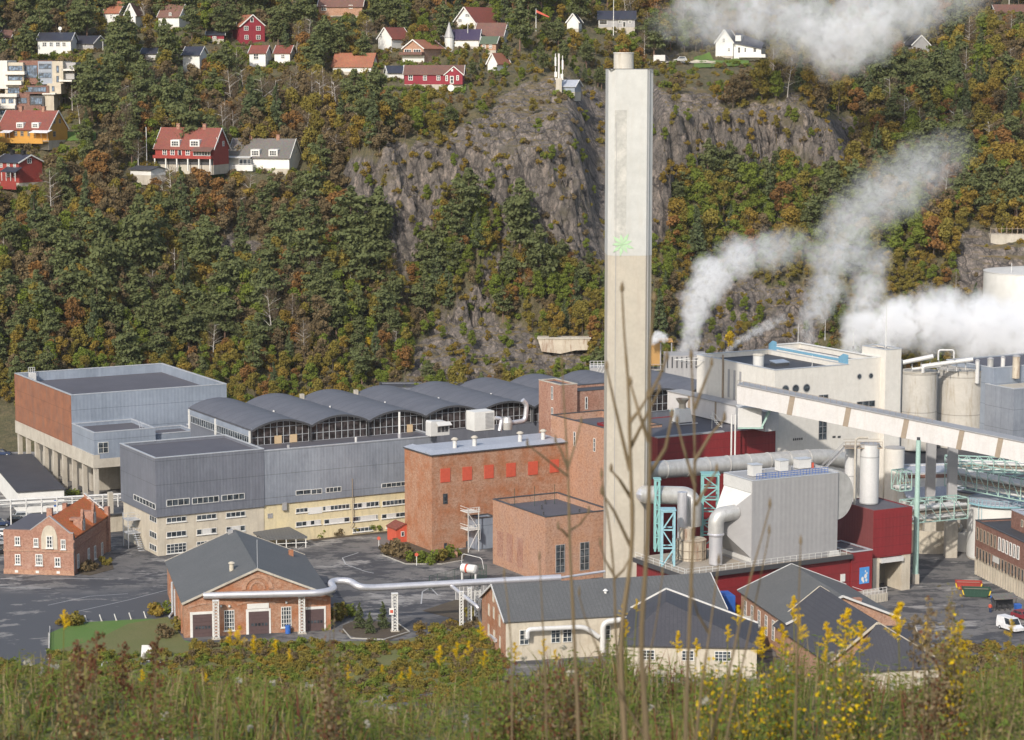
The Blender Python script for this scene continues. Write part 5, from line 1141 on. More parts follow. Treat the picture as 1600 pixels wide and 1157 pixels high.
# ---------------------------------------------------------------- brick office at the right edge
g = G(1522, 897)
b0 = B('tmp', 'x', 'x', g[:2], R(13)); fr = b0.wld(0, -24); bpy.data.objects.remove(b0.root)
b = B('brick_office', 'dark brick office block with a white pilastered ground floor at the right edge', 'office building', fr[:2], R(13)); OB = b
zt = b.L(1523, 813)[1]; z1_ = b.L(1523, 893 - 2)[1]; zg = b.L(1540, 906)[1]
b.block(0, 16, 0, 24, 3.3, zt, 'brickdark', 'feltdark', 'darktrim', par=.25); MB().box(.25, 16, .25, 23.8, 0, 3.296).build('ground_floor_wall', MT['darktrim'], b.root)
for k in range(22):
    y = 23.8 - k * 1.09; MB().box(-.03, .24, y - .5, y, 0, 3.29).build('pilaster', MT['creamconc'], b.root)
for (t, u, px0, px1, n, fr_) in ((829, 846, 1526, 1559, 6, 'rib'), (848, 868, 1560, 1595, 6, 'white')):
    y0, zz1 = b.L(px0, t); _, zz0 = b.L(px0, u); y1, _ = b.L(px1, t + 14)
    for k in range(n):
        y = y0 + (y1 - y0) * k / n; b.win('L', 0, y - 1.05, y - .15, zt - 3.4, zt - 1.0, cols=1, rows=1, frame=fr_, fw=.14, d=.16)
for k in range(16):
    y = 23.3 - k * 1.36; b.win('L', 0, y - 1.0, y - .1, zt - 7.0, zt - 4.7, cols=1, rows=1, frame='rib', fw=.12)
y0, z_ = b.L(1552, 868); MB().box(-.1, -.004, y0 - 2.6, y0, z_ - 1.1, z_).build('name_sign', MT['white'], b.root)
b.block(4, 16, 8, 17.5, zt - .24, zt + 3.0, 'brickdark', 'roofpale', 'roofpale', par=.1, name='penthouse_wall', capw=.3)
for y in (10.5, 12.5): b.win('L', 4, y, y + .8, zt + .8, zt + 2.1, cols=1, frame='creamconc')
# ---------------------------------------------------------------- skip containers, person, van, shelter
def skip(lab, px, py, mat, s=1, rz=R(-8)):
    g = G(px, py); v = thing('skip_container', lab, 'skip', g, rz, 'open waste skips by the brick office')
    L_, W_, H_ = 5.6 * s, 2.4 * s, 1.7 * s
    o_ = [(-L_ / 2 + .7, -W_ / 2, .1), (L_ / 2 - .7, -W_ / 2, .1), (L_ / 2 - .7, W_ / 2, .1), (-L_ / 2 + .7, W_ / 2, .1), (-L_ / 2, -W_ / 2, H_), (L_ / 2, -W_ / 2, H_), (L_ / 2, W_ / 2, H_), (-L_ / 2, W_ / 2, H_)]
    i_ = [(p[0] * .95, p[1] * .92, max(p[2], .25)) for p in o_]
    m = MB(); m.add(o_ + i_, [(0, 3, 2, 1), (0, 1, 5, 4), (1, 2, 6, 5), (2, 3, 7, 6), (3, 0, 4, 7), (8, 9, 10, 11), (12, 13, 9, 8)[::1], (13, 14, 10, 9), (14, 15, 11, 10), (15, 12, 8, 11), (4, 5, 13, 12), (5, 6, 14, 13), (6, 7, 15, 14), (7, 4, 12, 15)]); m.build('bin', MT[mat], v)
    m = MB()
    for k in range(6): x_ = -L_ / 2 + 1 + k * (L_ - 2) / 5; m.box(x_ - .06, x_ + .06, -W_ / 2 - .09, -W_ / 2 - .005, .2, H_)
    m.box(-L_ / 2, L_ / 2, -W_ / 2 - .1, -W_ / 2 - .003, H_ - .12, H_ + .03); m.build('stiffener', MT[mat], v)
    m = MB(); m.bar((-L_ / 2 + .3, -W_ / 2 - .12, .5), (-L_ / 2 + .1, -W_ / 2 - .12, 1.3), .2).bar((L_ / 2 - .3, -W_ / 2 - .12, .5), (L_ / 2 - .1, -W_ / 2 - .12, 1.3), .2); m.build('hazard_stripe', MT['yellow'], v)
    MB().box(-L_ * .42, L_ * .42, -W_ * .4, W_ * .4, .3, H_ * .8).build('rubbish', MT['rib'], v); return v
skip('dark green open skip with yellow corner stripes below the brick office', 1525, 932, 'green', .9); skip('rusty red open skip behind the dark green one', 1513, 921, 'redwood', .85)
# ---------------------------------------------------------------- brick gable workshop, front left
g = G(288, 997); b = B('brick_gable_workshop', 'brick gable-fronted workshop with three brown garage doors and two tall white-barred windows', 'workshop', g[:2], R(13)); GW = b
W = b.F(517, 985)[0]; D = b.L(262.5, 962)[0]; ze = b.F(288, 943)[1]; xm, zr = b.F(402, 890)
b.gable(0, W, 0, D, ze, zr, 'brick', 'slatey', 'y', over=.35, th=.18, verge='concrete', rx=xm / W)
for (a, c, t, u) in ((301, 331, 961, 997), (388.5, 420, 956.5, 993), (477, 506, 953, 988)):
    a0, z1 = b.F(a, t); a1, _ = b.F(c, t); m = MB(); m.box(a0 - .45, a0 - .02, -.1, -.004, 0, z1 + .45).box(a1 + .02, a1 + .3, -.1, -.004, 0, z1 + .45).box(a0 - .02, a1 + .02, -.1, -.004, z1 + .02, z1 + .45)
    d = m.build('door_frame', MT['white'], b.root); m = MB()
    for k in range(6): m.box(a0, a1, -.08, -.004, k * z1 / 6 + .02, (k + 1) * z1 / 6 - .02)
    m.box(a0, a1, -.04, -.004, 0, z1); m.build('garage_door', MT['brownwood'], d)
    m = MB()
    for k in range(5): m.box(a0 + .4 + k * (a1 - a0 - .5) / 5, a0 + .25 + (k + 1) * (a1 - a0 - .5) / 5, -.1, -.082, z1 * .36, z1 * .48)
    m.build('door_pane', MT['glass'], d)
b.pw('F', 0, 350, 366, 954, 986, cols=4, rows=5, fw=.12, sill=1); b.pw('F', 0, 439, 455, 948.5, 981, cols=4, rows=5, fw=.12, sill=1)
xa, za = b.F(402, 921); m = MB()
for k in range(12):
    a0, a1 = math.pi * k / 12, math.pi * (k + 1) / 12
    for (r0, r1, d) in ((1.9, 2.6, .14), (1.05, 1.35, .10)):
        m.add([(xa + r * math.cos(a), -y, za + r * math.sin(a)) for r, a in ((r0, a0), (r1, a0), (r1, a1), (r0, a1)) for y in (0,)], []) if 0 else None
        P4 = [(xa + r0 * math.cos(a0), za + r0 * math.sin(a0)), (xa + r1 * math.cos(a0), za + r1 * math.sin(a0)), (xa + r1 * math.cos(a1), za + r1 * math.sin(a1)), (xa + r0 * math.cos(a1), za + r0 * math.sin(a1))]
        m.extr(P4[::-1], 1, -d, -.004)
m.build('relief_arch', MT['brickpink'], b.root)
m = MB()
for (x0_, x1_) in ((.6, W * .28), (W * .36, W * .62), (W * .7, W - .6)):
    n = 8
    for k in range(n):
        u0, u1 = k / n, (k + 1) / n; f = lambda u: ze - .9 + .55 * math.sin(math.pi * u)
        m.extr([(x0_ + (x1_ - x0_) * u0, f(u0)), (x0_ + (x1_ - x0_) * u1, f(u1)), (x0_ + (x1_ - x0_) * u1, f(u1) + .3), (x0_ + (x1_ - x0_) * u0, f(u0) + .3)][::-1], 1, -.1, -.004)
m.build('brick_arch', MT['brickpink'], b.root)
a0, z1 = b.F(386, 944); a1, z0 = b.F(420, 950); MB().box(a0, a1, -.16, -.004, z0, z1).build('fascia_sign', MT['white'], b.root)
for (x_, t) in ((345, 947), (358, 947), (447, 941)): a0, z1 = b.F(x_, t); MB().box(a0 - .15, a0 + .15, -.35, -.004, z1 - .15, z1 + .15).build('wall_lamp', MT['white'], b.root)
for k in range(5):
    y = D * (.12 + .17 * k); b.win('L', 0, y, y + 1.3, 1.6, ze - 1.0, cols=2, rows=4, fw=.1)
    MB().box(-.25, -.004, y - .85, y - .45, 0, ze - .2).build('buttress', MT['brick'], b.root)
MB().tube(bend([(-.5, D * .5, ze), (-.5, D * .5, .5), (-1.2, D * .45, .2)], .3), .2, 8).tube([(-.35, D * .4, ze - .5), (-.35, D * .4, .3)], .15, 8).build('downpipe', MT['trim'], b.root)
MB().box(-.35, W + .35, -.35, -.2, ze - .02, ze + .02) if 0 else None
rf = MB(); rx_, ry_ = b.P(362, 898, ze + (zr - ze) * .6); MB().cyl(rx_, ry_, ze, zr - .1, .38, n=14).cyl(rx_, ry_, zr - .098, zr + .15, .6, .3, n=14).build('roof_ventilator', MT['creamconc'], b.root)
MB().box(xm - 1.4, xm - .5, D - 1.3, D - .5, zr - .9, zr + .4).build('chimney', MT['boxgrey'], b.root)
MB().box(W - 3.4, W - 2.6, D * .8, D * .8 + .8, ze + .6, ze + 2.4).build('chimney', MT['brick'], b.root)
MB().cyl(xm, -.2, zr, zr + 5, .05, n=6).build('lightning_rod', MT['trim'], b.root)
g = G(450, 990); v = thing('barrel', 'blue barrel standing under the right barred window of the gable workshop', 'barrel', g); MB().cyl(0, 0, 0, 1.35, .45, n=18).build('drum', MT['blue'], v, smooth=True); MB().lathe(0, 0, [(.45, .42), (.48, .45), (.45, .48)], 18).lathe(0, 0, [(.45, .87), (.48, .9), (.45, .93)], 18).build('hoop', MT['blue'], v)
# overhead heating pipe on lattice pylons
v = thing('overhead_pipe', 'long silvery overhead pipe with a square loop crossing in front of the brick workshop', 'pipe', (-48, 376, 0)); zp_ = atY(338, 938, 376.2).z + .3
def Pz(px, py, z): return G(px, py, z)
pts = [Pz(318, 931, zp_), Pz(500, 927, zp_), Pz(524, 921, zp_ + .2), Pz(516, 911, zp_ + .9), Pz(524, 908, zp_ + 1.0), Pz(546, 907.5, zp_ + 1.0), Pz(561, 918, zp_ + .3), Pz(580, 919, zp_), Pz(876, 903, zp_)]
MB().tube(bend(pts, 1.4, 5), .58, 14).build('pipe', MT['galv'], v, world=True, smooth=True)
MB().tube([Pz(876, 903, zp_), Pz(945, 893, zp_ + .3)], .22, 8).tube(bend([Pz(703, 914, zp_ - .2), Pz(748, 950, 4.6), Pz(752, 975, .8), Pz(775, 1001, 2.0)], 1.0, 4), .3, 10).build('branch_pipe', MT['galv'], v, world=True, smooth=True)
def pylon(px, py, lab, w=.9, gp='white lattice pylons under the overhead pipe'):
    g = G(px, py); t = thing('pipe_pylon', lab, 'pylon', g, R(8), gp); m = MB(); H = zp_ - .55; h = w / 2
    for x_ in (-h, h):
        for y_ in (-h * .6, h * .6): m.bar((x_, y_, 0), (x_, y_, H), .13)
    n = 12
    for k in range(n):
        z0, z1 = H * k / n, H * (k + 1) / n
        for y_ in (-h * .6, h * .6): m.bar((-h, y_, z0), (h, y_, z1), .08).bar((h, y_, z0), (-h, y_, z1), .08)
    m.box(-h - .1, h + .1, -h, h, H + .003, H + .12); m.build('lattice', MT['white'], t); MB().box(-.7, .7, -.6, .6, -.1, .18).build('footing', MT['concrete'], t); return t
pylon(338, 999, 'white lattice pipe pylon in front of the left garage door, furthest left of its kind'); pylon(472, 990, 'white lattice pipe pylon between the barred window and the right garage door')
pylon(617, 987, 'white lattice pipe pylon standing by the blue-green spruces with a red sign'); pylon(721, 984, 'left slim lattice post near the pressure vessel', .55); pylon(734, 978, 'middle slim lattice post near the pressure vessel', .55); pylon(746, 970, 'thick lattice pylon closest to the left gable of the dark-roofed workshop', .9)
g = G(617, 965); v = thing('warning_sign', 'small red and white sign on the pipe pylon beside the spruces', 'sign', (g.x, G(617, 987).y - .7, 3.0)); MB().box(-.4, .4, -.03, 0, 0, 1.1).build('board', MT['white'], v); MB().box(-.25, .25, -.06, -.034, .3, .8).build('mark', MT['redpanel'], v)
# ---------------------------------------------------------------- office villa, left
g = G(115, 899.5); g0 = G(7, 896.5); th = math.atan2(g.y - g0.y, g.x - g0.x)
b = B('brick_villa', 'old brick office villa with orange tiled roof, stepped dormers and arched relief gable', 'office building', g0[:2], th); VI = b
W = b.F(115, 870)[0]; zf = b.F(7, 828)[1]; zs = b.F(108, 834)[1]; xg0 = b.F(47.5, 830)[0]; xg1 = b.F(109, 834)[0]; xgm, zg = b.F(76.5, 807.5)
def Rr(px, py):   # photo pixel on the right-hand wall
    y, z = b.L(px, py, W); return y, z
D = Rr(168, 850)[0]
m = MB(); m.box(0, xg0, 0, D * .7, 0, zf); m.extr([(xg0 + .001, 0), (W, 0), (W, zs), (xg1, zs), (xgm, zg), (xg0 + .001, zf)][::-1], 1, 0, .45); m.box(xg0 + .001, W, .451, D, 0, zs - .5)
m.build('wall', MT['brickold'], b.root)
MB().box(.1, xg0 - .1, .4, D * .7 - .1, zf + .001, zf + .12).build('flat_roof', MT['felt'], b.root)
zr = zg - .3; m = MB(); xe = W + .35; ee = zs - .7
m.slab([(xgm, .46, zr), (xe, .46, ee), (xe, D, ee), (xgm, D, zr)], .2); m.slab([(xg0, .46, zf - .2), (xgm, .46, zr), (xgm, D, zr), (xg0, D, zf - .2)], .2)
rf = m.build('roof', MT['orange'], b.root)
m = MB(); m.bar((xg0, .2, zf + .1), (xgm, .2, zg + .1), .5, .16).bar((xgm, .2, zg + .1), (xg1, .2, zs + .1), .5, .16).bar((xg1, .2, zs + .08), (W, .2, zs + .08), .5, .14)
m.build('coping', MT['boxgrey'], b.root)
MB().extr([(W, 0), (W, ee), (xgm, zr + .5), (xgm, 0)], 1, D + .01, D + .4).build('rear_gable', MT['brickold'], b.root)
m = MB(); m.bar((W + .3, D + .2, ee + .4), (xgm, D + .2, zr + .7), .5, .15)
for k in range(4): t = k / 4; m.box(W - .5 - (W - xgm) * t, W + .3 - (W - xgm) * t, D + .0, D + .55, ee + .5 + (zr - ee) * t, ee + .7 + (zr - ee) * t)
m.build('rear_coping', MT['boxlight'], b.root)
MB().box(W - .4, W + .45, D - .5, D + .7, 0, ee + 1.6).build('corner_pier', MT['brickold'], b.root)
MB().box(xgm - 1.3, xgm - .3, D * .12, D * .12 + .9, zr - 1.2, zr + 1.3).build('chimney', MT['brickold'], rf)
MB().box(xgm - .9, xgm - .1, D * .5, D * .5 + .8, zr - .8, zr + .7).build('chimney', MT['brickold'], rf)
for (px, py) in ((130.5, 838), (147.5, 830)):   # stepped dormers
    y = Rr(px, py)[0]; z0 = ee - .2; m = MB(); wd = 1.0
    m.box(W - 1.6, W + .12, y - wd, y + wd, z0, z0 + 2.2).box(W - .35, W + .13, y - wd * .7, y + wd * .7, z0 + 2.201, z0 + 3.0).box(W - .35, W + .13, y - wd * .4, y + wd * .4, z0 + 3.001, z0 + 3.7).box(W - .35, W + .13, y - .18, y + .18, z0 + 3.701, z0 + 4.2)
    m.box(W - 2.4, W - .351, y - wd * .8, y + wd * .8, z0 + 2.201, z0 + 2.6); d = m.build('dormer', MT['brickold'], rf); b.win('R', W + .12, y - .4, y + .4, z0 + .3, z0 + 2.4, cols=2, rows=3, parent=b.root)
for (a, c, t, u, cc, rr) in ((23, 31.5, 838.5, 852, 2, 2), (52.5, 60, 841, 854.5, 2, 2), (72.5, 82, 837.5, 855.5, 2, 3), (95, 102.5, 843, 858.5, 2, 2), (23.5, 32, 866, 882, 2, 3), (55.5, 66.5, 866, 883.5, 3, 3), (85.5, 94.5, 871, 885.5, 2, 2)):
    b.pw('F', 0, a, c, t, u, cols=cc, rows=rr, fw=.16, d=.14, sill=1)
a0, z1 = b.F(64, 820); a1, z0 = b.F(90, 859); xc_ = (a0 + a1) / 2; w_ = (a1 - a0) / 2; n = 10; m = MB()
out = [(xc_ - w_, z0), (xc_ - w_, z0 + (z1 - z0) * .5)] + [(xc_ - w_ * math.cos(math.pi * k / n) * (1 if k in (0, n) else .92), z0 + (z1 - z0) * (.55 + .43 * math.sin(math.pi * k / n))) for k in range(1, n)] + [(xc_ + w_, z0 + (z1 - z0) * .5), (xc_ + w_, z0)]
m.extr(out[::-1], 1, -.09, -.004); m.build('arched_relief', MT['creamconc'], b.root)
b.pw('F', -.09, 72.5, 82, 837.5, 856.5, cols=2, rows=3, fw=.16, d=.14, sill=1)
MB().box(-.06, W + .06, -.12, -.004, (zf * .52), zf * .52 + .3).box(-.08, W + .08, -.2, -.006, 0, .9).build('string_course', MT['brickpink'], b.root)
for k in range(3): x_ = W * (.18 + .3 * k); MB().box(x_ - .3, x_ + .3, -.26, -.21, .3, .75).build('cellar_window', MT['white'], b.root)
for (px, t, u) in ((121.5, 866, 887), (138, 857, 878), (148, 853, 874), (159, 848, 869)):
    y, z1 = Rr(px, t); _, z0 = Rr(px, u); b.win('R', W, y - .55, y + .55, z0, z1, cols=2, rows=2, fw=.14, d=.12, sill=1)
MB().box(W + .004, W + .16, 0, D, zs * .62 - .2, zs * .62).box(W + .004, W + .2, 0, D, ee - 1.0, ee - .5).build('string_course', MT['brickold'], b.root)
MB().tube([(W + .1, .1, 0), (W + .1, .1, zs - .4)], .1, 8).build('downpipe', MT['darktrim'], b.root)
# ---------------------------------------------------------------- dark-roofed workshops, bottom centre
o = G(790, 971, 6.5); b = B('slate_roof_workshop', 'long brick workshop with cream front and grey slate roof below the chimney', 'workshop', o[:2], R(13.5)); W1 = b
W = b.F(1130, 945)[0] - 0; W = 36; D = b.L(753, 940)[0] ; ze = 6.5; zr = b.L(773, 917, 0)[1]
b.gable(0, W, 0, D, ze, zr, 'brick', 'slate', 'x', over=.4, th=.18, verge='boxlight')
MB().box(.02, W, -.12, -.005, 0, ze - .3).build('cream_front', MT['creamconc'], b.root)
for x_ in (2.2, 7.3, 9.2, 15.5): b.win('F', -.12, x_, x_ + 1.5, 2.6, 5.0, cols=2, rows=3, frame='white', d=.16)
for (y, z) in ((3.4, 5.6), (7.5, 5.9), (11, 5.6), (3.2, 2.2), (7.2, 2.2), (11.2, 2.2), (7.8, 8.6)): b.win('L', 0, y, y + 1.0, z - .9, z + 1.0, cols=1, rows=2, frame='creamconc', pane='boxlight', fw=.2)
rx_, ry_ = b.P(946, 933, 8.3); MB().cyl(rx_, ry_, 7, 9.3, .22, n=12).cyl(rx_, ry_, 9.302, 9.6, .45, .15, n=12).build('roof_ventilator', MT['white'], b.root)
m = MB(); m.tube(bend([(3.2, -1.3, 3.9), (3.2, -1.3, 5.3), (12.5, -1.3, 5.2), (14.8, -1.3, 3.4)], 1.2), .38, 10).tube(bend([(15.4, -1.4, 1.0), (15.4, -1.4, 5.8), (21, -1.4, 6.2)], 1.2), .45, 10); m.build('wall_pipe', MT['boxlight'], b.root, smooth=True)
# hip-ended cream building
o = G(968, 1008, 5); o2 = G(1187, 1012, 5); b = B('hipped_workshop', 'cream-walled workshop with wide charcoal slate roof and hipped front at the foot of the weeds', 'workshop', o[:2], math.atan2(o2.y - o.y, o2.x - o.x)); W_ = (o2 - o).length; D_ = 20.5
MB().box(.4, W_ - .4, .5, D_, 0, 4.95).build('wall', MT['creamconc'], b.root)
xr_, yr_ = b.P(1041, 921, 10.3); D_ = yr_; m = MB()
m.slab([(-.2, 0, 5), (W_ + .2, 0, 5), (xr_, D_ * .45, 10.3)], .2); m.slab([(-.2, 0, 5), (xr_, D_ * .45, 10.3), (xr_, D_, 10.3), (-.2, D_, 6.2)], .2); m.slab([(W_ + .2, 0, 5), (W_ + .2, D_, 5.0), (xr_, D_, 10.3), (xr_, D_ * .45, 10.3)], .2)
rf = m.build('roof', MT['slatedark'], b.root); m = MB(); m.bar((-.2, D_, 6.3), (xr_, D_, 10.4), .2, .3).bar((xr_, D_, 10.4), (W_ + .2, D_, 5.1), .2, .3); m.build('bargeboard', MT['boxlight'], rf)
MB().extr([(.4, 4.96), (W_ - .4, 4.96), (xr_, 10.0)][::-1], 1, D_ - .5, D_ - .2).build('rear_gable', MT['brick'], b.root)
for (x_, n) in ((9.5, 3), (14.5, 4), (3.5, 3)): b.win('F', .5, x_, x_ + .62 * n, 2.6, 4.2, cols=n, rows=3, fw=.1)
# paired right-hand workshops
o = G(1310, 1028, 6); b0 = B('tmp', 'x', 'x', o[:2], R(13)); yb_ = b0.L(1158, 921)[0]; bpy.data.objects.remove(b0.root)
fr = b0.wld(0, yb_ - 19); b = B('pale_verge_workshop', 'brick workshop with grey slate roof edged by pale verges, behind the charcoal-roofed one', 'workshop', fr[:2], R(13))
w3 = 18.2; q = b.F(1238, 884, 19); zr = q[1]; b.gable(0, w3, -4, 19, 6, zr, 'brickpink', 'slatey', 'y', over=.5, th=.18, verge='boxlight', rx=q[0] / w3)
for k in range(5): b.win('L', 0, 2 + k * 3.5, 3.2 + k * 3.5, 1.5, 4.8, cols=2, rows=4, frame='white')
fr = b0.wld(-.6, 2); b = B('charcoal_roof_workshop', 'brick workshop with charcoal slate roof in front of the pale-verged one', 'workshop', fr[:2], R(13)); d4 = yb_ - 19 - 2.6
q = b.F(1283, 919, d4); zr = q[1]; w5 = q[0] + 8.7; MB().slab([(-.5, -6, 4.8), (w5 + .5, -6, 4.8), (q[0], -.3, zr + .1)], .2).build('front_hip', MT['slatedark'], b.root); MB().box(.1, w5 - .1, -5.6, -.01, 0, 4.7).build('front_wall', MT['creamconc'], b.root); b.gable(0, w5, 0, d4, 5.0, zr, 'brickpink', 'slatedark', 'y', over=.5, th=.18, verge='creamconc', rx=q[0] / w5, chim=((w5 - 3.5, d4 * .9, 1.1, -1.5, 'brickold'),))
o = G(1335, 1018, 4.5); b = B('small_hip_shed', 'small outbuilding with low charcoal roof half hidden by goldenrod, right of the paired workshops', 'shed', o[:2], R(5))
b.gable(0, 10.5, 0, 13, 4.5, 6.6, 'brickpink', 'slatedark', 'x', over=.4, th=.15, verge='creamconc')
# blue cabin between workshops
o = G(1128, 975, 0); v = thing('blue_container', 'bright blue container glimpsed between the pale-edged roofs', 'container', (o.x, 384, 0), R(13)); MB().box(0, 2.0, 0, 4, 0, 5.4).build('body', MT['blue'], v); m = MB()
for k in range(10): m.box(.05 + k * .19, .13 + k * .19, -.06, -.004, .2, 5.2)
m.build('corrugation', MT['blue'], v)
# ---------------------------------------------------------------- white shed and pipe rack far left
o = G(29, 803); b = B('white_shed', 'low white shed with big dark felt roof at the left edge', 'shed', o[:2], R(20)); zt = b.F(29, 770)[1]; xw = b.F(100, 764)[0]
MB().box(0, xw, 0, 46, 0, zt).build('wall', MT['whitewood'], b.root); m = MB(); m.slab([(-.3, -.3, zt + .25), (xw + .3, -.3, zt + .25), (xw + .3, 46, zt + .25), (-.3, 46, zt + .25)], .2); m.build('roof', MT['feltdark'], b.root)
a0, z1 = b.F(84, 780); a1, z0 = b.F(90, 793); MB().box(a0, a1, -.08, -.004, z0 + .2, z1 - .8).box(a0, a1, -.08, -.004, z1 - .6, z1).build('notice_board', MT['blue'], b.root)
v = thing('pipe_rack', 'white low pipe rack with several parallel pipes running across behind the brick villa', 'pipe rack', G(0, 812)); m = MB(); Yr = 462
zA = 5.2; A = G(-20, 790, zA); C = G(196, 778, zA)
for (dy, dz) in ((0, 0), (.5, .7), (1.0, -.5), (1.4, .3), (1.8, -.9)): m.tube([A + Vector((0, dy, dz)), C + Vector((0, dy, dz))], .14 if dz != .7 else .22, 8)
m.build('pipe', MT['boxlight'], v, world=True, smooth=True); m = MB()
for k in range(9): p = A.lerp(C, (k + .5) / 9); m.bar((p.x, p.y, 0), (p.x, p.y, zA + .8), .22).bar((p.x, p.y - .2, zA - .9), (p.x, p.y + 2.2, zA - .9), .2).bar((p.x, p.y - .2, zA + .2), (p.x, p.y + 2.2, zA + .2), .15)
m.bar((A.x, A.y - .1, zA + .4), (C.x, C.y - .1, zA + .4), .1); m.build('post', MT['boxlight'], v, world=True)
g = G(172, 832); v = thing('yard_pier', 'square stained concrete pier holding a small deck left of the cream factory base', 'pier', (g.x, g.y, 0), R(29)); MB().box(0, 8, 0, 6, 0, 3.4).build('wall', MT['creamconc'], v); MB().box(-.4, 8.5, -.4, 6.4, 3.402, 3.7).build('deck', MT['darktrim'], v); MB().box(0, .9, .2, 1.1, 3.702, 8).build('post', MT['concrete'], v)
# canopy by the cream wall
g = G(416, 859); b = B('car_port', 'open car port with dark flat roof on white posts against the cream factory wall', 'car port', g[:2], R(14)); zc_ = b.F(416, 842)[1]; xw = b.F(480, 838)[0]; m = MB()
m.slab([(-.2, -.3, zc_ + .1), (xw, -.3, zc_ + .1), (xw - 2.6, 6, zc_ + .9), (-2.8, 6, zc_ + .9)], .3); m.build('roof', MT['slate'], b.root); m = MB()
for k in range(5): x_ = .1 + (xw - .4) * k / 4; m.bar((x_, 0, 0), (x_, 0, zc_ - .2), .16)
m.bar((.1, 0, 1.0), (xw, 0, 1.0), .12).bar((.1, 0, zc_ - .25), (xw, 0, zc_ - .25), .2); m.build('post', MT['white'], b.root)
o = G(628, 848); b = B('red_shed', 'small bright red boarded shed against the left end of the brick factory', 'shed', o[:2], R(29)); z_ = b.F(628, 820)[1]; b.gable(-1.2, 2.5, 0, 4, z_ - .9, z_, 'redpanel', 'redtile', 'y', over=.2)
b.win('F', 0, -.2, .5, 1.2, 2.2, cols=1)
# pressure vessel and fences near the loading tower
g = G(733, 916); v = thing('pressure_vessel', 'white horizontal pressure vessel with red stripes and a curved handrail near the brick corner', 'tank', (g.x, g.y - 1, 3.4), R(-30)); MB().tube([(-1.6, 0, 0), (-1.4, 0, 0), (1.4, 0, 0), (1.6, 0, 0)], [.5, .8, .8, .5], 18).build('vessel', MT['white'], v, smooth=True); MB().tube([(-.5, 0, 0), (-.1, 0, 0)], .82, 18, cap=False).build('red_stripe', MT['redpanel'], v, smooth=True)
m = MB(); m.bar((-1.4, 0, -3.4), (-1.4, 0, -.8), .3).bar((1.4, 0, -3.4), (1.4, 0, -.8), .3); m.tube(bend([(-2, .8, .6), (-1.9, .8, 2.4), (2.2, .8, 2.0), (2.6, .8, 0)], .6), .06, 6); m.build('cradle', MT['boxlight'], v)
def fence(lab, pts, h, n, mat='darktrim', name='mesh_fence', mesh=True):
    v = thing(name, lab, 'fence', pts[0]); m = MB(); w = MB()
    for i in range(len(pts) - 1):
        a, c = Vector(pts[i]), Vector(pts[i + 1])
        for k in range(n + 1): p = a.lerp(c, k / n); m.bar(p, p + Vector((0, 0, h)), .09)
        for z in (h, h * .5, .15): w.bar(a + Vector((0, 0, z)), c + Vector((0, 0, z)), .05)
        if mesh:
            for k in range(n * 5): p = a.lerp(c, k / (n * 5)); w.bar(p, p + Vector((0, 0, h)), .025)
    m.build('post', MT[mat], v, world=True); w.build('wire_panel', MT[mat], v, world=True); return v
fence('dark green wire fence around the yard beside the overhead pipe', [G(671, 923), G(735, 905), G(760, 905)], 2.6, 5, 'green')
fence('pale upright rail fence between the pipe pylon and the slate-roofed workshop', [G(712, 938), G(762, 938), G(800, 930)], 3.0, 8, 'boxlight', 'rail_fence')
fence('low yellow-white guard rail along the left edge of the lawn', [G(77, 1020), G(78, 985)], .7, 3, 'boxlight', 'guard_rail', False)
fence('thin black fence along the road at the far left parking', [G(-10, 858), G(26, 838), G(120, 818), G(150, 812)], 1.0, 6, 'boxgrey', 'guard_rail', False)
# lawn, kerbs, planting beds, markings
def gp(l, z=0): return [(G(*p).x, G(*p).y) for p in l]
sheet('lawn', gp([(77, 1010), (76, 990), (100, 980), (140, 972), (232, 967), (262, 968), (285, 1000), (330, 1012), (330, 1075), (77, 1075)]), .004, MT['grass'], 'stuff', 'bright green mown lawn below the yard road', 'grass')
sheet('rough_grass', gp([(150, 1000), (200, 975), (262, 964), (290, 1004), (620, 1002), (700, 985), (770, 1000), (790, 1080), (-40, 1080), (-20, 1045), (76, 1040), (90, 1015)]), .008, MT['roughgrass'], 'stuff', 'rough brownish grass below the lawn and workshop', 'grass')
sheet('planting_bed', gp([(536, 978), (560, 968), (622, 975), (640, 990), (610, 1000), (560, 998), (534, 990)]), .06, MT['soil'], 'structure')
sheet('planting_bed', gp([(598, 855), (640, 845), (676, 862), (735, 858), (722, 876), (680, 882), (632, 880), (600, 868)]), .06, MT['soil'], 'structure')
sheet('planting_bed', gp([(468, 836), (520, 830), (600, 822), (632, 824), (632, 830), (560, 838), (490, 846)]), .06, MT['soil'], 'structure')
sheet('planting_bed', gp([(660, 955), (720, 935), (770, 945), (750, 975), (712, 968)]), .06, MT['soil'], 'structure')
sheet('planting_bed', gp([(120, 897), (175, 880), (178, 890), (140, 900)]), .06, MT['soil'], 'structure')
def line(pxs, w=.16, z=.012, name='road_marking', mat='asphpatch'):
    m = MB(); P = [G(*p) for p in pxs]
    for a, c in zip(P, P[1:]):
        d = (c - a); d.normalize(); n_ = Vector((-d.y, d.x, 0)) * w / 2; m.add([(a - n_)[:2] + (z,), (c - n_)[:2] + (z,), (c + n_)[:2] + (z,), (a + n_)[:2] + (z,)], [(0, 1, 2, 3)])
    o = m.build(name, MT[mat]); o['kind'] = 'structure'
line([(75, 946), (140, 932), (200, 928)]); line([(120, 956), (200, 938), (262, 922)]); line([(0, 904), (35, 905)], .25); line([(80, 904), (170, 905)], .25); line([(0, 918), (80, 920)], .2)
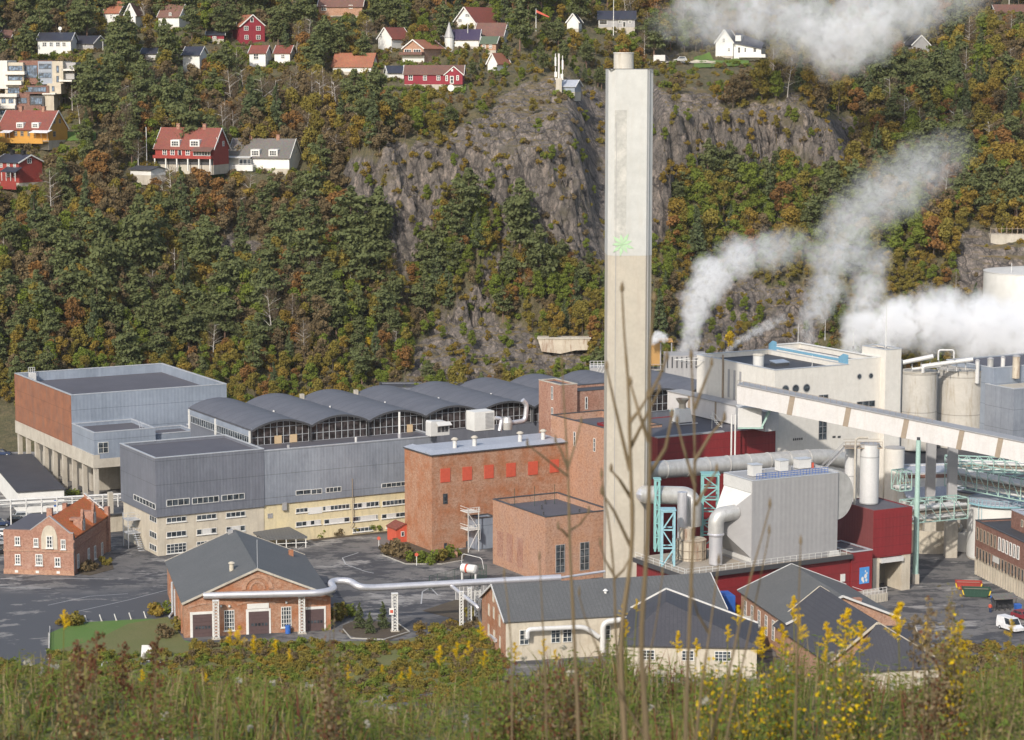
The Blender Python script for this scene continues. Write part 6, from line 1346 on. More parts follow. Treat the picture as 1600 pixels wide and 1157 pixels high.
line([(560, 864), (535, 872), (540, 882), (570, 893), (584, 896)], .22); line([(684, 930), (672, 918), (660, 925), (658, 944)], .22); line([(440, 862), (446, 852)], .12); line([(466, 859), (475, 851)], .12); line([(420, 865), (427, 855)], .12)
for pts in ([(536, 984), (548, 998), (600, 1000), (640, 988), (622, 975)], [(598, 868), (634, 882), (690, 882), (724, 876)], [(76, 1075), (76, 990)]):
    m = MB(); P = [G(*p) for p in pts]
    for a, c in zip(P, P[1:]): m.bar(a + Vector((0, 0, .07)), c + Vector((0, 0, .07)), .18, .16)
    o = m.build('kerb', MT['kerb']); o['kind'] = 'structure'
for k, (px, py) in enumerate(((136, 972), (159, 971), (182, 970), (205, 968), (228, 966))):
    g = G(px, py); v = thing('leaning_post', 'one of the short leaning pale posts in a row along the lawn top edge', 'post', g, 0, 'leaning posts along the lawn'); MB().bar((0, 0, 0), (-.35, 0, 1.15), .16).build('shaft', MT['boxlight'], v); MB().box(-.15, .15, -.15, .15, 0, .12).build('base', MT['concrete'], v)
g = G(230, 1026); v = thing('white_cover', 'small white tilted sheet standing in the rough grass below the lawn', 'cover', g, R(20)); MB().slab([(-1, 0, .1), (1, 0, .1), (.8, 1.2, 1.5), (-.6, 1.2, 1.6)], .12).build('sheet', MT['white'], v); MB().bar((-.5, 1.1, 0), (-.5, 1.1, 1.3), .1).bar((.6, 1.1, 0), (.6, 1.1, 1.3), .1).build('leg', MT['boxgrey'], v)
g = G(205, 1040); v = thing('cold_frame', 'row of dark sunken frames with pale edges in the rough grass', 'garden frame', g, R(8)); MB().box(-4.5, 4.5, -1.3, 1.3, 0, .25).build('bed', MT['darktrim'], v); m = MB()
for k in range(4): m.box(-4.5 + k * 3 - .08, -4.5 + k * 3 + .08, -1.4, 1.4, .251, .36)
m.box(-4.5, 4.5, 1.3, 1.45, 0, .36); m.build('edge', MT['boxlight'], v)
g = G(700, 871); v = thing('stone_planter', 'low square stone planter beside the green bush bed', 'planter', (g.x, g.y, 0), R(20)); MB().ring(-1.6, 1.6, -.9, .9, 0, 1.1, .3).build('wall', MT['brickpink'], v); MB().box(-1.29, 1.29, -.59, .59, 0, .95).build('soil', MT['soil'], v)
for (px, py, lab) in ((592, 858, 'red-topped white road sign at the bush bed near the red shed'), (651, 884, 'small round red sign on a post at the front of the bush bed')):
    g = G(px, py); v = thing('road_sign', lab, 'sign', g); MB().cyl(0, 0, 0, 1.9, .07, n=8).build('post', MT['white'], v); MB().extr([(.35 * math.cos(6.2832 * i / 14), 2.1 + .35 * math.sin(6.2832 * i / 14)) for i in range(14)][::-1], 1, -.1, -.05).build('disc', MT['redpanel'], v)
# ---------------------------------------------------------------- vehicles
def car(lab, pos, rz, col, L_=4.4, W_=1.8, H_=1.45, kind='car', name='parked_car', group=None, z=None):
    v = thing(name, lab, kind, pos, rz, group); m = MB(); w = W_ / 2
    body = [(-L_ / 2, .35), (L_ / 2, .35), (L_ / 2, .75), (L_ * .30, .92), (-L_ * .46, .98), (-L_ / 2, .8)]
    if kind == 'van': body = [(-L_ / 2, .35), (L_ / 2, .35), (L_ / 2, .85), (L_ * .34, 1.12), (-L_ / 2, 1.12)]
    m.extr([(x, z) for x, z in body], 1, -w, w); m.build('body', MT[col], v)
    if kind == 'pickup': cab = [(-L_ * .05, .97), (L_ * .28, .93), (L_ * .16, H_), (-L_ * .02, H_)]
    elif kind == 'van': cab = [(-L_ * .5, 1.121), (L_ * .34, 1.121), (L_ * .2, H_), (-L_ * .49, H_)]
    else: cab = [(-L_ * .44, .985), (L_ * .24, .93), (L_ * .08, H_), (-L_ * .34, H_)]
    i = .12; m = MB(); n = len(cab); sc_ = .86
    vs = [(x, -w * (1 if z < 1.13 and z < H_ - .1 else sc_), z) for x, z in cab] + [(x, w * (1 if z < 1.13 and z < H_ - .1 else sc_), z) for x, z in cab]
    m.add(vs, [(0, 1, 2, 3), (7, 6, 5, 4), (0, 4, 5, 1), (1, 5, 6, 2), (3, 2, 6, 7), (0, 3, 7, 4)])
    m.build('cabin', MT[col], v)
    def quad_in(ids, k=.14, off=.015):
        P = [Vector(vs[j]) for j in ids]; c = sum(P, Vector()) / 4; nn = (P[1] - P[0]).cross(P[2] - P[0]).normalized(); return [tuple(p.lerp(c, k) + nn * off) for p in P]
    gl = MB()
    gl.add(quad_in((1, 5, 6, 2)), [(0, 1, 2, 3)])
    if kind != 'van': gl.add(quad_in((0, 3, 7, 4)), [(0, 1, 2, 3)])
    for ids in ((0, 1, 2, 3), (7, 6, 5, 4)):
        Q = quad_in(ids); 
        if kind == 'van': Q = [tuple(Vector(Q[0]).lerp(Vector(Q[1]), .62)), Q[1], Q[2], tuple(Vector(Q[3]).lerp(Vector(Q[2]), .55))]
        gl.add(Q, [(0, 1, 2, 3)])
    gl.build('windows', MT['glass'], v)
    for sx in (-.31, .31):
        for sy in (-1, 1):
            q = MB(); q.tube([(sx * L_, sy * (w - .2), .33), (sx * L_, sy * (w + .02), .33)], .33, 14); wh = q.build('wheel', MT['rubber'], v); MB().tube([(sx * L_, sy * (w + .021), .33), (sx * L_, sy * (w + .03), .33)], .18, 10).build('rim', MT['trim'], wh)
    MB().box(L_ / 2 + .002, L_ / 2 + .03, -w * .9, -w * .55, .55, .72).build('headlight', MT['boxlight'], v); MB().box(L_ / 2 + .002, L_ / 2 + .03, w * .55, w * .9, .55, .72).build('headlight', MT['boxlight'], v)
    return v
MT['carwhite'] = FLAT('white_car_paint', (.75, .75, .75), .3); MT['carblack'] = FLAT('black_car_paint', (.02, .02, .025), .25); MT['carblue'] = FLAT('dark_blue_car_paint', (.03, .05, .11), .25); MT['carsilver'] = FLAT('silver_car_paint', (.45, .46, .48), .3, .4); MT['carred'] = FLAT('dark_red_car_paint', (.22, .03, .04), .3)
car('white pickup truck parked in front of the cream factory base', G(310, 876), R(255), 'carwhite', 5.2, 1.9, 1.8, 'pickup', 'pickup_truck')
car('white delivery van driving near the blue bin at the right edge', G(1578, 985), R(-62), 'carwhite', 4.8, 1.95, 2.2, 'van', 'delivery_van')
for (px, py, rz, c, lab, k) in ((12, 838, 5, 'carwhite', 'white estate car parked behind the flat roof of the brick villa', 'car'), (0, 822, 10, 'carblue', 'dark blue car parked at the left edge beyond the white estate car', 'car'), (28, 817, 12, 'carblack', 'black car parked in the second row behind the villa', 'car'), (58, 821, 14, 'carblack', 'black car parked right behind the villa gable', 'car'), (37, 811, 14, 'carsilver', 'silver car in the farther row behind the brick villa', 'car'),
                             (2, 852, 8, 'carsilver', 'pale blue-grey car cut by the left edge beside the villa', 'car'), (-3, 866, 8, 'carblack', 'black car at the left edge just beside the villa wall', 'car'), (92, 812, 20, 'carsilver', 'silver car parked behind the orange tiled roof', 'car'), (1599, 968, -60, 'carred', 'dark red car cut by the right edge near the white van', 'car'), (1412, 0, 0, 'x', '', '')):
    if c != 'x': car(lab, G(px, py), R(rz), c)
for (px, py, rz, c, lab) in ((28, 727, -55, 'carwhite', 'white car parked beside the warehouse columns nearest its back end'), (36, 738, -58, 'carblack', 'black car parked beside the third warehouse column'), (45, 745, -57, 'carsilver', 'silver car parked between middle warehouse columns'), (58, 753, -57, 'carwhite', 'white car roof showing above the dark shed roof by the columns'), (3, 712, 0, 'carblue', 'dark blue car at the left edge beyond the white shed')):
    car(lab, G(px, py), R(rz), c)
# bike shelter, bin, person
g = G(1555, 955); b = B('bike_shelter', 'small dark bike shelter with sloping brown-grey roof against the white pilasters', 'shelter', g[:2], R(13)); m = MB(); m.slab([(-.3, -.3, 2.1), (4.0, -.3, 2.1), (4.0, 1.6, 2.7), (-.3, 1.6, 2.7)], .12); m.build('roof', MT['greytile'], b.root); m = MB()
for x_ in (0, 3.8):
    for y_ in (0, 1.4): m.bar((x_, y_, 0), (x_, y_, 2.2), .1)
m.box(0, 3.8, 1.4, 1.45, .2, 2.2); m.build('frame', MT['darktrim'], b.root)
for k in range(3):
    v = thing('bicycle', 'one of the dark bicycles parked under the small shelter', 'bicycle', b.wld(.7 + k * 1.0, .5), R(103), 'bicycles under the shelter'); m = MB()
    for x_ in (-.5, .5):
        m = MB(); [m.bar((x_ + .33 * math.cos(6.2832 * i / 10), 0, .33 + .33 * math.sin(6.2832 * i / 10)), (x_ + .33 * math.cos(6.2832 * (i + 1) / 10), 0, .33 + .33 * math.sin(6.2832 * (i + 1) / 10)), .05) for i in range(10)]; m.build('wheel', MT['rubber'], v)
    MB().bar((-.5, 0, .33), (-.15, 0, .8), .05).bar((-.15, 0, .8), (.4, 0, .8), .05).bar((.4, 0, .85), (.5, 0, .33), .05).bar((-.15, 0, .8), (0, 0, .33), .05).bar((0, 0, .33), (.4, 0, .8), .05).bar((.38, -.25, .98), (.38, .25, .98), .05).box(-.28, -.05, -.07, .07, .88, .95).build('frame', MT['darktrim'], v)
g = G(1590, 958); v = thing('waste_bin', 'bright blue wheeled waste bin beside the white pilasters', 'bin', g, R(13)); MB().add([(-.42, -.4, .1), (.42, -.4, .1), (.42, .4, .1), (-.42, .4, .1), (-.52, -.5, 1.4), (.52, -.5, 1.4), (.52, .5, 1.4), (-.52, .5, 1.4)], [(0, 3, 2, 1), (4, 5, 6, 7), (0, 1, 5, 4), (1, 2, 6, 5), (2, 3, 7, 6), (3, 0, 4, 7)]).build('bin', MT['blue'], v); MB().slab([(-.56, -.56, 1.46), (.56, -.56, 1.46), (.56, .5, 1.56), (-.56, .5, 1.56)], .06).build('lid', MT['blue'], v)
def person(lab, g, rz, shirt, hair=(.03, .02, .015)):
    """a small standing figure: one skinned body with clothing-coloured faces, hair and clothes as children"""
    v = thing('person', lab, 'person', g, rz)
    J = {'pel': (0, 0, .95, .15), 'che': (0, 0, 1.28, .17), 'nek': (0, .01, 1.50, .06), 'hd': (0, .02, 1.62, .095), 'hd2': (0, .02, 1.74, .08),
         'shl': (-.2, 0, 1.42, .065), 'ell': (-.27, -.02, 1.14, .045), 'wrl': (-.27, -.14, .92, .035), 'hal': (-.27, -.18, .85, .038), 'shr': (.2, 0, 1.42, .065), 'elr': (.28, .02, 1.14, .045), 'wrr': (.27, -.06, .9, .035), 'har': (.27, -.08, .82, .038),
         'hil': (-.1, 0, .88, .1), 'knl': (-.12, -.06, .5, .065), 'anl': (-.13, .08, .1, .045), 'tol': (-.13, -.08, .04, .04), 'hir': (.1, 0, .88, .1), 'knr': (.12, -.02, .5, .065), 'anr': (.13, -.14, .1, .045), 'tor': (.13, -.32, .05, .04)}
    E_ = [('pel', 'che'), ('che', 'nek'), ('nek', 'hd'), ('hd', 'hd2'), ('che', 'shl'), ('shl', 'ell'), ('ell', 'wrl'), ('wrl', 'hal'), ('che', 'shr'), ('shr', 'elr'), ('elr', 'wrr'), ('wrr', 'har'), ('pel', 'hil'), ('hil', 'knl'), ('knl', 'anl'), ('anl', 'tol'), ('pel', 'hir'), ('hir', 'knr'), ('knr', 'anr'), ('anr', 'tor')]
    K = list(J); me = bpy.data.meshes.new('body'); me.from_pydata([J[k][:3] for k in K], [(K.index(a), K.index(c)) for a, c in E_], []); o = bpy.data.objects.new('body', me); COL.objects.link(o); o.parent = v
    sk = o.modifiers.new('skin', 'SKIN'); me.materials.append(MT['skinp'])
    for k, d in zip(K, me.skin_vertices[0].data): d.radius = (J[k][3], J[k][3]); d.use_root = (k == 'pel')
    o.modifiers.new('sub', 'SUBSURF').levels = 1; o.modifiers['sub'].render_levels = 1
    MB().tube([(0, 0, .9), (0, 0, 1.1), (0, 0, 1.42), (0, 0, 1.5)], [.19, .19, .24, .1], 12).tube([(-.19, 0, 1.42), (-.28, -.02, 1.13), (-.28, -.14, .93)], [.085, .065, .055], 8).tube([(.19, 0, 1.42), (.29, .02, 1.13), (.28, -.06, .92)], [.085, .065, .055], 8).build('jacket', MT[shirt], v, smooth=True)
    MB().tube([(-.09, 0, .98), (-.12, -.06, .5), (-.13, .07, .1)], [.13, .09, .07], 8).tube([(.09, 0, .98), (.12, -.02, .5), (.13, -.13, .1)], [.13, .09, .07], 8).build('trousers', MT['carblue'], v, smooth=True)
    MB().lathe(0, .03, [(.11, 1.66), (.115, 1.74), (.08, 1.82), (.01, 1.845)], 12).build('hair', MT['carblack'], v, smooth=True); return v
person('person in red top and dark blue trousers standing by the bike shelter', G(1547, 958), R(150), 'redpanel')
person('person in dark blue work clothes behind the red-clad one, near the green skip', G(1549, 942), R(100), 'blue')
# ---------------------------------------------------------------- houses on the hillside
HRECT = []   # photo rectangles kept clear of tree crowns: (x0, y0, x1, y1, Y)
def house(name, label, xl, xr, yb, ye, yr, th, depth, wall, roof, axis='x', verge='white', wins=(), side=(), chim=0, dorm=(), over=.45, cat='house', wf='white', foot='concrete', rx=.5, extra=None, clear=None, Y=None, chm='brickold'):
    o = T(xl, yb)
    if Y: o = atY(xl, yb, Y)
    b = B(name, label, cat, (o.x, o.y), R(th), z0=o.z)
    W = b.F(xr, yb)[0]; ze = b.F(xl, ye)[1]
    if axis == 'x': zr = b.F(xl, yr, depth * rx)[1]
    else: zr = b.F((xl + xr) / 2, yr)[1]
    zr = max(zr, ze + .8)
    MB().box(.03, W - .03, .03, depth - .03, -2.5, .35).build('foundation', MT[foot], b.root)
    w, ro = b.gable(0, W, 0, depth, ze, zr, wall, roof, axis, over=over, th=.2, verge=verge, z0=.2, rx=rx)
    for q in wins:
        px0, px1, t, u = q[:4]; n = q[4] if len(q) > 4 else 2; r = q[5] if len(q) > 5 else 2
        b.pw('F', 0, px0, px1, t, u, cols=n, rows=r, frame=wf, fw=.16, d=.12)
    for (y, z, w_, h_) in side:
        f = 'R' if th < 0 else 'L'; b.win(f, W if th < 0 else 0, y, y + w_, z, z + h_, cols=2, rows=2, frame=wf, fw=.14, d=.12)
    for k in range(chim):
        cx_ = W * (.28 + .45 * k) if chim > 1 else W * .6
        if axis == 'x': MB().box(cx_ - .5, cx_ + .5, depth * rx - .45, depth * rx + .45, zr - .6, zr + 1.2).box(cx_ - .6, cx_ + .6, depth * rx - .55, depth * rx + .55, zr + 1.202, zr + 1.35).build('chimney', MT[chm], ro)
        else: MB().box(W * rx - .45, W * rx + .45, depth * .5 - .5, depth * .5 + .5, zr - .6, zr + 1.2).build('chimney', MT[chm], ro)
    for (px0, px1, t, u) in dorm:
        yf = .6; sl_ = (zr - ze) / (depth * rx)
        for _ in range(5): z0 = b.F(px0, u, yf)[1]; yf = min(max(.1, (z0 - ze) / sl_), depth * .4)
        x0, z1 = b.F(px0, t, yf); x1, _ = b.F(px1, t, yf); z0 = b.F(px0, u, yf)[1]; yf -= .25
        m = MB(); m.extr([(yf, z0 - .1), (yf, z1), (depth * rx, z1 + .35), (depth * rx, z0)][::-1], 0, x0, x1); d = m.build('dormer', MT['white'], ro); b.win('F', yf, x0 + .3, x1 - .3, z0 + .1, z1 - .25, cols=3, rows=2, frame='white', fw=.14, parent=b.root)
    if extra: extra(b, W, ze, zr)
    if 'hidden' in name and clear: clear = (clear[0], clear[1], clear[2], yr + (yb - yr) * .5)
    c = clear or (min(xl, xr) - 6, yr - 4, xr + (depth * math.sin(abs(R(th))) * 5 if th < 0 else 0) + 4, yb)
    HRECT.append((*c, o.y)); return b
def ex_yellow(b, W, ze, zr):
    for (a, c, t) in ((0, 16, 206), (46, 75, 206)):
        x0, z = b.F(a, t, -2.2); x1, _ = b.F(c, t, -2.2); MB().slab([(x0, -2.6, z - .2), (x1, -2.6, z - .2), (x1, 0, z + .5), (x0, 0, z + .5)], .12).build('awning', MT['carwhite'], b.root)
        m = MB(); [m.bar((x0 + .1 + k * (x1 - x0 - .2) / 3, -2.5, 0), (x0 + .1 + k * (x1 - x0 - .2) / 3, -2.5, z - .3), .1) for k in range(4)]; m.build('post', MT['rib'], b.root)
    MB().box(-4, W, -3.0, -2.8, -.6, .9).box(-4, W, -2.79, -.01, -.4, 0.0).build('balcony', MT['yellowwall'], b.root)
house('yellow_house', 'ochre yellow house with red tiled roof, two dormers and white awnings', -2, 76, 220, 201, 173, -24, 9.5, 'yellowwall', 'redtile', wins=((22, 27, 205, 213), (32, 37, 205, 213), (43, 47, 205, 213)), side=((2.5, 5.0, 1.0, 1.4), (5.2, 5.0, 1.0, 1.4), (2.2, 1.2, 1.3, 1.6)), chim=2, dorm=((26, 37, 192, 200), (50, 61, 192, 200)), wf='rib', extra=ex_yellow)
def ex_redl(b, W, ze, zr):
    m = MB(); m.slab([(W - 5, -2.5, 3.4), (W + 1.5, -2.5, 3.4), (W + 1.5, 0, 4.6), (W - 5, 0, 4.6)], .2); m.build('porch_roof', MT['navytile'], b.root); m = MB(); [m.bar((W - 4.6 + k * 1.9, -2.3, 0), (W - 4.6 + k * 1.9, -2.3, 3.3), .16) for k in range(4)]; m.build('porch_post', MT['white'], b.root)
    MB().box(W - 5, W + 1.5, -2.5, -2.3, -1.5, .8).build('terrace', MT['redwood'], b.root)
house('red_house', 'red wooden house with blue-black roof and white-trimmed porch at the left edge', -8, 30, 286, 253, 241, -38, 8.5, 'redwood', 'navytile', wins=((0, 4, 255, 262), (11, 15, 255, 262), (21, 25, 255, 262), (11, 15, 269, 277), (21, 25, 269, 277)), side=((3, 5.5, 1.6, 1.4),), chim=2, chm='blackpaint', extra=ex_redl, clear=(-10, 236, 62, 292))
house('white_house', 'pale pink-white two-storey house with blue-black roof above the apartment terraces', 59.5, 111, 86, 63, 52, -4, 8, 'whitewood', 'navytile', wins=((66, 73, 66, 73), (77, 83, 66, 73), (87, 94, 66, 73), (97, 103, 66, 73), (83, 88, 78, 84), (98, 103, 79, 84)), chim=0)
house('grey_house', 'small grey house with blue-black roof just right of the pale pink-white house', 113, 146, 78, 68, 57, -25, 7, 'boxgrey', 'navytile', wins=((118, 124, 69, 74), (130, 136, 69, 74)))
def ex_red6(b, W, ze, zr):
    x0, z = b.F(258, 258); MB().box(0, W, -1.6, -.02, 2.0, 2.9).build('balcony', MT['redwood'], b.root); m = MB()
    for k in range(6): m.box(.4 + k * (W - 1) / 5, .75 + k * (W - 1) / 5, -1.55, -1.2, -1.5, 1.99)
    m.build('pillar', MT['white'], b.root); MB().box(.1, W - .1, -.03, -.004, .2, 1.95).build('painted_shade_panel', MT['darktrim'], b.root)  # flat dark panel on the wall paints the shade under the balcony
    MB().slab([(W * .68, -2.6, 4.3), (W + .4, -2.6, 4.3), (W + .2, 0, 5.3), (W * .68, 0, 5.3)], .15).build('veranda_roof', MT['browntile'], b.root); b.win('F', -1.6, W * .7, W - .2, 2.91, 4.2, cols=6, rows=1, name='veranda_glazing')
house('red_house', 'red house with red tiled roof, two white dormers and white pillars below the balcony', 243, 334, 258, 231, 200, -20, 9.5, 'redwood', 'redtile', wins=((254, 261, 233, 243), (266, 273, 233, 243), (278, 284, 234, 246, 1, 1), (290, 297, 234, 243), (302, 309, 234, 243)), side=((2, 6.6, 1.1, 1.5), (5.6, 5.4, 1.1, 1.5)), chim=2, dorm=((267, 281, 219, 229), (297, 312, 219, 229)), extra=ex_red6)
def ex_wh7(b, W, ze, zr):
    MB().box(-3.5, W * .45, -2.4, -.01, -.5, 1.3).build('terrace', MT['white'], b.root); MB().slab([(-2.5, -2.4, ze - .2), (W * .4, -2.4, ze - .2), (W * .4, 0, ze + .2), (-2.5, 0, ze + .2)], .12).build('porch_roof', MT['boxlight'], b.root); b.win('F', -2.0, W * .22, W * .42, .2, ze - .5, cols=3, rows=2, name='veranda_glazing')
house('white_house', 'white house with grey-brown roof and two white dormers, right of the red pillared house', 357, 452, 264, 245, 217, -16, 9.5, 'whitewood', 'greytile', side=((2.4, 4.4, .9, 1.3), (5.0, 4.4, .9, 1.3)), chim=2, dorm=((392, 406, 234, 244), (420, 434, 234, 244)), extra=ex_wh7)
house('red_villa', 'tall crimson house with orange-red roof and white windows above the pines', 376, 414, 70, 41, 24, 24, 12, 'crimson', 'orangetile', 'y', wins=((381, 388, 41, 48), (400, 407, 41, 48), (382, 388, 55, 62), (400, 407, 55, 62), (391, 396, 28, 35, 1, 1)), side=((4, 6, 1.3, 1.4),))
house('red_annex_house', 'small low crimson annex with dark roof left of the tall crimson house', 323, 350, 63, 55, 50, 6, 6, 'crimson', 'navytile', wins=((332, 338, 57, 61),))
house('white_house', 'white house with two red-brown roof halves just below the tall crimson house', 390, 415, 106, 83, 72, -8, 8, 'whitewood', 'redtile', wins=((396, 404, 84, 93), (397, 404, 99, 104)), clear=(388, 70, 456, 100))
house('white_house', 'right-hand white wing with red-brown roof beside the pines below the crimson house', 429, 453, 100, 83, 72, -8, 8, 'whitewood', 'redtile', wins=((439, 445, 85, 92),))
house('white_garage', 'long low white garage with dark flat roof and a flagpole behind it', 204, 236, 276, 265, 260, -35, 6, 'white', 'feltdark', over=.5, verge=None, cat='garage', wins=())
car('dark car parked under the end of the low white garage', T(228, 279) + Vector((0, -1.2, .3)), R(10), 'carblack')
house('orange_roof_house', 'house of which only a faded orange tiled roof shows above brown trees', 520, 580, 115, 104, 84, -10, 10, 'whitewood', 'orangetile', 'x', chim=1, verge='orangetile', clear=(515, 80, 590, 103))
house('white_house', 'white gabled house with bright red roof left of the chalet', 591, 612, 80, 60, 44, -38, 9, 'whitewood', 'redtile', 'y', wins=((594, 597, 52, 59, 1, 2),), side=((5.5, .8, 1, 1.3),), clear=(588, 42, 628, 78))
def ex_chalet(b, W, ze, zr):
    MB().box(-.4, W + .4, -1.8, -.01, 2.4, 3.3).build('balcony', MT['browntile'], b.root); MB().box(-.2, W + .2, -.06, -.004, .2, 2.35).build('white_base', MT['white'], b.root)
house('chalet_house', 'chalet-like house with pinkish gable, red roof and white balcony base', 630, 662, 98, 76, 63, -30, 12, 'brickpink', 'orangetile', 'y', wins=((632, 643, 77, 85, 3, 1), (646, 658, 77, 85, 3, 1)), extra=ex_chalet, clear=(624, 60, 688, 98), wf='white')
def ex_crim(b, W, ze, zr):
    x0 = b.F(696, 130)[0]; x1 = W; zm = b.F(710, 105)[1]; z2 = b.F(696, 117)[1]; xm = (x0 + x1) / 2
    MB().extr([(x0, .2), (x1, .2), (x1, z2), (xm, zm), (x0, z2)][::-1], 1, -.8, -.01).build('gable_wall', MT['crimson'], b.root)
    m = MB(); m.bar((x0 - .5, -1.0, z2 - .2), (xm, -1.0, zm + .15), .25).bar((xm, -1.0, zm + .15), (x1 + .5, -1.0, z2 - .2), .25); m.build('bargeboard', MT['white'], b.root)
    m = MB(); m.slab([(x0 - .4, -1.1, z2 + .0), (xm, -1.1, zm + .3), (xm, 4, zm + .3), (x0 - .4, 4, z2 + .0)], .15).slab([(xm, -1.1, zm + .3), (x1 + .4, -1.1, z2), (x1 + .4, 4, z2), (xm, 4, zm + .3)], .15); m.build('gable_roof', MT['browntile'], b.root)
    for (a, c, t, u) in ((696, 700, 118, 127), (703, 709, 119, 131), (713, 717, 118, 126), (705, 708, 108, 112)): b.pw('F', -.8, a, c, t, u, cols=1, rows=2, fw=.22)
house('crimson_house', 'long crimson bungalow with brown roof, white windows and a small cross gable', 632, 723, 134, 116, 103, -3, 8, 'crimson', 'browntile', wins=((638, 645, 117, 126), (661, 667, 118, 126), (682, 688, 118, 126)), extra=ex_crim, clear=(628, 98, 726, 136))
house('white_garage', 'white garage with blue-black roof attached left of the crimson bungalow', 607, 631, 125, 114, 104, 12, 7, 'white', 'navytile', wins=(), clear=(604, 102, 632, 122))
house('white_house', 'big white-gabled house with bright red roof and dormer at the top centre', 710, 743, 42, 35, 12, -36, 15, 'whitewood', 'redtile', 'y', wins=((727, 734, 22, 27), (716, 722, 30, 35)), dorm=(), clear=(706, 8, 786, 40), over=.7)
house('brown_roof_house', 'house with broad brown roof directly below the bright red-roofed gable house', 742, 786, 68, 56, 37, -14, 9, 'white', 'browntile', verge='white', clear=(738, 34, 792, 56))
def ex_turret(b, W, ze, zr): MB().cyl(-.8, -.5, -2, ze + .6, 1.5, n=14).build('turret', MT['white'], b.root); MB().cyl(-.8, -.5, ze + .602, ze + 5.6, 1.7, .05, n=14).build('turret_cap', MT['boxgrey'], b.root)
house('turret_house', 'white house with dark violet roof and small grey pointed turret', 706, 748, 76, 62, 47, -4, 11, 'white', MT.setdefault('violet', ROOF('dark_violet_roof', (.05, .035, .08), (.065, .05, .09))) and 'violet', wins=((728, 734, 70, 75),), extra=ex_turret, clear=(696, 42, 760, 70))
house('green_roof_house', 'small timber house with dull green roof beside the violet-roofed one', 751, 775, 80, 68, 58, -12, 7, 'brickpink', MT.setdefault('greenroof', ROOF('dull_green_roof', (.09, .12, .08), (.11, .14, .09))) and 'greenroof', wins=((754, 759, 70, 76), (764, 769, 70, 76)), clear=(748, 56, 782, 78))
house('hidden_house', 'house glimpsed through trees with an orange roof slope and white bargeboard', 762, 776, 112, 98, 84, -30, 8, 'white', 'orangetile', 'y', clear=(760, 82, 780, 100))
house('grey_cabin', 'low grey wooden bungalow with dark roof behind a flagpole at the top right of centre', 935, 992, 45, 30, 18, -3, 8, 'boxgrey', 'navytile', wins=((936, 949, 31, 39, 1, 1), (966, 972, 32, 37), (982, 987, 32, 37), (973, 978, 34, 43, 1, 1)), verge='darktrim', foot='concrete', wf='white')
house('white_shed_house', 'small white steep-gabled building half hidden by trees left of the grey bungalow', 886, 904, 48, 34, 22, -12, 6, 'white', 'navytile', 'y', clear=(884, 20, 905, 44))
def ex_wh20(b, W, ze, zr):
    x1, _ = b.F(1188, 88); MB().extr([(W + .01, -2), (x1, -2), (x1, ze - 2.2), (W + .01, ze + .2)][::-1], 1, 1.2, 8).build('wing_wall', MT['whitewood'], b.root)
    m = MB(); m.slab([(W, .6, ze - .2), (x1 + .3, .6, ze - 2.2), (x1 + .3, 4.6, zr - 4.2), (W, 4.6, zr - .6)], .2).slab([(W, 8.6, ze - .2), (W, 4.6, zr - .6), (x1 + .3, 4.6, zr - 4.2), (x1 + .3, 8.6, ze - 2.2)], .2); m.build('wing_roof', MT['navytile'], b.root)
    for (a, c, t, u) in ((1163, 1166, 75, 82), (1177, 1182, 75, 82), (1153, 1157, 74, 83)): b.pw('F', 1.2, a, c, t, u, cols=1, rows=2)
    x2 = b.F(1149, 62, .6)[0]; MB().box(x2, x2 + 1.9, .6, 4, ze + .3, ze + 2.2).build('dormer', MT['white'], b.root)
    x3, z3 = b.F(1152, 87.5, -1.5); x4, _ = b.F(1196, 87.5, -1.5); MB().box(x3, x4, -1.6, 1.1, -.3, .8).build('deck', MT['white'], b.root)
house('white_house', 'bright white farmhouse with steep gable on the green lawn in drifting steam', 1118, 1145, 89, 66, 47, -18, 9, 'whitewood', 'navytile', 'y', wins=((1129, 1133, 60, 67), (1137, 1141, 75, 81)), extra=ex_wh20, clear=(1112, 42, 1196, 98))
house('hidden_grey_house', 'grey house with pale gable edges almost hidden in brown trees at the upper right', 1425, 1452, 82, 70, 56, 12, 8, 'boxgrey', 'navytile', 'y', clear=(1420, 52, 1458, 78))
house('red_roof_house', 'long low house with red-brown roof at the top right edge', 1556, 1640, 24, 19, 8, 4, 9, 'white', 'browntile', clear=(1552, 4, 1640, 18))
house('hidden_house', 'white house with orange roof partly behind pines at the top left', 162, 186, 38, 20, 3, -20, 9, 'white', 'orangetile', 'x', wins=((172, 176, 23, 29),), clear=(158, 0, 192, 30))
house('hidden_house', 'white steep house between pines right of the orange-roofed one at the top left', 196, 212, 44, 22, 6, -10, 8, 'white', 'browntile', 'y', clear=(194, 2, 214, 36))
house('hidden_house', 'white house with brown roof behind pines at the top left of the tall crimson house', 248, 280, 44, 26, 8, -18, 8, 'white', 'browntile', 'x', wins=((264, 268, 20, 28),), clear=(246, 4, 288, 34))
house('hidden_house', 'white house with small blue-black roof among the pines above the bare birches', 286, 312, 112, 86, 74, -14, 7, 'white', 'navytile', 'x', wins=((296, 301, 88, 94),), clear=(284, 72, 314, 104))
house('hidden_house', 'little house with dark blue roof left of the tall pine, above pale garden walls', 220, 244, 92, 84, 76, -8, 7, 'boxlight', 'navytile', 'x', clear=(218, 74, 246, 90))
house('brown_house', 'brown wooden house with brown roof cut by the top edge above the goldening trees', 498, 566, 26, 10, -6, -6, 8, 'brickpink', 'browntile', wins=((502, 510, 9, 17), (545, 551, 8, 14)), clear=(494, 0, 572, 16))
house('red_roof_house', 'small white house with red roof edge at the top left, cut by the picture edge', 30 - 30, 17, 66, 58, 48, -10, 6, 'white', 'browntile', clear=(0, 46, 18, 64))
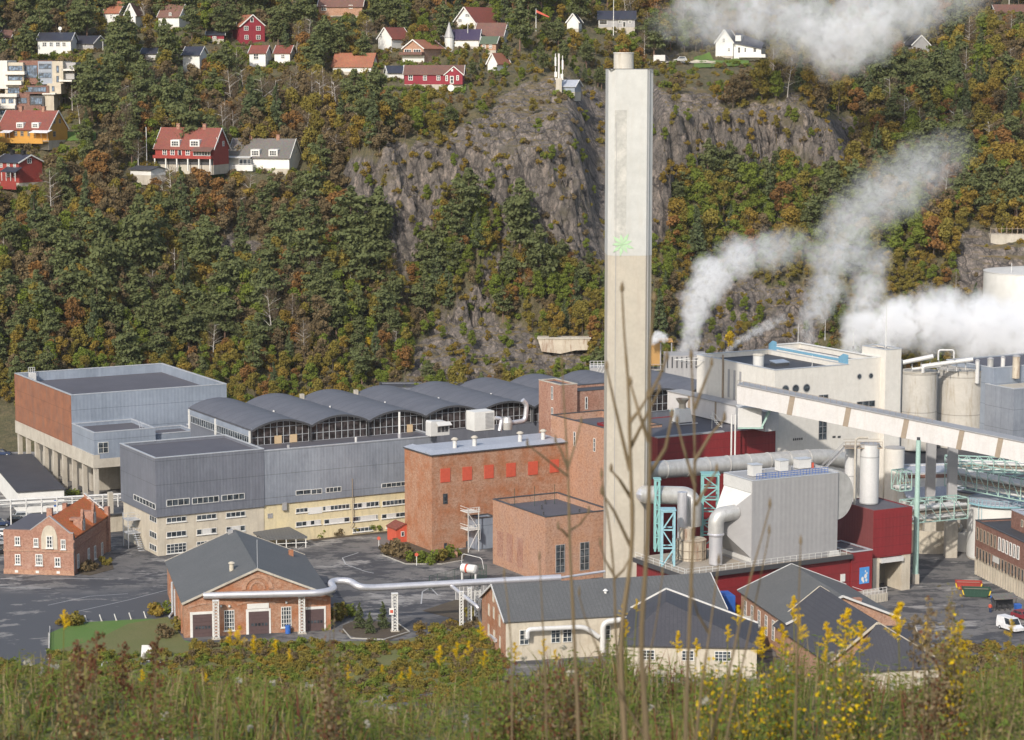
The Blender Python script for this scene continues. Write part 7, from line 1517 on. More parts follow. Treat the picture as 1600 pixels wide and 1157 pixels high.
# apartment terraces
o = T(2, 186); HRECT.append((0, 90, 116, 168, o.y))
b = B('apartment_terraces', 'stepped modern apartment block with cream, brown and glass storeys at the left edge', 'apartment block', (o.x, o.y), R(-6), z0=o.z); s_ = o.y / F_PX
def ap(x0, x1, y0, y1, d, mat, nm='storey', y_=0): a = b.F(x0, y1, d); c = b.F(x1, y0, d); return MB().box(a[0], c[0], d, d + 9, a[1], c[1]).build(nm, MT[mat], b.root)
ap(-6, 11, 95, 139, 3, 'cream'); ap(8, 36, 98, 150, 3.5, 'creamconc'); ap(-6, 24, 150, 190, -.5, 'cream'); ap(24, 46, 147, 172, 1, 'brickdark'); ap(46, 68, 150, 172, 1.2, 'darktrim')
ap(30, 82, 95, 132, 5, 'brickdark'); ap(60, 82, 96, 132, 4.6, 'bluemetal'); ap(30, 76, 134, 147, 2.6, 'browntile'); ap(82, 98, 96, 131, 4, 'creamconc'); ap(74, 95, 131, 147, 3, 'creamconc'); ap(68, 84, 147, 180, 2, 'creamconc'); ap(14, 64, 165, 190, 0.2, 'brickdark')
ap(98, 118, 98, 108, 6, 'boxgrey'); ap(100, 116, 114, 124, 5.4, 'boxgrey')
for (x0, x1, t, u, d, n) in ((13, 35, 103, 111, 3.5, 4), (13, 35, 118, 126, 3.5, 4), (12, 32, 137, 146, 3.5, 4), (2, 9, 154, 162, -.5, 2), (13, 21, 154, 162, -.5, 2), (0, 14, 172, 180, -.5, 3), (34, 58, 102, 122, 5, 3), (61, 80, 100, 108, 4.6, 3), (61, 80, 114, 122, 4.6, 3), (34, 72, 136, 144, 2.6, 9), (48, 66, 152, 163, 1.2, 3), (28, 42, 153, 162, 1, 3), (88, 92, 103, 114, 4, 1), (88, 92, 119, 129, 4, 1), (81, 85, 135, 143, 3, 1)):
    b.pw('F', d, x0, x1, t, u, cols=n, rows=1, frame='darktrim' if d != -.5 else 'boxgrey', pane='glassblue', fw=.12)
for (x0, x1, t, u, d) in ((7, 38, 112, 117, 2.4), (7, 33, 127, 133, 2.0), (-6, 26, 147, 152, -1.4), (-6, 23, 165, 170, -1.6), (96, 116, 108, 111, 4), (92, 112, 125, 128, 3.5), (66, 86, 146, 148, 1.4)):
    a = b.F(x0, u, d); c = b.F(x1, t, d); MB().box(a[0], c[0], d, d + 2.5, a[1], c[1]).build('balcony', MT['cream'], b.root)
g = T(60, 92); v = thing('garden_hedge', 'long clipped green hedge between the apartment terraces and the pale pink-white house', 'hedge', g); cmb = MB()
for k in range(34): cards(cmb, rng, (-8 + k * .62, 0, .7), (.7, .8, .9), 26, .2)
cmb.build('foliage', LF['green'], v)
# flagpoles, mast, satellite dish
def flagpole(lab, px, yb, yt, flag=None, arm=False, Yo=0):
    g = T(px, yb); v = thing('flagpole', lab, 'flagpole', g); h = atY(px, yt, g.y).z - g.z; MB().cyl(0, 0, -.5, h, .16, .09, n=8).build('pole', MT['white'], v)
    MB().cyl(0, 0, h + .002, h + .25, .16, .05, n=8).build('finial', MT['trim'], v)
    if flag: MB().extr([(0, h - .2), (.2, h - .2), (4.5, h - 2.4), (4.3, h - 2.7), (0, h - 1.0)][::-1], 1, -.02, .02).build('pennant', MT['redpanel'], v)
    if arm: MB().bar((-9, 0, h * .45), (0, 0, h * .45), .12).build('spar', MT['white'], v)
    HRECT.append((px - 3, yt, px + 3, yb - 6, g.y)); return v
flagpole('white flagpole beside the low white garage', 229.5, 262, 200); flagpole('tall white flagpole in front of the low grey bungalow', 958.5, 56, -4); flagpole('white flagpole with a small red pennant right of the red-roofed gable house', 837.5, 49, 15, True); flagpole('white flagpole with a spar in front of the violet-roofed turret house', 731, 74, 36, None, True); flagpole('short white pole on the path just right of the grey house at the upper left', 161, 80, 66)
g = T(873, 147); v = thing('telecom_mast', 'white telecom mast with panel antennas on the rock above the cliff', 'mast', g); h = atY(873, 84, g.y).z - g.z; HRECT.append((866, 80, 882, 146, g.y))
m = MB(); m.bar((0, 0, -1), (0, 0, h), .5).bar((-1.0, 0, h * .35), (-1.0, 0, h), .22).bar((1.1, 0, h * .4), (1.1, 0, h * .95), .22); m.build('pole', MT['boxlight'], v); m = MB()
for (x_, z_, w_, h_) in ((-1.0, h * .8, .5, 2.6), (1.1, h * .72, .5, 2.8), (-.9, h * .48, .8, 1.6), (.9, h * .42, .8, 1.8)): m.box(x_ - w_ / 2, x_ + w_ / 2, -.5, -.2, z_ - h_ / 2, z_ + h_ / 2)
m.build('antenna', MT['white'], v); MB().box(-.9, .9, -.7, .7, -1, 4.6).build('cabinet', MT['concrete'], v)
house('mast_hut', 'grey hut with pale grey roof beside the telecom mast on the cliff top', 878, 898, 146, 135, 126, -20, 6, 'bluemetal', 'roofpale', cat='hut', over=.5, clear=(874, 122, 906, 146))
for (px, py, yt, lab, r_) in ((704.5, 151, 145, 'white round dish on a short pole at the rock edge below the crimson bungalow', 1.0), (94, 52, 47, 'small white round dish on the roof ridge of the pale pink-white house', .6)):
    g = T(px, py) if py > 100 else atY(px, py, T(80, 86).y + 4); v = thing('satellite_dish', lab, 'dish', g); h = 1.6 if py > 100 else 1.0
    MB().cyl(0, 0, -.6, h, .08, n=6).build('pole', MT['white'], v); MB().extr([(r_ * math.cos(6.2832 * i / 14), h + r_ * .7 + r_ * math.sin(6.2832 * i / 14)) for i in range(14)][::-1], 1, -.12, -.02).build('dish', MT['white'], v)
# van, trailer and lawn at the farmhouse
g = T(1063, 99); car('silver estate car parked on the gravel drive left of the white farmhouse', g + Vector((0, -.6, .3)), R(176), 'carsilver', H_=1.7); HRECT.append((1048, 80, 1080, 98, g.y))
g = T(1030, 99); v = thing('box_trailer', 'pale box trailer parked at the end of the drive left of the silver car', 'trailer', g + Vector((0, -.6, .2)), R(-4)); MB().box(-1.9, 1.9, -1, 1, .5, 2.4).build('box', MT['boxlight'], v); MB().tube([(-.3, -1.05, .35), (-.3, 1.05, .35)], .35, 12).build('wheel', MT['rubber'], v); MB().bar((1.9, 0, .5), (3.2, 0, .4), .12).build('drawbar', MT['darktrim'], v); HRECT.append((1016, 80, 1042, 98, g.y))
def patch(name, pxs, mat, kind='structure', lift=.25, **k):
    """strip laid on the hillside, following it"""
    m = MB(); n = 14; L0, L1 = pxs
    rows = []
    for i in range(n + 1):
        t = i / n; a = L0[0] + (L0[1] - L0[0]) * t; rows.append([T(a, L1[0](t) + (L1[1](t) - L1[0](t)) * j / 4) + Vector((0, -.05, lift)) for j in range(5)])
    vs = [tuple(p) for r in rows for p in r]; fs = [(i * 5 + j, i * 5 + j + 1, (i + 1) * 5 + j + 1, (i + 1) * 5 + j) for i in range(n) for j in range(4)]
    m.add(vs, fs); o = m.build(name, MT[mat], smooth=True); tag(o, k.get('label'), k.get('cat'), None, kind); return o
patch('lawn', ((1084, 1170), (lambda t: 96 - 12 * (1 - abs(2 * t - .6)) * (t < .35), lambda t: 108 - 4 * t)), 'grass', 'stuff', label='bright green lawn below the white farmhouse', cat='grass')
patch('drive', ((1014, 1118), (lambda t: 97.5, lambda t: 101)), 'creamconc', lift=.35)
patch('lawn', ((88, 150), (lambda t: 208, lambda t: 222)), 'grass', 'stuff', label='green garden patch right of the ochre house', cat='grass')
patch('lawn', ((262, 350), (lambda t: 268, lambda t: 284 - 5 * t)), 'grass', 'stuff', label='green garden patch below the red pillared house', cat='grass')
patch('lawn', ((700, 728), (lambda t: 137, lambda t: 144)), 'grass', 'stuff', label='green grass strip right of the crimson bungalow', cat='grass')
patch('lawn', ((42, 70), (lambda t: 218, lambda t: 234)), 'grass', 'stuff', label='green shrubbery ground below the ochre house', cat='grass')
for r_ in ((1084, 80, 1170, 106), (88, 200, 120, 218), (690, 130, 730, 142), (0, 0, 0, 0)): HRECT.append((*r_, 999))
# ---------------------------------------------------------------- forest
def zone(px, py):
    if px > 1010:
        if py < 170: return 'on the upper slope right of the chimney, near the white farmhouse' if px < 1250 else 'in the wood at the upper right'
        if py < 400: return 'on the slope at the right behind the steam' if px > 1150 else 'below the right-hand cliff'
        return 'at the slope foot behind the cream building and tanks'
    if px > 520:
        if py < 150: return 'among the houses at the top centre'
        if py > 540: return 'at the cliff foot behind the barrel vaults'
        return 'clinging to the main cliff left of the chimney'
    if py < 130: return 'among the houses at the upper left'
    if py < 300: return 'between the red and ochre houses on the left slope'
    if py < 450: return 'half way up the left wooded slope'
    return 'at the foot of the left slope behind the warehouse and vaults'
W_ = {'pine': 0, 'spruce': 0, 'green': 0, 'olive': 0, 'gold': 0, 'orange': 0, 'brown': 0, 'bare': 0}
def mixw(px, py):
    n1 = float(vnoise(np.array(px * .011), np.array(py * .013))) + .5; n2 = float(vnoise(np.array(px * .017 + 50), np.array(py * .017))) + .5
    w = dict(pine=.12, spruce=.04, green=.16, olive=.24, gold=.10, orange=.05, brown=.20, bare=.06)
    if px < 620 and py < 140: w.update(pine=.36, spruce=.05, green=.08, gold=.08, orange=.04, bare=.06, olive=.12)
    elif px < 560 and py < 300: w.update(pine=.09, brown=.40, bare=.18, gold=.12, olive=.18, green=.06)
    elif px < 600 and py < 420: w.update(brown=.42, orange=.11, pine=.06 + .2 * (px > 400), olive=.16, green=.10, bare=.05)
    elif px < 640 and py < 560: w.update(pine=.26, spruce=.02, green=.24, olive=.20, brown=.24, orange=.06, gold=.06, bare=.04)
    elif px < 650: w.update(green=.3, olive=.32, gold=.14, orange=.07, brown=.10, pine=.05, bare=.02)
    elif px < 940: w.update(green=.40, olive=.26, gold=.12, pine=.12, brown=.10, bare=.0)
    elif py < 240: w.update(olive=.34, brown=.24, gold=.12, green=.14, bare=.10, pine=.06)
    elif px > 1440 and py < 420: w.update(gold=.34, olive=.24, orange=.08, brown=.14, green=.12)
    else: w.update(olive=.34, green=.34, gold=.12, brown=.12, bare=.03, pine=.05)
    for k in w: w[k] *= (.4 + 1.3 * (n1 if k in ('pine', 'green', 'spruce') else 1 - n1)) * (.5 + n2 if k in ('brown', 'bare', 'orange') else 1)
    return w
SIZ = {'pine': (13, 3.0), 'spruce': (14, 2.6), 'green': (9, 2.9), 'olive': (9, 2.9), 'gold': (9, 2.9), 'orange': (9, 2.9), 'brown': (9, 2.9), 'bare': (11, 2.2), 'yellow': (6, 1.8)}
LEAFN = {'green': 'green leafy tree', 'olive': 'olive-green leafy tree', 'gold': 'golden-leaved tree', 'orange': 'orange-leaved tree', 'brown': 'brown-leaved autumn tree', 'bare': 'nearly bare pale-trunked birch', 'pine': 'dark green pine', 'spruce': 'blue-green spruce', 'yellow': 'small bright yellow tree'}
NAME = {'pine': 'pine_tree', 'spruce': 'spruce_tree', 'bare': 'bare_birch'}
def clear_ok(px, py, top, hw, Y, low=False):
    for (x0, y0, x1, y1, hy) in HRECT:
        if Y < hy + 3 and (not low or py < y1 + 2) and px + hw > x0 and px - hw < x1 and top < y1 and py > y0 + 2: return False
    return True
pts = []; rt = random.Random(11)
yy = -75.0
while yy < 700:
    stepy = 8.6 + max(0, yy) * .010
    xx = -70.0 + rt.uniform(0, 10)
    while xx < 1680:
        pts.append((xx + rt.uniform(-7, 7), yy + rt.uniform(-4, 4))); xx += 17.5
    yy += stepy
cand = []
for (px, py) in pts:
    g = T(px, py)
    if g.y < 578 or g.y > 1100: continue
    if px > 1500 and 395 < py < 500 and g.y < 700: continue
    cand.append((px, py, g))
P_ = np.array([(c[2].x, c[2].z) for c in cand]); RW = rock_w(P_[:, 0], P_[:, 1]); RU = rock_w(P_[:, 0], P_[:, 1] + 5) & (P_[:, 1] > 14)
trees = []; bushes = []
for (px, py, g), rk, ru in zip(cand, RW, RU):
    scl = F_PX / g.y
    if rk:
        p_ = .10 if (640 < px < 800 and 280 < py < 520) else .05
        if py > 480: p_ = .22
        if rt.random() < p_ * 1.5: trees.append((px, py, g, rt.choice(('green', 'olive', 'gold', 'green')), rt.uniform(.35, .6)))
        elif rt.random() < .22: bushes.append((px, py, g, rt.choice(('bush_olive', 'bush_brown', 'bush_gold')), rt.uniform(.45, .8)))
        continue
    w = mixw(px, py); k = rt.choices(list(w), list(w.values()))[0]; s = rt.uniform(.7, 1.3) * (rt.uniform(1.1, 1.35) if k in ('pine', 'spruce') and rt.random() < .3 else 1)
    if py > 540 or (px > 600 and px < 960 and k != 'pine'): s *= .72
    if ru and 530 < px < 1350: s *= .62 if k in ('green', 'olive', 'gold', 'brown') else .45
    if 690 < px < 950 and 90 < py < 235: s *= .55
    if px > 1000 and py > 420: s *= .6
    if px > 1180 and py < 420: s *= 1.05
    H, rr = SIZ[k]; top = py - H * s * scl; hw = rr * s * scl * .8
    if clear_ok(px, py, top, hw, g.y): trees.append((px, py, g, k, s))
    elif clear_ok(px, py, py - 3 * scl, 2 * scl, g.y): bushes.append((px, py, g, rt.choice(('bush_olive', 'bush_brown', 'bush_green')), rt.uniform(.6, 1.1)))
for (px, py) in ((228 + 346, 575), (575, 556), (1140, 545)): trees.append((px, py, T(px, py), 'yellow', .8))
vis = [t for t in trees if -25 < t[0] < 1625 and t[1] - SIZ[t[3]][0] * t[4] * 5 < 660 and t[1] > -5]
cnt = {}; real = []; rest = []
for t in sorted(trees, key=lambda t: t[2].y / t[4]):
    fam = {'pine': 'pine', 'spruce': 'spruce', 'bare': 'bare'}.get(t[3], 'leafy'); inv = -25 < t[0] < 1625 and t[1] > -5
    lim = 298
    if inv and cnt.get(fam, 0) < lim: cnt[fam] = cnt.get(fam, 0) + 1; real.append(t)
    else: rest.append(t)
print('trees', len(trees), 'real', cnt, 'rest', len(rest), 'bushes', len(bushes))
for (px, py, g, k, s) in real:
    z = zone(px, py); lab = LEAFN[k] + ' ' + z
    plant(NAME.get(k, 'leafy_tree'), k, g - Vector((0, 0, .3)), s, rt.uniform(0, 6.28), lab, 'tree', LEAFN[k] + 's ' + z, s * rt.uniform(.9, 1.15))
# pale bare birch standing free above the houses
for (px, py, h) in ((416, 207, 16), (236, 168, 13), (506, 172, 13), (398, 178, 11)):
    g = T(px, py); plant('bare_birch', 'bare', g, h / 11, 1.0, {416: 'slender white-trunked bare birch standing free above the white dormered house', 236: 'bare multi-stemmed birch left of the tall pine above the red pillared house', 506: 'bare white birch on the left of the golden wood beside the cliff', 398: 'thin bare birch among pines below the tall crimson house'}[px], 'tree', None)
# the remaining wood: one countless mass, instanced on points
def scatter(name, items, label, cat):
    kinds = sorted({t[3] for t in items}); src = bpy.data.collections.new(name + '_source'); names = []; idx = {}
    for k in kinds:
        for vi, (c, t) in enumerate(PROTO[k]):
            mm = bpy.data.meshes.new('tree_part'); vs, fs, mi = [], [], []
            for q, me in enumerate((c, t)):
                n = len(vs); vs += [tuple(v.co) for v in me.vertices]; fs += [tuple(i + n for i in p.vertices) for p in me.polygons]; mi += [q] * len(me.polygons); mm.materials.append(me.materials[0])
            mm.from_pydata(vs, [], fs); mm.polygons.foreach_set('material_index', mi); nm = '%s_%02d' % (name, len(names)); o = bpy.data.objects.new(nm, mm); src.objects.link(o); idx.setdefault(k, []).append(len(names)); names.append(nm)
    me = bpy.data.meshes.new(name); me.from_pydata([tuple(t[2] - Vector((0, 0, .3))) for t in items], [], [])
    a = me.attributes.new('pick', 'INT', 'POINT'); a.data.foreach_set('value', [rt.choice(idx[t[3]]) for t in items])
    a = me.attributes.new('size', 'FLOAT', 'POINT'); a.data.foreach_set('value', [t[4] for t in items]); a = me.attributes.new('turn', 'FLOAT', 'POINT'); a.data.foreach_set('value', [rt.uniform(0, 6.28) for t in items])
    o = bpy.data.objects.new(name, me); COL.objects.link(o); tag(o, label, cat, None, 'stuff')
    ng = bpy.data.node_groups.new(name, 'GeometryNodeTree'); ng.interface.new_socket('Geometry', in_out='INPUT', socket_type='NodeSocketGeometry'); ng.interface.new_socket('Geometry', in_out='OUTPUT', socket_type='NodeSocketGeometry')
    N_ = ng.nodes; L = ng.links.new; i_ = N_.new('NodeGroupInput'); o_ = N_.new('NodeGroupOutput'); ip = N_.new('GeometryNodeInstanceOnPoints'); ci = N_.new('GeometryNodeCollectionInfo'); ci.inputs[0].default_value = src; ci.inputs['Separate Children'].default_value = True; ci.inputs['Reset Children'].default_value = True
    def at(nm, ty): n = N_.new('GeometryNodeInputNamedAttribute'); n.data_type = ty; n.inputs[0].default_value = nm; return n.outputs[0]
    L(i_.outputs[0], ip.inputs['Points']); L(ci.outputs[0], ip.inputs['Instance']); ip.inputs['Pick Instance'].default_value = True; L(at('pick', 'INT'), ip.inputs['Instance Index']); L(at('size', 'FLOAT'), ip.inputs['Scale'])
    cx_ = N_.new('ShaderNodeCombineXYZ'); L(at('turn', 'FLOAT'), cx_.inputs[2]); L(cx_.outputs[0], ip.inputs['Rotation']); L(ip.outputs[0], o_.inputs[0])
    md = o.modifiers.new('scatter', 'NODES'); md.node_group = ng; return o
scatter('distant_wood', rest, 'dense mixed autumn wood filling the rest of the hillside', 'wood')
und = []
for _ in range(5200):
    px, py = rt.uniform(-60, 1660), rt.uniform(-60, 660); r = rt.random()
    und.append((px, py))
U = []
for (px, py) in und[:4200]:
    g = T(px, py)
    if g.y < 579: continue
    U.append((px, py, g))
RW2 = rock_w([u[2].x for u in U], [u[2].z for u in U])
for (px, py, g), rk in zip(U, RW2):
    if rk and rt.random() > .13: continue
    scl = F_PX / g.y
    if clear_ok(px, py, py - 2.4 * scl, 1.5 * scl, g.y, True): bushes.append((px, py, g, rt.choice(('bush_olive', 'bush_brown', 'bush_green', 'bush_gold', 'bush_olive')), rt.uniform(.5, 1.1) * (.7 if rk else 1)))
for (x0, y0, x1, y1, hy) in HRECT:
    if hy < 990 and x1 - x0 > 12:
        for k in range(int((x1 - x0) / 7)): px = x0 + 3 + k * 7 + rt.uniform(-2, 2); py = y1 + rt.uniform(1, 8); bushes.append((px, py, T(px, py), rt.choice(('bush_olive', 'bush_brown', 'bush_green', 'bush_green')), rt.uniform(.45, .95)))
scatter('undergrowth', bushes, 'low autumn scrub and bushes covering the hillside between the trees', 'undergrowth')
# planting on the factory site
def bush(lab, px, py, k, s, cat='bush', nm='bush', sz=None, gp=None): return plant(nm, k, G(px, py), s, rng.uniform(0, 6), lab, cat, gp, sz)
for (px, py, k, s, lab) in ((610, 866, 'bush_brown', 1.5, 'dark brown leafless bush by the corner of the brick factory'), (628, 872, 'bush_brown', 1.3, 'second dark brown bush in front of the big brick factory'), (648, 880, 'bush_green', 1.1, 'green bush at the left of the planted bed before the brick factory'), (668, 881, 'bush_green', 1.15, 'green bush in the middle of the bed before the brick factory'), (690, 878, 'bush_olive', 1.1, 'yellow-green bush beside the stone planter'), (706, 870, 'bush_green', 1.0, 'green bush against the brick wall behind the stone planter'),
    (482, 838, 'bush_olive', 1.1, 'autumn bush at the right end of the car port'), (500, 840, 'bush_green', .8, 'low green bush along the cream factory wall, next to the car port one'), (525, 838, 'bush_brown', .8, 'low brown bush along the yellow factory wall'), (556, 835, 'bush_olive', .7, 'low olive bush in the middle of the yellow wall bed'), (584, 832, 'bush_green', .8, 'low green bush below the basement windows'), (610, 828, 'bush_olive', .7, 'small bush left of the bright red shed'),
    (130, 893, 'bush_brown', .9, 'dark red-brown hedge bush by the villa side wall, nearest its front'), (146, 889, 'bush_brown', .85, 'dark red-brown bush in the middle of the villa side bed'), (162, 884, 'bush_olive', .8, 'bush at the far end of the villa side bed'), (241, 962, 'bush_gold', 1.1, 'golden round bush beside the left wall of the gable workshop'), (254, 958, 'bush_green', .9, 'green bush between the golden bush and the workshop wall'),
    (105, 978, 'bush_gold', .9, 'golden bush at the left corner of the lawn'), (118, 976, 'bush_olive', 1.0, 'olive bush at the upper edge of the lawn'), (527, 968, 'bush_olive', 1.3, 'tall olive bush at the right corner of the gable workshop'), (540, 962, 'bush_green', 1.0, 'green bush between the workshop corner and the spruces'), (276, 985, 'bush_olive', 1.0, 'olive bush against the workshop left corner'), (262, 994, 'bush_brown', 1.0, 'brown bush in front of the workshop left corner'),
    (113, 778, 'bush_green', .9, 'green bush beneath the warehouse between two columns'), (120, 790, 'bush_green', .7, 'small green bush by the white shed corner'), (738, 965, 'bush_olive', .8, 'small bush at the foot of the slim lattice posts'), (728, 985, 'bush_brown', .8, 'brown bush left of the dark-roofed brick gable'), (1310, 1012, 'bush_olive', .8, 'bush beside the chimney stacks of the charcoal roof')):
    bush(lab, px, py, k, s)
for (px, py, s, lab) in ((562, 982, .36, 'left of three blue-green young spruces by the overhead pipe'), (578, 990, .30, 'smallest, middle one of three young spruces by the overhead pipe'), (598, 982, .38, 'right of three blue-green young spruces, nearest the pylon')): plant('spruce_tree', 'spruce', G(px, py), s, 1, lab, 'tree', 'young spruces in the kerbed bed', s * .85)
sc_items = []
for _ in range(1900):
    px = rt.uniform(-30, 790); py = rt.uniform(1000, 1100) if rt.random() < .75 else rt.uniform(975, 1010)
    if px < 300 and py < 1022 or 525 < px < 650 and py < 1008: continue
    if px < 75 and py < 1040: continue
    if 290 < px < 560 and py < 1006: continue
    sc_items.append((px, py, G(px, py), rt.choice(('bush_olive', 'bush_brown', 'bush_gold', 'bush_olive', 'bush_green')), rt.uniform(.3, .75)))
for _ in range(260): px, py = rt.uniform(1380, 1600), rt.uniform(1010, 1100); sc_items.append((px, py, G(px, py), rt.choice(('bush_olive', 'bush_brown', 'bush_gold')), rt.uniform(.4, 1.0)))
for _ in range(90): px, py = rt.uniform(-20, 30), rt.uniform(640, 700); sc_items.append((px, py, G(px, py), rt.choice(('bush_olive', 'bush_brown')), rt.uniform(.5, 1.2)))
scatter('scrub', sc_items, 'tangled low brown and green scrub on the rough ground below the yard', 'scrub')
# ---------------------------------------------------------------- steam
def steam_mat(blobs, dens, seed, nscale=.16, amp=5.0):
    m = bpy.data.materials.new('drifting_steam'); m.use_nodes = True; nt = m.node_tree; L = nt.links.new; nt.nodes.remove(nt.nodes['Principled BSDF'])
    tc = N(nt, 'ShaderNodeTexCoord'); P = tc.outputs['Object']
    nz = N(nt, 'ShaderNodeTexNoise', Scale=nscale, Detail=3, Roughness=.6); mp = N(nt, 'ShaderNodeMapping'); mp.inputs[1].default_value = (seed, seed * 2, 0); L(P, mp.inputs[0]); L(mp.outputs[0], nz.inputs['Vector'])
    sb = N(nt, 'ShaderNodeVectorMath', operation='SUBTRACT'); L(nz.outputs['Color'], sb.inputs[0]); sb.inputs[1].default_value = (.5, .5, .5)
    sc_ = N(nt, 'ShaderNodeVectorMath', operation='SCALE'); L(sb.outputs[0], sc_.inputs[0]); sc_.inputs['Scale'].default_value = amp * 2
    ad = N(nt, 'ShaderNodeVectorMath', operation='ADD'); L(P, ad.inputs[0]); L(sc_.outputs[0], ad.inputs[1])
    acc = None
    for (c, r, d) in blobs:
        ds = N(nt, 'ShaderNodeVectorMath', operation='DISTANCE'); L(ad.outputs[0], ds.inputs[0]); ds.inputs[1].default_value = tuple(c)
        mr = N(nt, 'ShaderNodeMapRange', interpolation_type='SMOOTHSTEP'); mr.inputs[1].default_value = r; mr.inputs[2].default_value = r * .25; mr.inputs[3].default_value = 0; mr.inputs[4].default_value = d; L(ds.outputs['Value'], mr.inputs[0])
        if acc is None: acc = mr.outputs[0]
        else: mx = N(nt, 'ShaderNodeMath', operation='MAXIMUM'); L(acc, mx.inputs[0]); L(mr.outputs[0], mx.inputs[1]); acc = mx.outputs[0]
    n2 = N(nt, 'ShaderNodeTexNoise', Scale=nscale * 2.6, Detail=4, Roughness=.62); L(ad.outputs[0], n2.inputs['Vector'])
    m2 = N(nt, 'ShaderNodeMapRange'); m2.inputs[1].default_value = .34; m2.inputs[2].default_value = .70; L(n2.outputs[0], m2.inputs[0])
    mu = N(nt, 'ShaderNodeMath', operation='MULTIPLY'); L(acc, mu.inputs[0]); L(m2.outputs[0], mu.inputs[1]); m3 = N(nt, 'ShaderNodeMath', operation='MULTIPLY'); L(mu.outputs[0], m3.inputs[0]); m3.inputs[1].default_value = dens
    pv = N(nt, 'ShaderNodeVolumePrincipled'); pv.inputs['Color'].default_value = (.995, .995, 1, 1); pv.inputs['Anisotropy'].default_value = 0; L(m3.outputs[0], pv.inputs['Density']); L(pv.outputs[0], nt.nodes['Material Output'].inputs['Volume']); return m
def plume(label, path, Y, dens, seed, nscale=.16, amp=5.0, dy=0):
    """path: (px, py, radius px, strength)"""
    B_ = []
    for i, (px, py, r, d) in enumerate(path):
        c = atY(px, py, Y + dy * i); B_.append((c, r / F_PX * Y * 1.25, d))
    base = B_[0][0].copy(); v = [(c - base, r, d) for c, r, d in B_]
    fine = []
    for (c0, r0, d0), (c1, r1, d1) in zip(v, v[1:]):
        n = max(1, int((c1 - c0).length / (min(r0, r1) * .6)))
        for k in range(n): t = k / n; fine.append((c0.lerp(c1, t), r0 + (r1 - r0) * t, d0 + (d1 - d0) * t))
    fine.append(v[-1])
    if len(fine) > 16: fine = [fine[round(i * (len(fine) - 1) / 15)] for i in range(16)]
    hull = [fine[0][0] + (fine[0][0] - fine[1][0]).normalized() * fine[0][1] * 1.1] + [f[0] for f in fine] + [fine[-1][0] + (fine[-1][0] - fine[-2][0]).normalized() * fine[-1][1] * 1.1]
    rad = [fine[0][1] * .5] + [f[1] * 1.18 + amp * .35 for f in fine] + [fine[-1][1] * .5]
    o = MB().tube(hull, rad, 18).build('steam_plume', steam_mat(fine, dens, seed, nscale, amp)); o.location = base; tag(o, label, 'steam', 'steam plumes from the mill'); return o
plume('dense leftmost steam plume rising right of the chimney', [(1068, 562, 12, 1), (1080, 520, 17, 1), (1090, 470, 26, .9), (1115, 430, 34, .8), (1155, 402, 34, .6), (1200, 392, 34, .3), (1245, 384, 30, .12)], 575, 1.0, 1.3, .3, 3.0)
plume('tiny white steam puff above the amber cabin', [(1020, 533, 7, 1), (1028, 526, 9, 1), (1036, 528, 8, .8)], 572, 3.0, 2.3, .7, 1.0)
plume('thin wispy steam trail behind the cream roof', [(1134, 552, 4, .8), (1160, 530, 7, .9), (1190, 514, 9, .6), (1222, 498, 9, .25)], 570, 1.4, 3.3, .6, 1.6)
plume('tall billowing steam plume leaning right over the wooded slope', [(1258, 528, 12, 1), (1272, 490, 20, .9), (1290, 445, 32, .8), (1300, 405, 38, .6), (1330, 350, 48, .34), (1375, 310, 52, .3), (1440, 265, 52, .24), (1480, 240, 42, .12)], 595, .5, 4.3, .17, 5.0)
plume('steam column rising behind the porthole wall into the tall plume', [(1325, 535, 14, .9), (1340, 500, 26, .8), (1358, 450, 30, .5), (1362, 410, 34, .3)], 600, .75, 5.3, .2, 4.0)
plume('broad dense bank of white steam behind the tanks at the right', [(1335, 540, 24, .9), (1360, 515, 34, 1), (1410, 505, 42, 1), (1470, 502, 50, 1), (1530, 515, 55, 1), (1590, 520, 55, .9), (1660, 515, 60, .8)], 590, 1.1, 6.3, .14, 6.0)
plume('high cloud of drifting steam across the top right above the white farmhouse', [(1050, 30, 30, .25), (1110, 25, 50, .5), (1180, 15, 55, .7), (1250, 40, 55, .8), (1310, 62, 58, .9), (1360, 30, 60, .8), (1430, 0, 60, .6), (1500, -30, 60, .4)], 705, .33, 7.3, .10, 8.0)
# ---------------------------------------------------------------- foreground slope and weeds
def fz(x, y): return float(np.interp(y, [-10, 0, 9, 15, 19, 24, 60, 120, 230, 262], [93.4, 93.3, 91.6, 90.4, 89.7, 87.6, 62, 30, 3, -.5])) + .12 * math.sin(x * 1.3 + y) + .08 * math.sin(x * 2.9)
m = MB(); xs_ = [-300, -160, -80, -40] + [-20 + k for k in range(41)] + [40, 80, 160, 300]; ys_ = [-10, -5, 0, 4, 7, 9, 11, 13, 15, 16, 17, 18, 19, 21, 24, 35, 60, 90, 120, 170, 230, 262]
m.add([(x, y, fz(x, y)) for y in ys_ for x in xs_], [(j * len(xs_) + i, j * len(xs_) + i + 1, (j + 1) * len(xs_) + i + 1, (j + 1) * len(xs_) + i) for j in range(len(ys_) - 1) for i in range(len(xs_) - 1)])
o = m.build('viewpoint_slope', MT['roughgrass'], smooth=True); o['kind'] = 'structure'
WD = {k: LEAF('weed_' + k, a, b_, .3) for k, a, b_ in (('green', (.13, .19, .035), (.18, .21, .05)), ('olive', (.22, .21, .06), (.18, .165, .05)), ('straw', (.34, .27, .14), (.27, .21, .11)), ('russet', (.16, .06, .04), (.20, .10, .05)), ('gold', (.70, .50, .02), (.62, .40, .02)), ('stalk', (.27, .205, .125), (.21, .16, .10)), ('fluff', (.45, .42, .34), (.36, .33, .26)))}
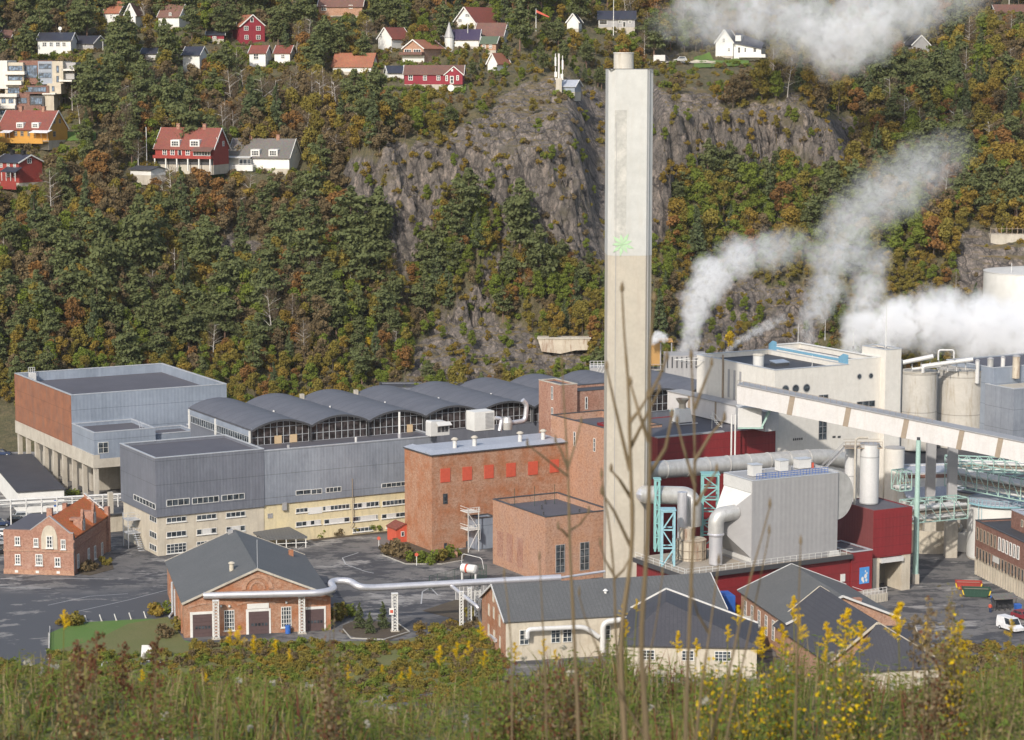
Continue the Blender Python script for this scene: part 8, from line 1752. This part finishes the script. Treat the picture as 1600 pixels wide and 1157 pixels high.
rw = random.Random(21)
def blade(m, p, h, w, lean, curl=.3):
    a = rw.uniform(0, 6.28); d = Vector((math.cos(a), math.sin(a), 0)); s = Vector((-d.y, d.x, 0)) * w; up = Vector((0, 0, 1)); p1 = p + up * h * .55 + d * lean * .35; p2 = p + up * h * (1 - curl * .3) + d * lean
    m.add([p - s, p + s, p1 + s * .8, p1 - s * .8, p2], [(0, 1, 2, 3), (3, 2, 4)])
def leafspray(m, p, h, n, L_, w):
    for k in range(n):
        t = .15 + .8 * k / n; a = rw.uniform(0, 6.28); d = Vector((math.cos(a), math.sin(a), rw.uniform(-.3, .5))).normalized(); s = d.cross(Vector((0, 0, 1))).normalized() * w; q = p + Vector((0, 0, h * t)); l = L_ * rw.uniform(.6, 1.2) * (1.15 - t * .6)
        m.add([q, q + d * l * .45 + s, q + d * l - Vector((0, 0, l * .2)), q + d * l * .45 - s], [(0, 1, 2, 3)])
G_ = {k: MB() for k in ('green', 'olive', 'straw', 'russet', 'fluff')}
order = ['green', 'olive', 'straw', 'russet', 'fluff']
for _ in range(11000):
    x, y = rw.uniform(-5.6, 5.6), rw.uniform(11.0, 20.5); nn = float(vnoise(np.array(x * 1.7), np.array(y * .6)))
    p = Vector((x, y, fz(x, y) - .03)); px_ = 800 + F_PX * x / y
    h = rw.uniform(.14, .36) * (1 + nn * 1.3) * (1.25 if 950 < px_ < 1650 else .95)
    r = rw.random(); k = 'green' if r < .36 + nn * .3 else 'olive' if r < .62 else 'straw' if r < .84 else 'russet' if r < .992 else 'fluff'
    if k in ('green', 'olive') and rw.random() < .45: leafspray(G_[k], p, h * 1.05, 10, .11, .013); blade(G_['straw'], p, h, .003, .02)
    elif k == 'fluff': cards(G_[k], rw, (p.x, p.y, p.z + h), (.035, .035, .03), 14, .012)
    else:
        for _k in range(3): blade(G_[k], p + Vector((rw.uniform(-.05, .05), rw.uniform(-.05, .05), 0)), h * rw.uniform(.6, 1.1), .006, rw.uniform(.02, .22))
MG = MB()
for q, k in enumerate(order): MG.cur = q; MG.add(G_[k].v, G_[k].f)
o = MG.build('grass_verge', [WD[k] for k in order]); tag(o, 'tangle of green, straw and russet grasses along the bottom of the view', 'grass', None, 'stuff')
def goldenrod(lab, px, py, size, Y=None, leafy=True):
    Y = Y or rw.uniform(12.5, 16); c = atY(px, py + size * .6, Y); gz = fz(c.x, Y); base = Vector((c.x + rw.uniform(-.05, .05), Y, gz)); v = thing('goldenrod', lab, 'wildflower', base, 0, None); s = size / F_PX * Y
    H = c.z - gz; m = MB(); m.tube([(0, 0, -.02), ((c.x - base.x) * .4, 0, H * .5), (c.x - base.x, 0, H)], [.005, .004, .003], 5); m.build('stem', WD['olive'], v); f = MB(); tx = c.x - base.x
    for k in range(10):
        t = k / 9; a = rw.uniform(0, 6.28); L_ = s * (.75 - .62 * t); z = H - s * .5 + s * 1.5 * t
        for q in range(5): u = q / 5; cards(f, rw, (tx + math.cos(a) * L_ * u, math.sin(a) * L_ * u, z + L_ * u * .5), (s * .13, s * .13, s * .10), 9, s * .045)
    f.build('flower_head', WD['gold'], v)
    l = MB(); leafspray(l, Vector((tx * .5, 0, H * .1)), H * .8, 16, .09, .010); l.build('leaves', WD['green'], v); return v
GR = [(100, 962, 13, 'tall goldenrod spike standing before the dark yard at the far left'), (360, 990, 11, 'goldenrod left of the pair in front of the left garage door'), (374, 986, 12, 'goldenrod in front of the left barred window of the gable workshop'), (397, 1002, 12, 'goldenrod below the middle garage door'), (431, 1006, 10, 'narrow goldenrod below the blue barrel, left of it'), (452, 1020, 9, 'pale goldenrod just below the blue barrel'), (543, 1046, 10, 'small goldenrod low in the weeds below the young spruces'), (597, 1044, 6, 'tiny goldenrod low in the weeds, right of the young spruces'),
      (322, 1056, 6, 'tiny goldenrod at the bottom below the left pylon'), (222, 1052, 8, 'small goldenrod at the bottom left below the white cover'), (687, 1018, 13, 'goldenrod left of the group before the slate-roofed workshop'), (714, 1012, 12, 'goldenrod in the middle of the group left of the slate-roofed workshop'), (733, 1008, 10, 'slim goldenrod right in the group left of the slate-roofed workshop'), (751, 980, 12, 'tall goldenrod against the brick gable of the slate-roofed workshop'), (757, 1024, 11, 'lower goldenrod at the foot of the brick gable'), (641, 1048, 8, 'small goldenrod low at bottom centre, right one of two'), (627, 1054, 7, 'small goldenrod low at bottom centre, left one of two'),
      (805, 1012, 12, 'goldenrod in front of the cream wall pipe'), (850, 1006, 11, 'goldenrod before the windows of the cream wall'), (868, 1020, 8, 'dull goldenrod between two bare stems'), (973, 950, 9, 'small bright goldenrod high beside the tallest bare sapling'), (995, 942, 8, 'small bright goldenrod right of the tallest bare sapling'), (978, 976, 12, 'wide goldenrod low beside the tallest bare sapling'), (1058, 996, 14, 'goldenrod before the charcoal hipped roof'), (1088, 1006, 12, 'dull goldenrod below the charcoal hipped roof'), (1137, 984, 11, 'goldenrod at the right corner of the hipped roof'), (1153, 955, 13, 'goldenrod standing between the hipped roof and the paired workshops'),
      (1192, 994, 20, 'broad goldenrod before the brick side of the paired workshops'), (1222, 988, 18, 'second broad goldenrod before the brick side of the paired workshops'), (1240, 942, 16, 'tall pointed goldenrod before the charcoal roof'), (1249, 972, 16, 'goldenrod just under the tall pointed one'), (1292, 984, 17, 'upright goldenrod before the right end of the charcoal roof'), (1322, 968, 26, 'feathery dull goldenrod before the small shed roof'), (1345, 985, 20, 'feathery goldenrod right of the dull one'), (1404, 958, 25, 'biggest bright goldenrod at the right, before the yard'), (1447, 984, 17, 'goldenrod right of the biggest one'), (1290, 1020, 9, 'small goldenrod low below the charcoal roof'), (1330, 1024, 11, 'goldenrod low in the weeds at the right'), (1500, 985, 22, 'olive goldenrod clump before the white van yard'), (1580, 975, 12, 'goldenrod low at the right edge below the white van')]
for (px, py, s, lab) in GR: goldenrod(lab, px, py, s * 1.5)
for i, (px, py, s) in enumerate(((145, 985, 9), (118, 1000, 8), (186, 1004, 8), (238, 994, 7), (1425, 960, 10), (1445, 950, 10), (1478, 942, 9))):
    Y = 14; c = atY(px, py, Y); g = Vector((c.x, Y, fz(c.x, Y))); lab = ['russet seed head above the lawn edge', 'russet dock stalk at the left of the lawn', 'brown seed stalk over the lawn middle', 'dark brown seed head left of the gable workshop', 'tall brown weed stalk right of the biggest goldenrod', 'tallest brown weed stalk before the right yard', 'brown weed stalk before the green skip'][i]
    v = thing('seed_stalk', lab, 'weed', g); MB().tube([(0, 0, 0), (.02, 0, c.z - g.z)], .004, 5).build('stem', WD['stalk'], v); f = MB()
    for k in range(14): cards(f, rw, (.02 + rw.uniform(-.03, .03), 0, c.z - g.z - .02 - k * .022), (.035, .035, .02), 12, .010)
    f.build('seed_head', WD['russet' if i < 4 else 'stalk'], v)
def weedbush(lab, px, py, wpx, cols, n=1100):
    Y = 13.5; c = atY(px, py, Y); g = Vector((c.x, Y, fz(c.x, Y))); H = c.z - g.z; w = wpx / F_PX * Y; v = thing('weed_bush', lab, 'weed', g); st = MB(); hs = [MB() for _ in cols]
    for k in range(16):
        a = rw.uniform(-1, 1); d = rw.uniform(-.3, .3); top = Vector((a * w * .5, d, H * rw.uniform(.6, 1.05) * (1 - .35 * abs(a)))); st.tube([(a * w * .12, 0, 0), top * .55 + Vector((0, 0, H * .08)), top], [.004, .003, .0015], 4)
        for q in range(n // 16):
            t = rw.uniform(.3, 1.02); p = Vector((a * w * .12, 0, 0)).lerp(top, t) + Vector((rw.gauss(0, .03), rw.gauss(0, .03), rw.gauss(0, .02))); cards(hs[rw.randrange(len(cols))], rw, p, (.012, .012, .012), 1, .010)
    st.build('stem', WD['stalk'], v)
    for h_, c_ in zip(hs, cols): h_.build('leaves', WD[c_], v)
weedbush('tall dry brown weed bush before the right yard, left of the green skip', 1455, 948, 90, ('straw', 'stalk', 'russet'), 1700)
weedbush('olive and yellow weed bush before the right yard, just below the green skip', 1498, 935, 60, ('olive', 'gold', 'straw'), 1500)
weedbush('brown weed bush in the bottom right corner', 1560, 1010, 90, ('olive', 'straw', 'green'))
weedbush('reddish trailing weed bush before the right garage door of the gable workshop', 515, 960, 60, ('russet', 'olive', 'stalk'), 900)
weedbush('green and brown weed bush before the left end of the cream wall', 800, 995, 80, ('olive', 'russet', 'green'))
weedbush('brown weed bush before the cream wall windows', 880, 1000, 90, ('russet', 'olive', 'stalk'))
weedbush('bushy green weeds before the hipped roof corner', 1130, 985, 90, ('green', 'olive', 'gold'), 1500)
weedbush('bushy golden-green weeds before the charcoal roof', 1225, 985, 100, ('green', 'green', 'gold', 'olive'), 1500)
weedbush('bushy green weeds before the small shed roof', 1330, 985, 110, ('green', 'olive', 'gold', 'straw'), 1700)
weedbush('russet weed bush over the left part of the lawn', 120, 1000, 70, ('russet', 'olive', 'straw'), 900)
weedbush('russet and straw weed bush over the right part of the lawn', 235, 1000, 100, ('russet', 'olive', 'green'))
# bare saplings in the near foreground
def sapling(lab, main, Y, r0, r1, br=()):
    P = [atY(px, py, Y) for px, py in main]; b0_ = P[0]; g = Vector((b0_.x, Y, fz(b0_.x, Y))); v = thing('bare_sapling', lab, 'sapling', g); pts = [Vector((0, 0, -.05))] + [p - g for p in P]
    if (P[0] - g).z < 0: pts = [p - g for p in P]
    n = len(pts); fine = bend(pts, .15, 3); m = MB(); nf = len(fine); rr_ = []
    for i in range(nf):
        t = i / (nf - 1); rr_.append(.64 * (r0 + (r1 - r0) * t) * (1 + .18 * (i % 4 == 0)))
    m.tube(fine, rr_, 8); m.build('stem', WD['stalk'], v, smooth=True)
    for pts_ in br:
        Q = [atY(px, py, Y + rw.uniform(-.05, .05)) - g for px, py in pts_]; n = len(Q); rb = r1 * 1.5; mm = MB(); mm.tube(Q, [rb * (1 - .55 * i / (n - 1)) for i in range(n)], 6); mm.lathe(Q[-1].x, Q[-1].y, [(.001, Q[-1].z - .01), (rb * .9, Q[-1].z), (rb * .8, Q[-1].z + .015), (.001, Q[-1].z + .03)], 6); mm.build('branch', WD['stalk'], v, smooth=True)
    mm = MB(); mm.lathe(fine[-1].x, fine[-1].y, [(.001, fine[-1].z - .01), (r1 * 1.7, fine[-1].z + .005), (r1 * 1.4, fine[-1].z + .02), (.001, fine[-1].z + .04)], 8); mm.build('bud', WD['stalk'], v); return v
sapling('tallest bare brown sapling crossing the chimney, ending in a dark bud', [(978, 1170), (968, 1000), (990, 850), (985, 720), (982, 600), (975, 520), (972, 455)], 9.5, .019, .0055, (((984, 735), (962, 640), (948, 575)), ((985, 700), (1010, 650), (1030, 610)), ((987, 780), (968, 750), (955, 735)), ((984, 660), (1000, 640), (1012, 620)), ((988, 860), (960, 800), (940, 770))))
sapling('thick bare olive-brown sapling along the right edge of the chimney', [(1012, 1170), (1000, 1000), (1012, 850), (1016, 700), (1014, 560), (1022, 470)], 9.0, .020, .006, (((1014, 690), (1000, 650), (985, 600)), ((1016, 740), (1040, 700), (1050, 650)), ((1014, 620), (1030, 590), (1042, 560))))
sapling('slim bare sapling in front of the flue duct right of the chimney', [(1070, 1170), (1078, 950), (1086, 780), (1085, 660), (1080, 560)], 9.2, .014, .005, (((1086, 760), (1068, 700), (1058, 660)), ((1086, 720), (1110, 680), (1132, 655)), ((1085, 640), (1100, 600), (1112, 570)), ((1087, 790), (1105, 760), (1120, 735))))
sapling('forked bare sapling in front of the low brick boiler house', [(905, 1170), (898, 1010), (890, 850), (888, 740), (882, 640), (878, 570)], 10, .014, .004, (((888, 735), (875, 700), (868, 690)), ((888, 730), (900, 690), (908, 660)), ((888, 745), (850, 715), (824, 695)), ((889, 830), (906, 820), (920, 800)), ((889, 840), (878, 828), (872, 825))))
sapling('thin curved bare twig in front of the chimney foot', [(975, 1170), (962, 1000), (960, 900), (952, 820), (945, 780), (940, 745)], 9.8, .010, .004, (((960, 900), (945, 875), (938, 850)), ((960, 905), (975, 890), (985, 870))))
sapling('leaning bare stalk with a dark tip in front of the filter house', [(1105, 1170), (1140, 1050), (1165, 930), (1190, 840), (1203, 792)], 9.5, .010, .004)
sapling('second leaning bare stalk with a dark tip, shorter, before the filter house', [(1130, 1170), (1160, 1040), (1185, 920), (1202, 834)], 9.6, .008, .0035)
sapling('straight bare stalk with brown tip before the pale-verged roof', [(1242, 1170), (1246, 1000), (1251, 850)], 9.8, .009, .004)
sapling('bare stalk leaning left from the weeds before the slate roof', [(1025, 1170), (960, 1080), (912, 960), (905, 930)], 9.4, .009, .003)
sapling('thin bare twig before the left gable of the slate-roofed workshop', [(800, 1170), (800, 1020), (792, 930), (788, 900)], 9.9, .007, .003)
sapling('thin dark twig standing before the slate roof left of the ventilator', [(855, 1170), (850, 1010), (846, 930), (843, 874)], 9.9, .007, .003)
sapling('pale leaning stalk crossing the hipped roof', [(1085, 1170), (1098, 1060), (1110, 980), (1123, 880)], 9.3, .012, .004, (((1108, 990), (1090, 960), (1082, 930)),))
sapling('pale thin stalk between the tallest sapling and the hipped roof', [(1010, 1170), (1005, 1070), (1025, 980), (1035, 900)], 9.3, .009, .003)
# ---------------------------------------------------------------- camera, light
cam = bpy.data.cameras.new('camera'); co = bpy.data.objects.new('camera', cam); COL.objects.link(co)
cam.sensor_width = 36; cam.lens = F_PX / 1600 * 36; cam.clip_end = 5000; cam.clip_start = .5
co.location = (0, 0, CAM_Z); co.rotation_euler = (R(90) - PITCH, 0, 0); SC.camera = co
cam.dof.use_dof = True; cam.dof.focus_distance = 470; cam.dof.aperture_fstop = 6.0
w = bpy.data.worlds.new('World'); SC.world = w; w.use_nodes = True; nt = w.node_tree
sky = nt.nodes.new('ShaderNodeTexSky'); sky.sky_type = 'NISHITA'; sky.sun_disc = False
SUN = Vector((-.36, -.88, .62)).normalized()
el = math.asin(SUN.z); az = math.atan2(SUN.x, SUN.y)
sky.sun_elevation = el; sky.sun_rotation = az; sky.air_density = 1.2; sky.dust_density = 2.0
nt.links.new(sky.outputs[0], nt.nodes['Background'].inputs[0]); nt.nodes['Background'].inputs[1].default_value = .128
sl = bpy.data.lights.new('sun', 'SUN'); sl.energy = 3.0; sl.angle = R(1.5); sl.color = (1, .94, .85)
so = bpy.data.objects.new('sun', sl); COL.objects.link(so); so.rotation_euler = SUN.to_track_quat('Z', 'Y').to_euler()
SC.view_settings.view_transform = 'Standard'; SC.view_settings.look = 'None'; SC.view_settings.gamma = 1; SC.view_settings.exposure = .5
SC.cycles.volume_step_rate = 2.0; SC.cycles.volume_max_steps = 128; SC.cycles.volume_bounces = 8; SC.cycles.max_bounces = 10
SC.cycles.transparent_max_bounces = 8

mh = bpy.data.materials.new('thin_autumn_haze'); mh.use_nodes = True; nh = mh.node_tree; nh.nodes.remove(nh.nodes['Principled BSDF']); pv = nh.nodes.new('ShaderNodeVolumePrincipled'); pv.inputs['Color'].default_value = (.86, .88, .92, 1); pv.inputs['Density'].default_value = .00003; nh.links.new(pv.outputs[0], nh.nodes['Material Output'].inputs['Volume'])
hz = MB().box(-720, 720, -30, 1420, -1.5, 215).build('haze', mh); tag(hz, 'thin pale autumn haze in the air over the valley', 'haze', None, 'stuff')
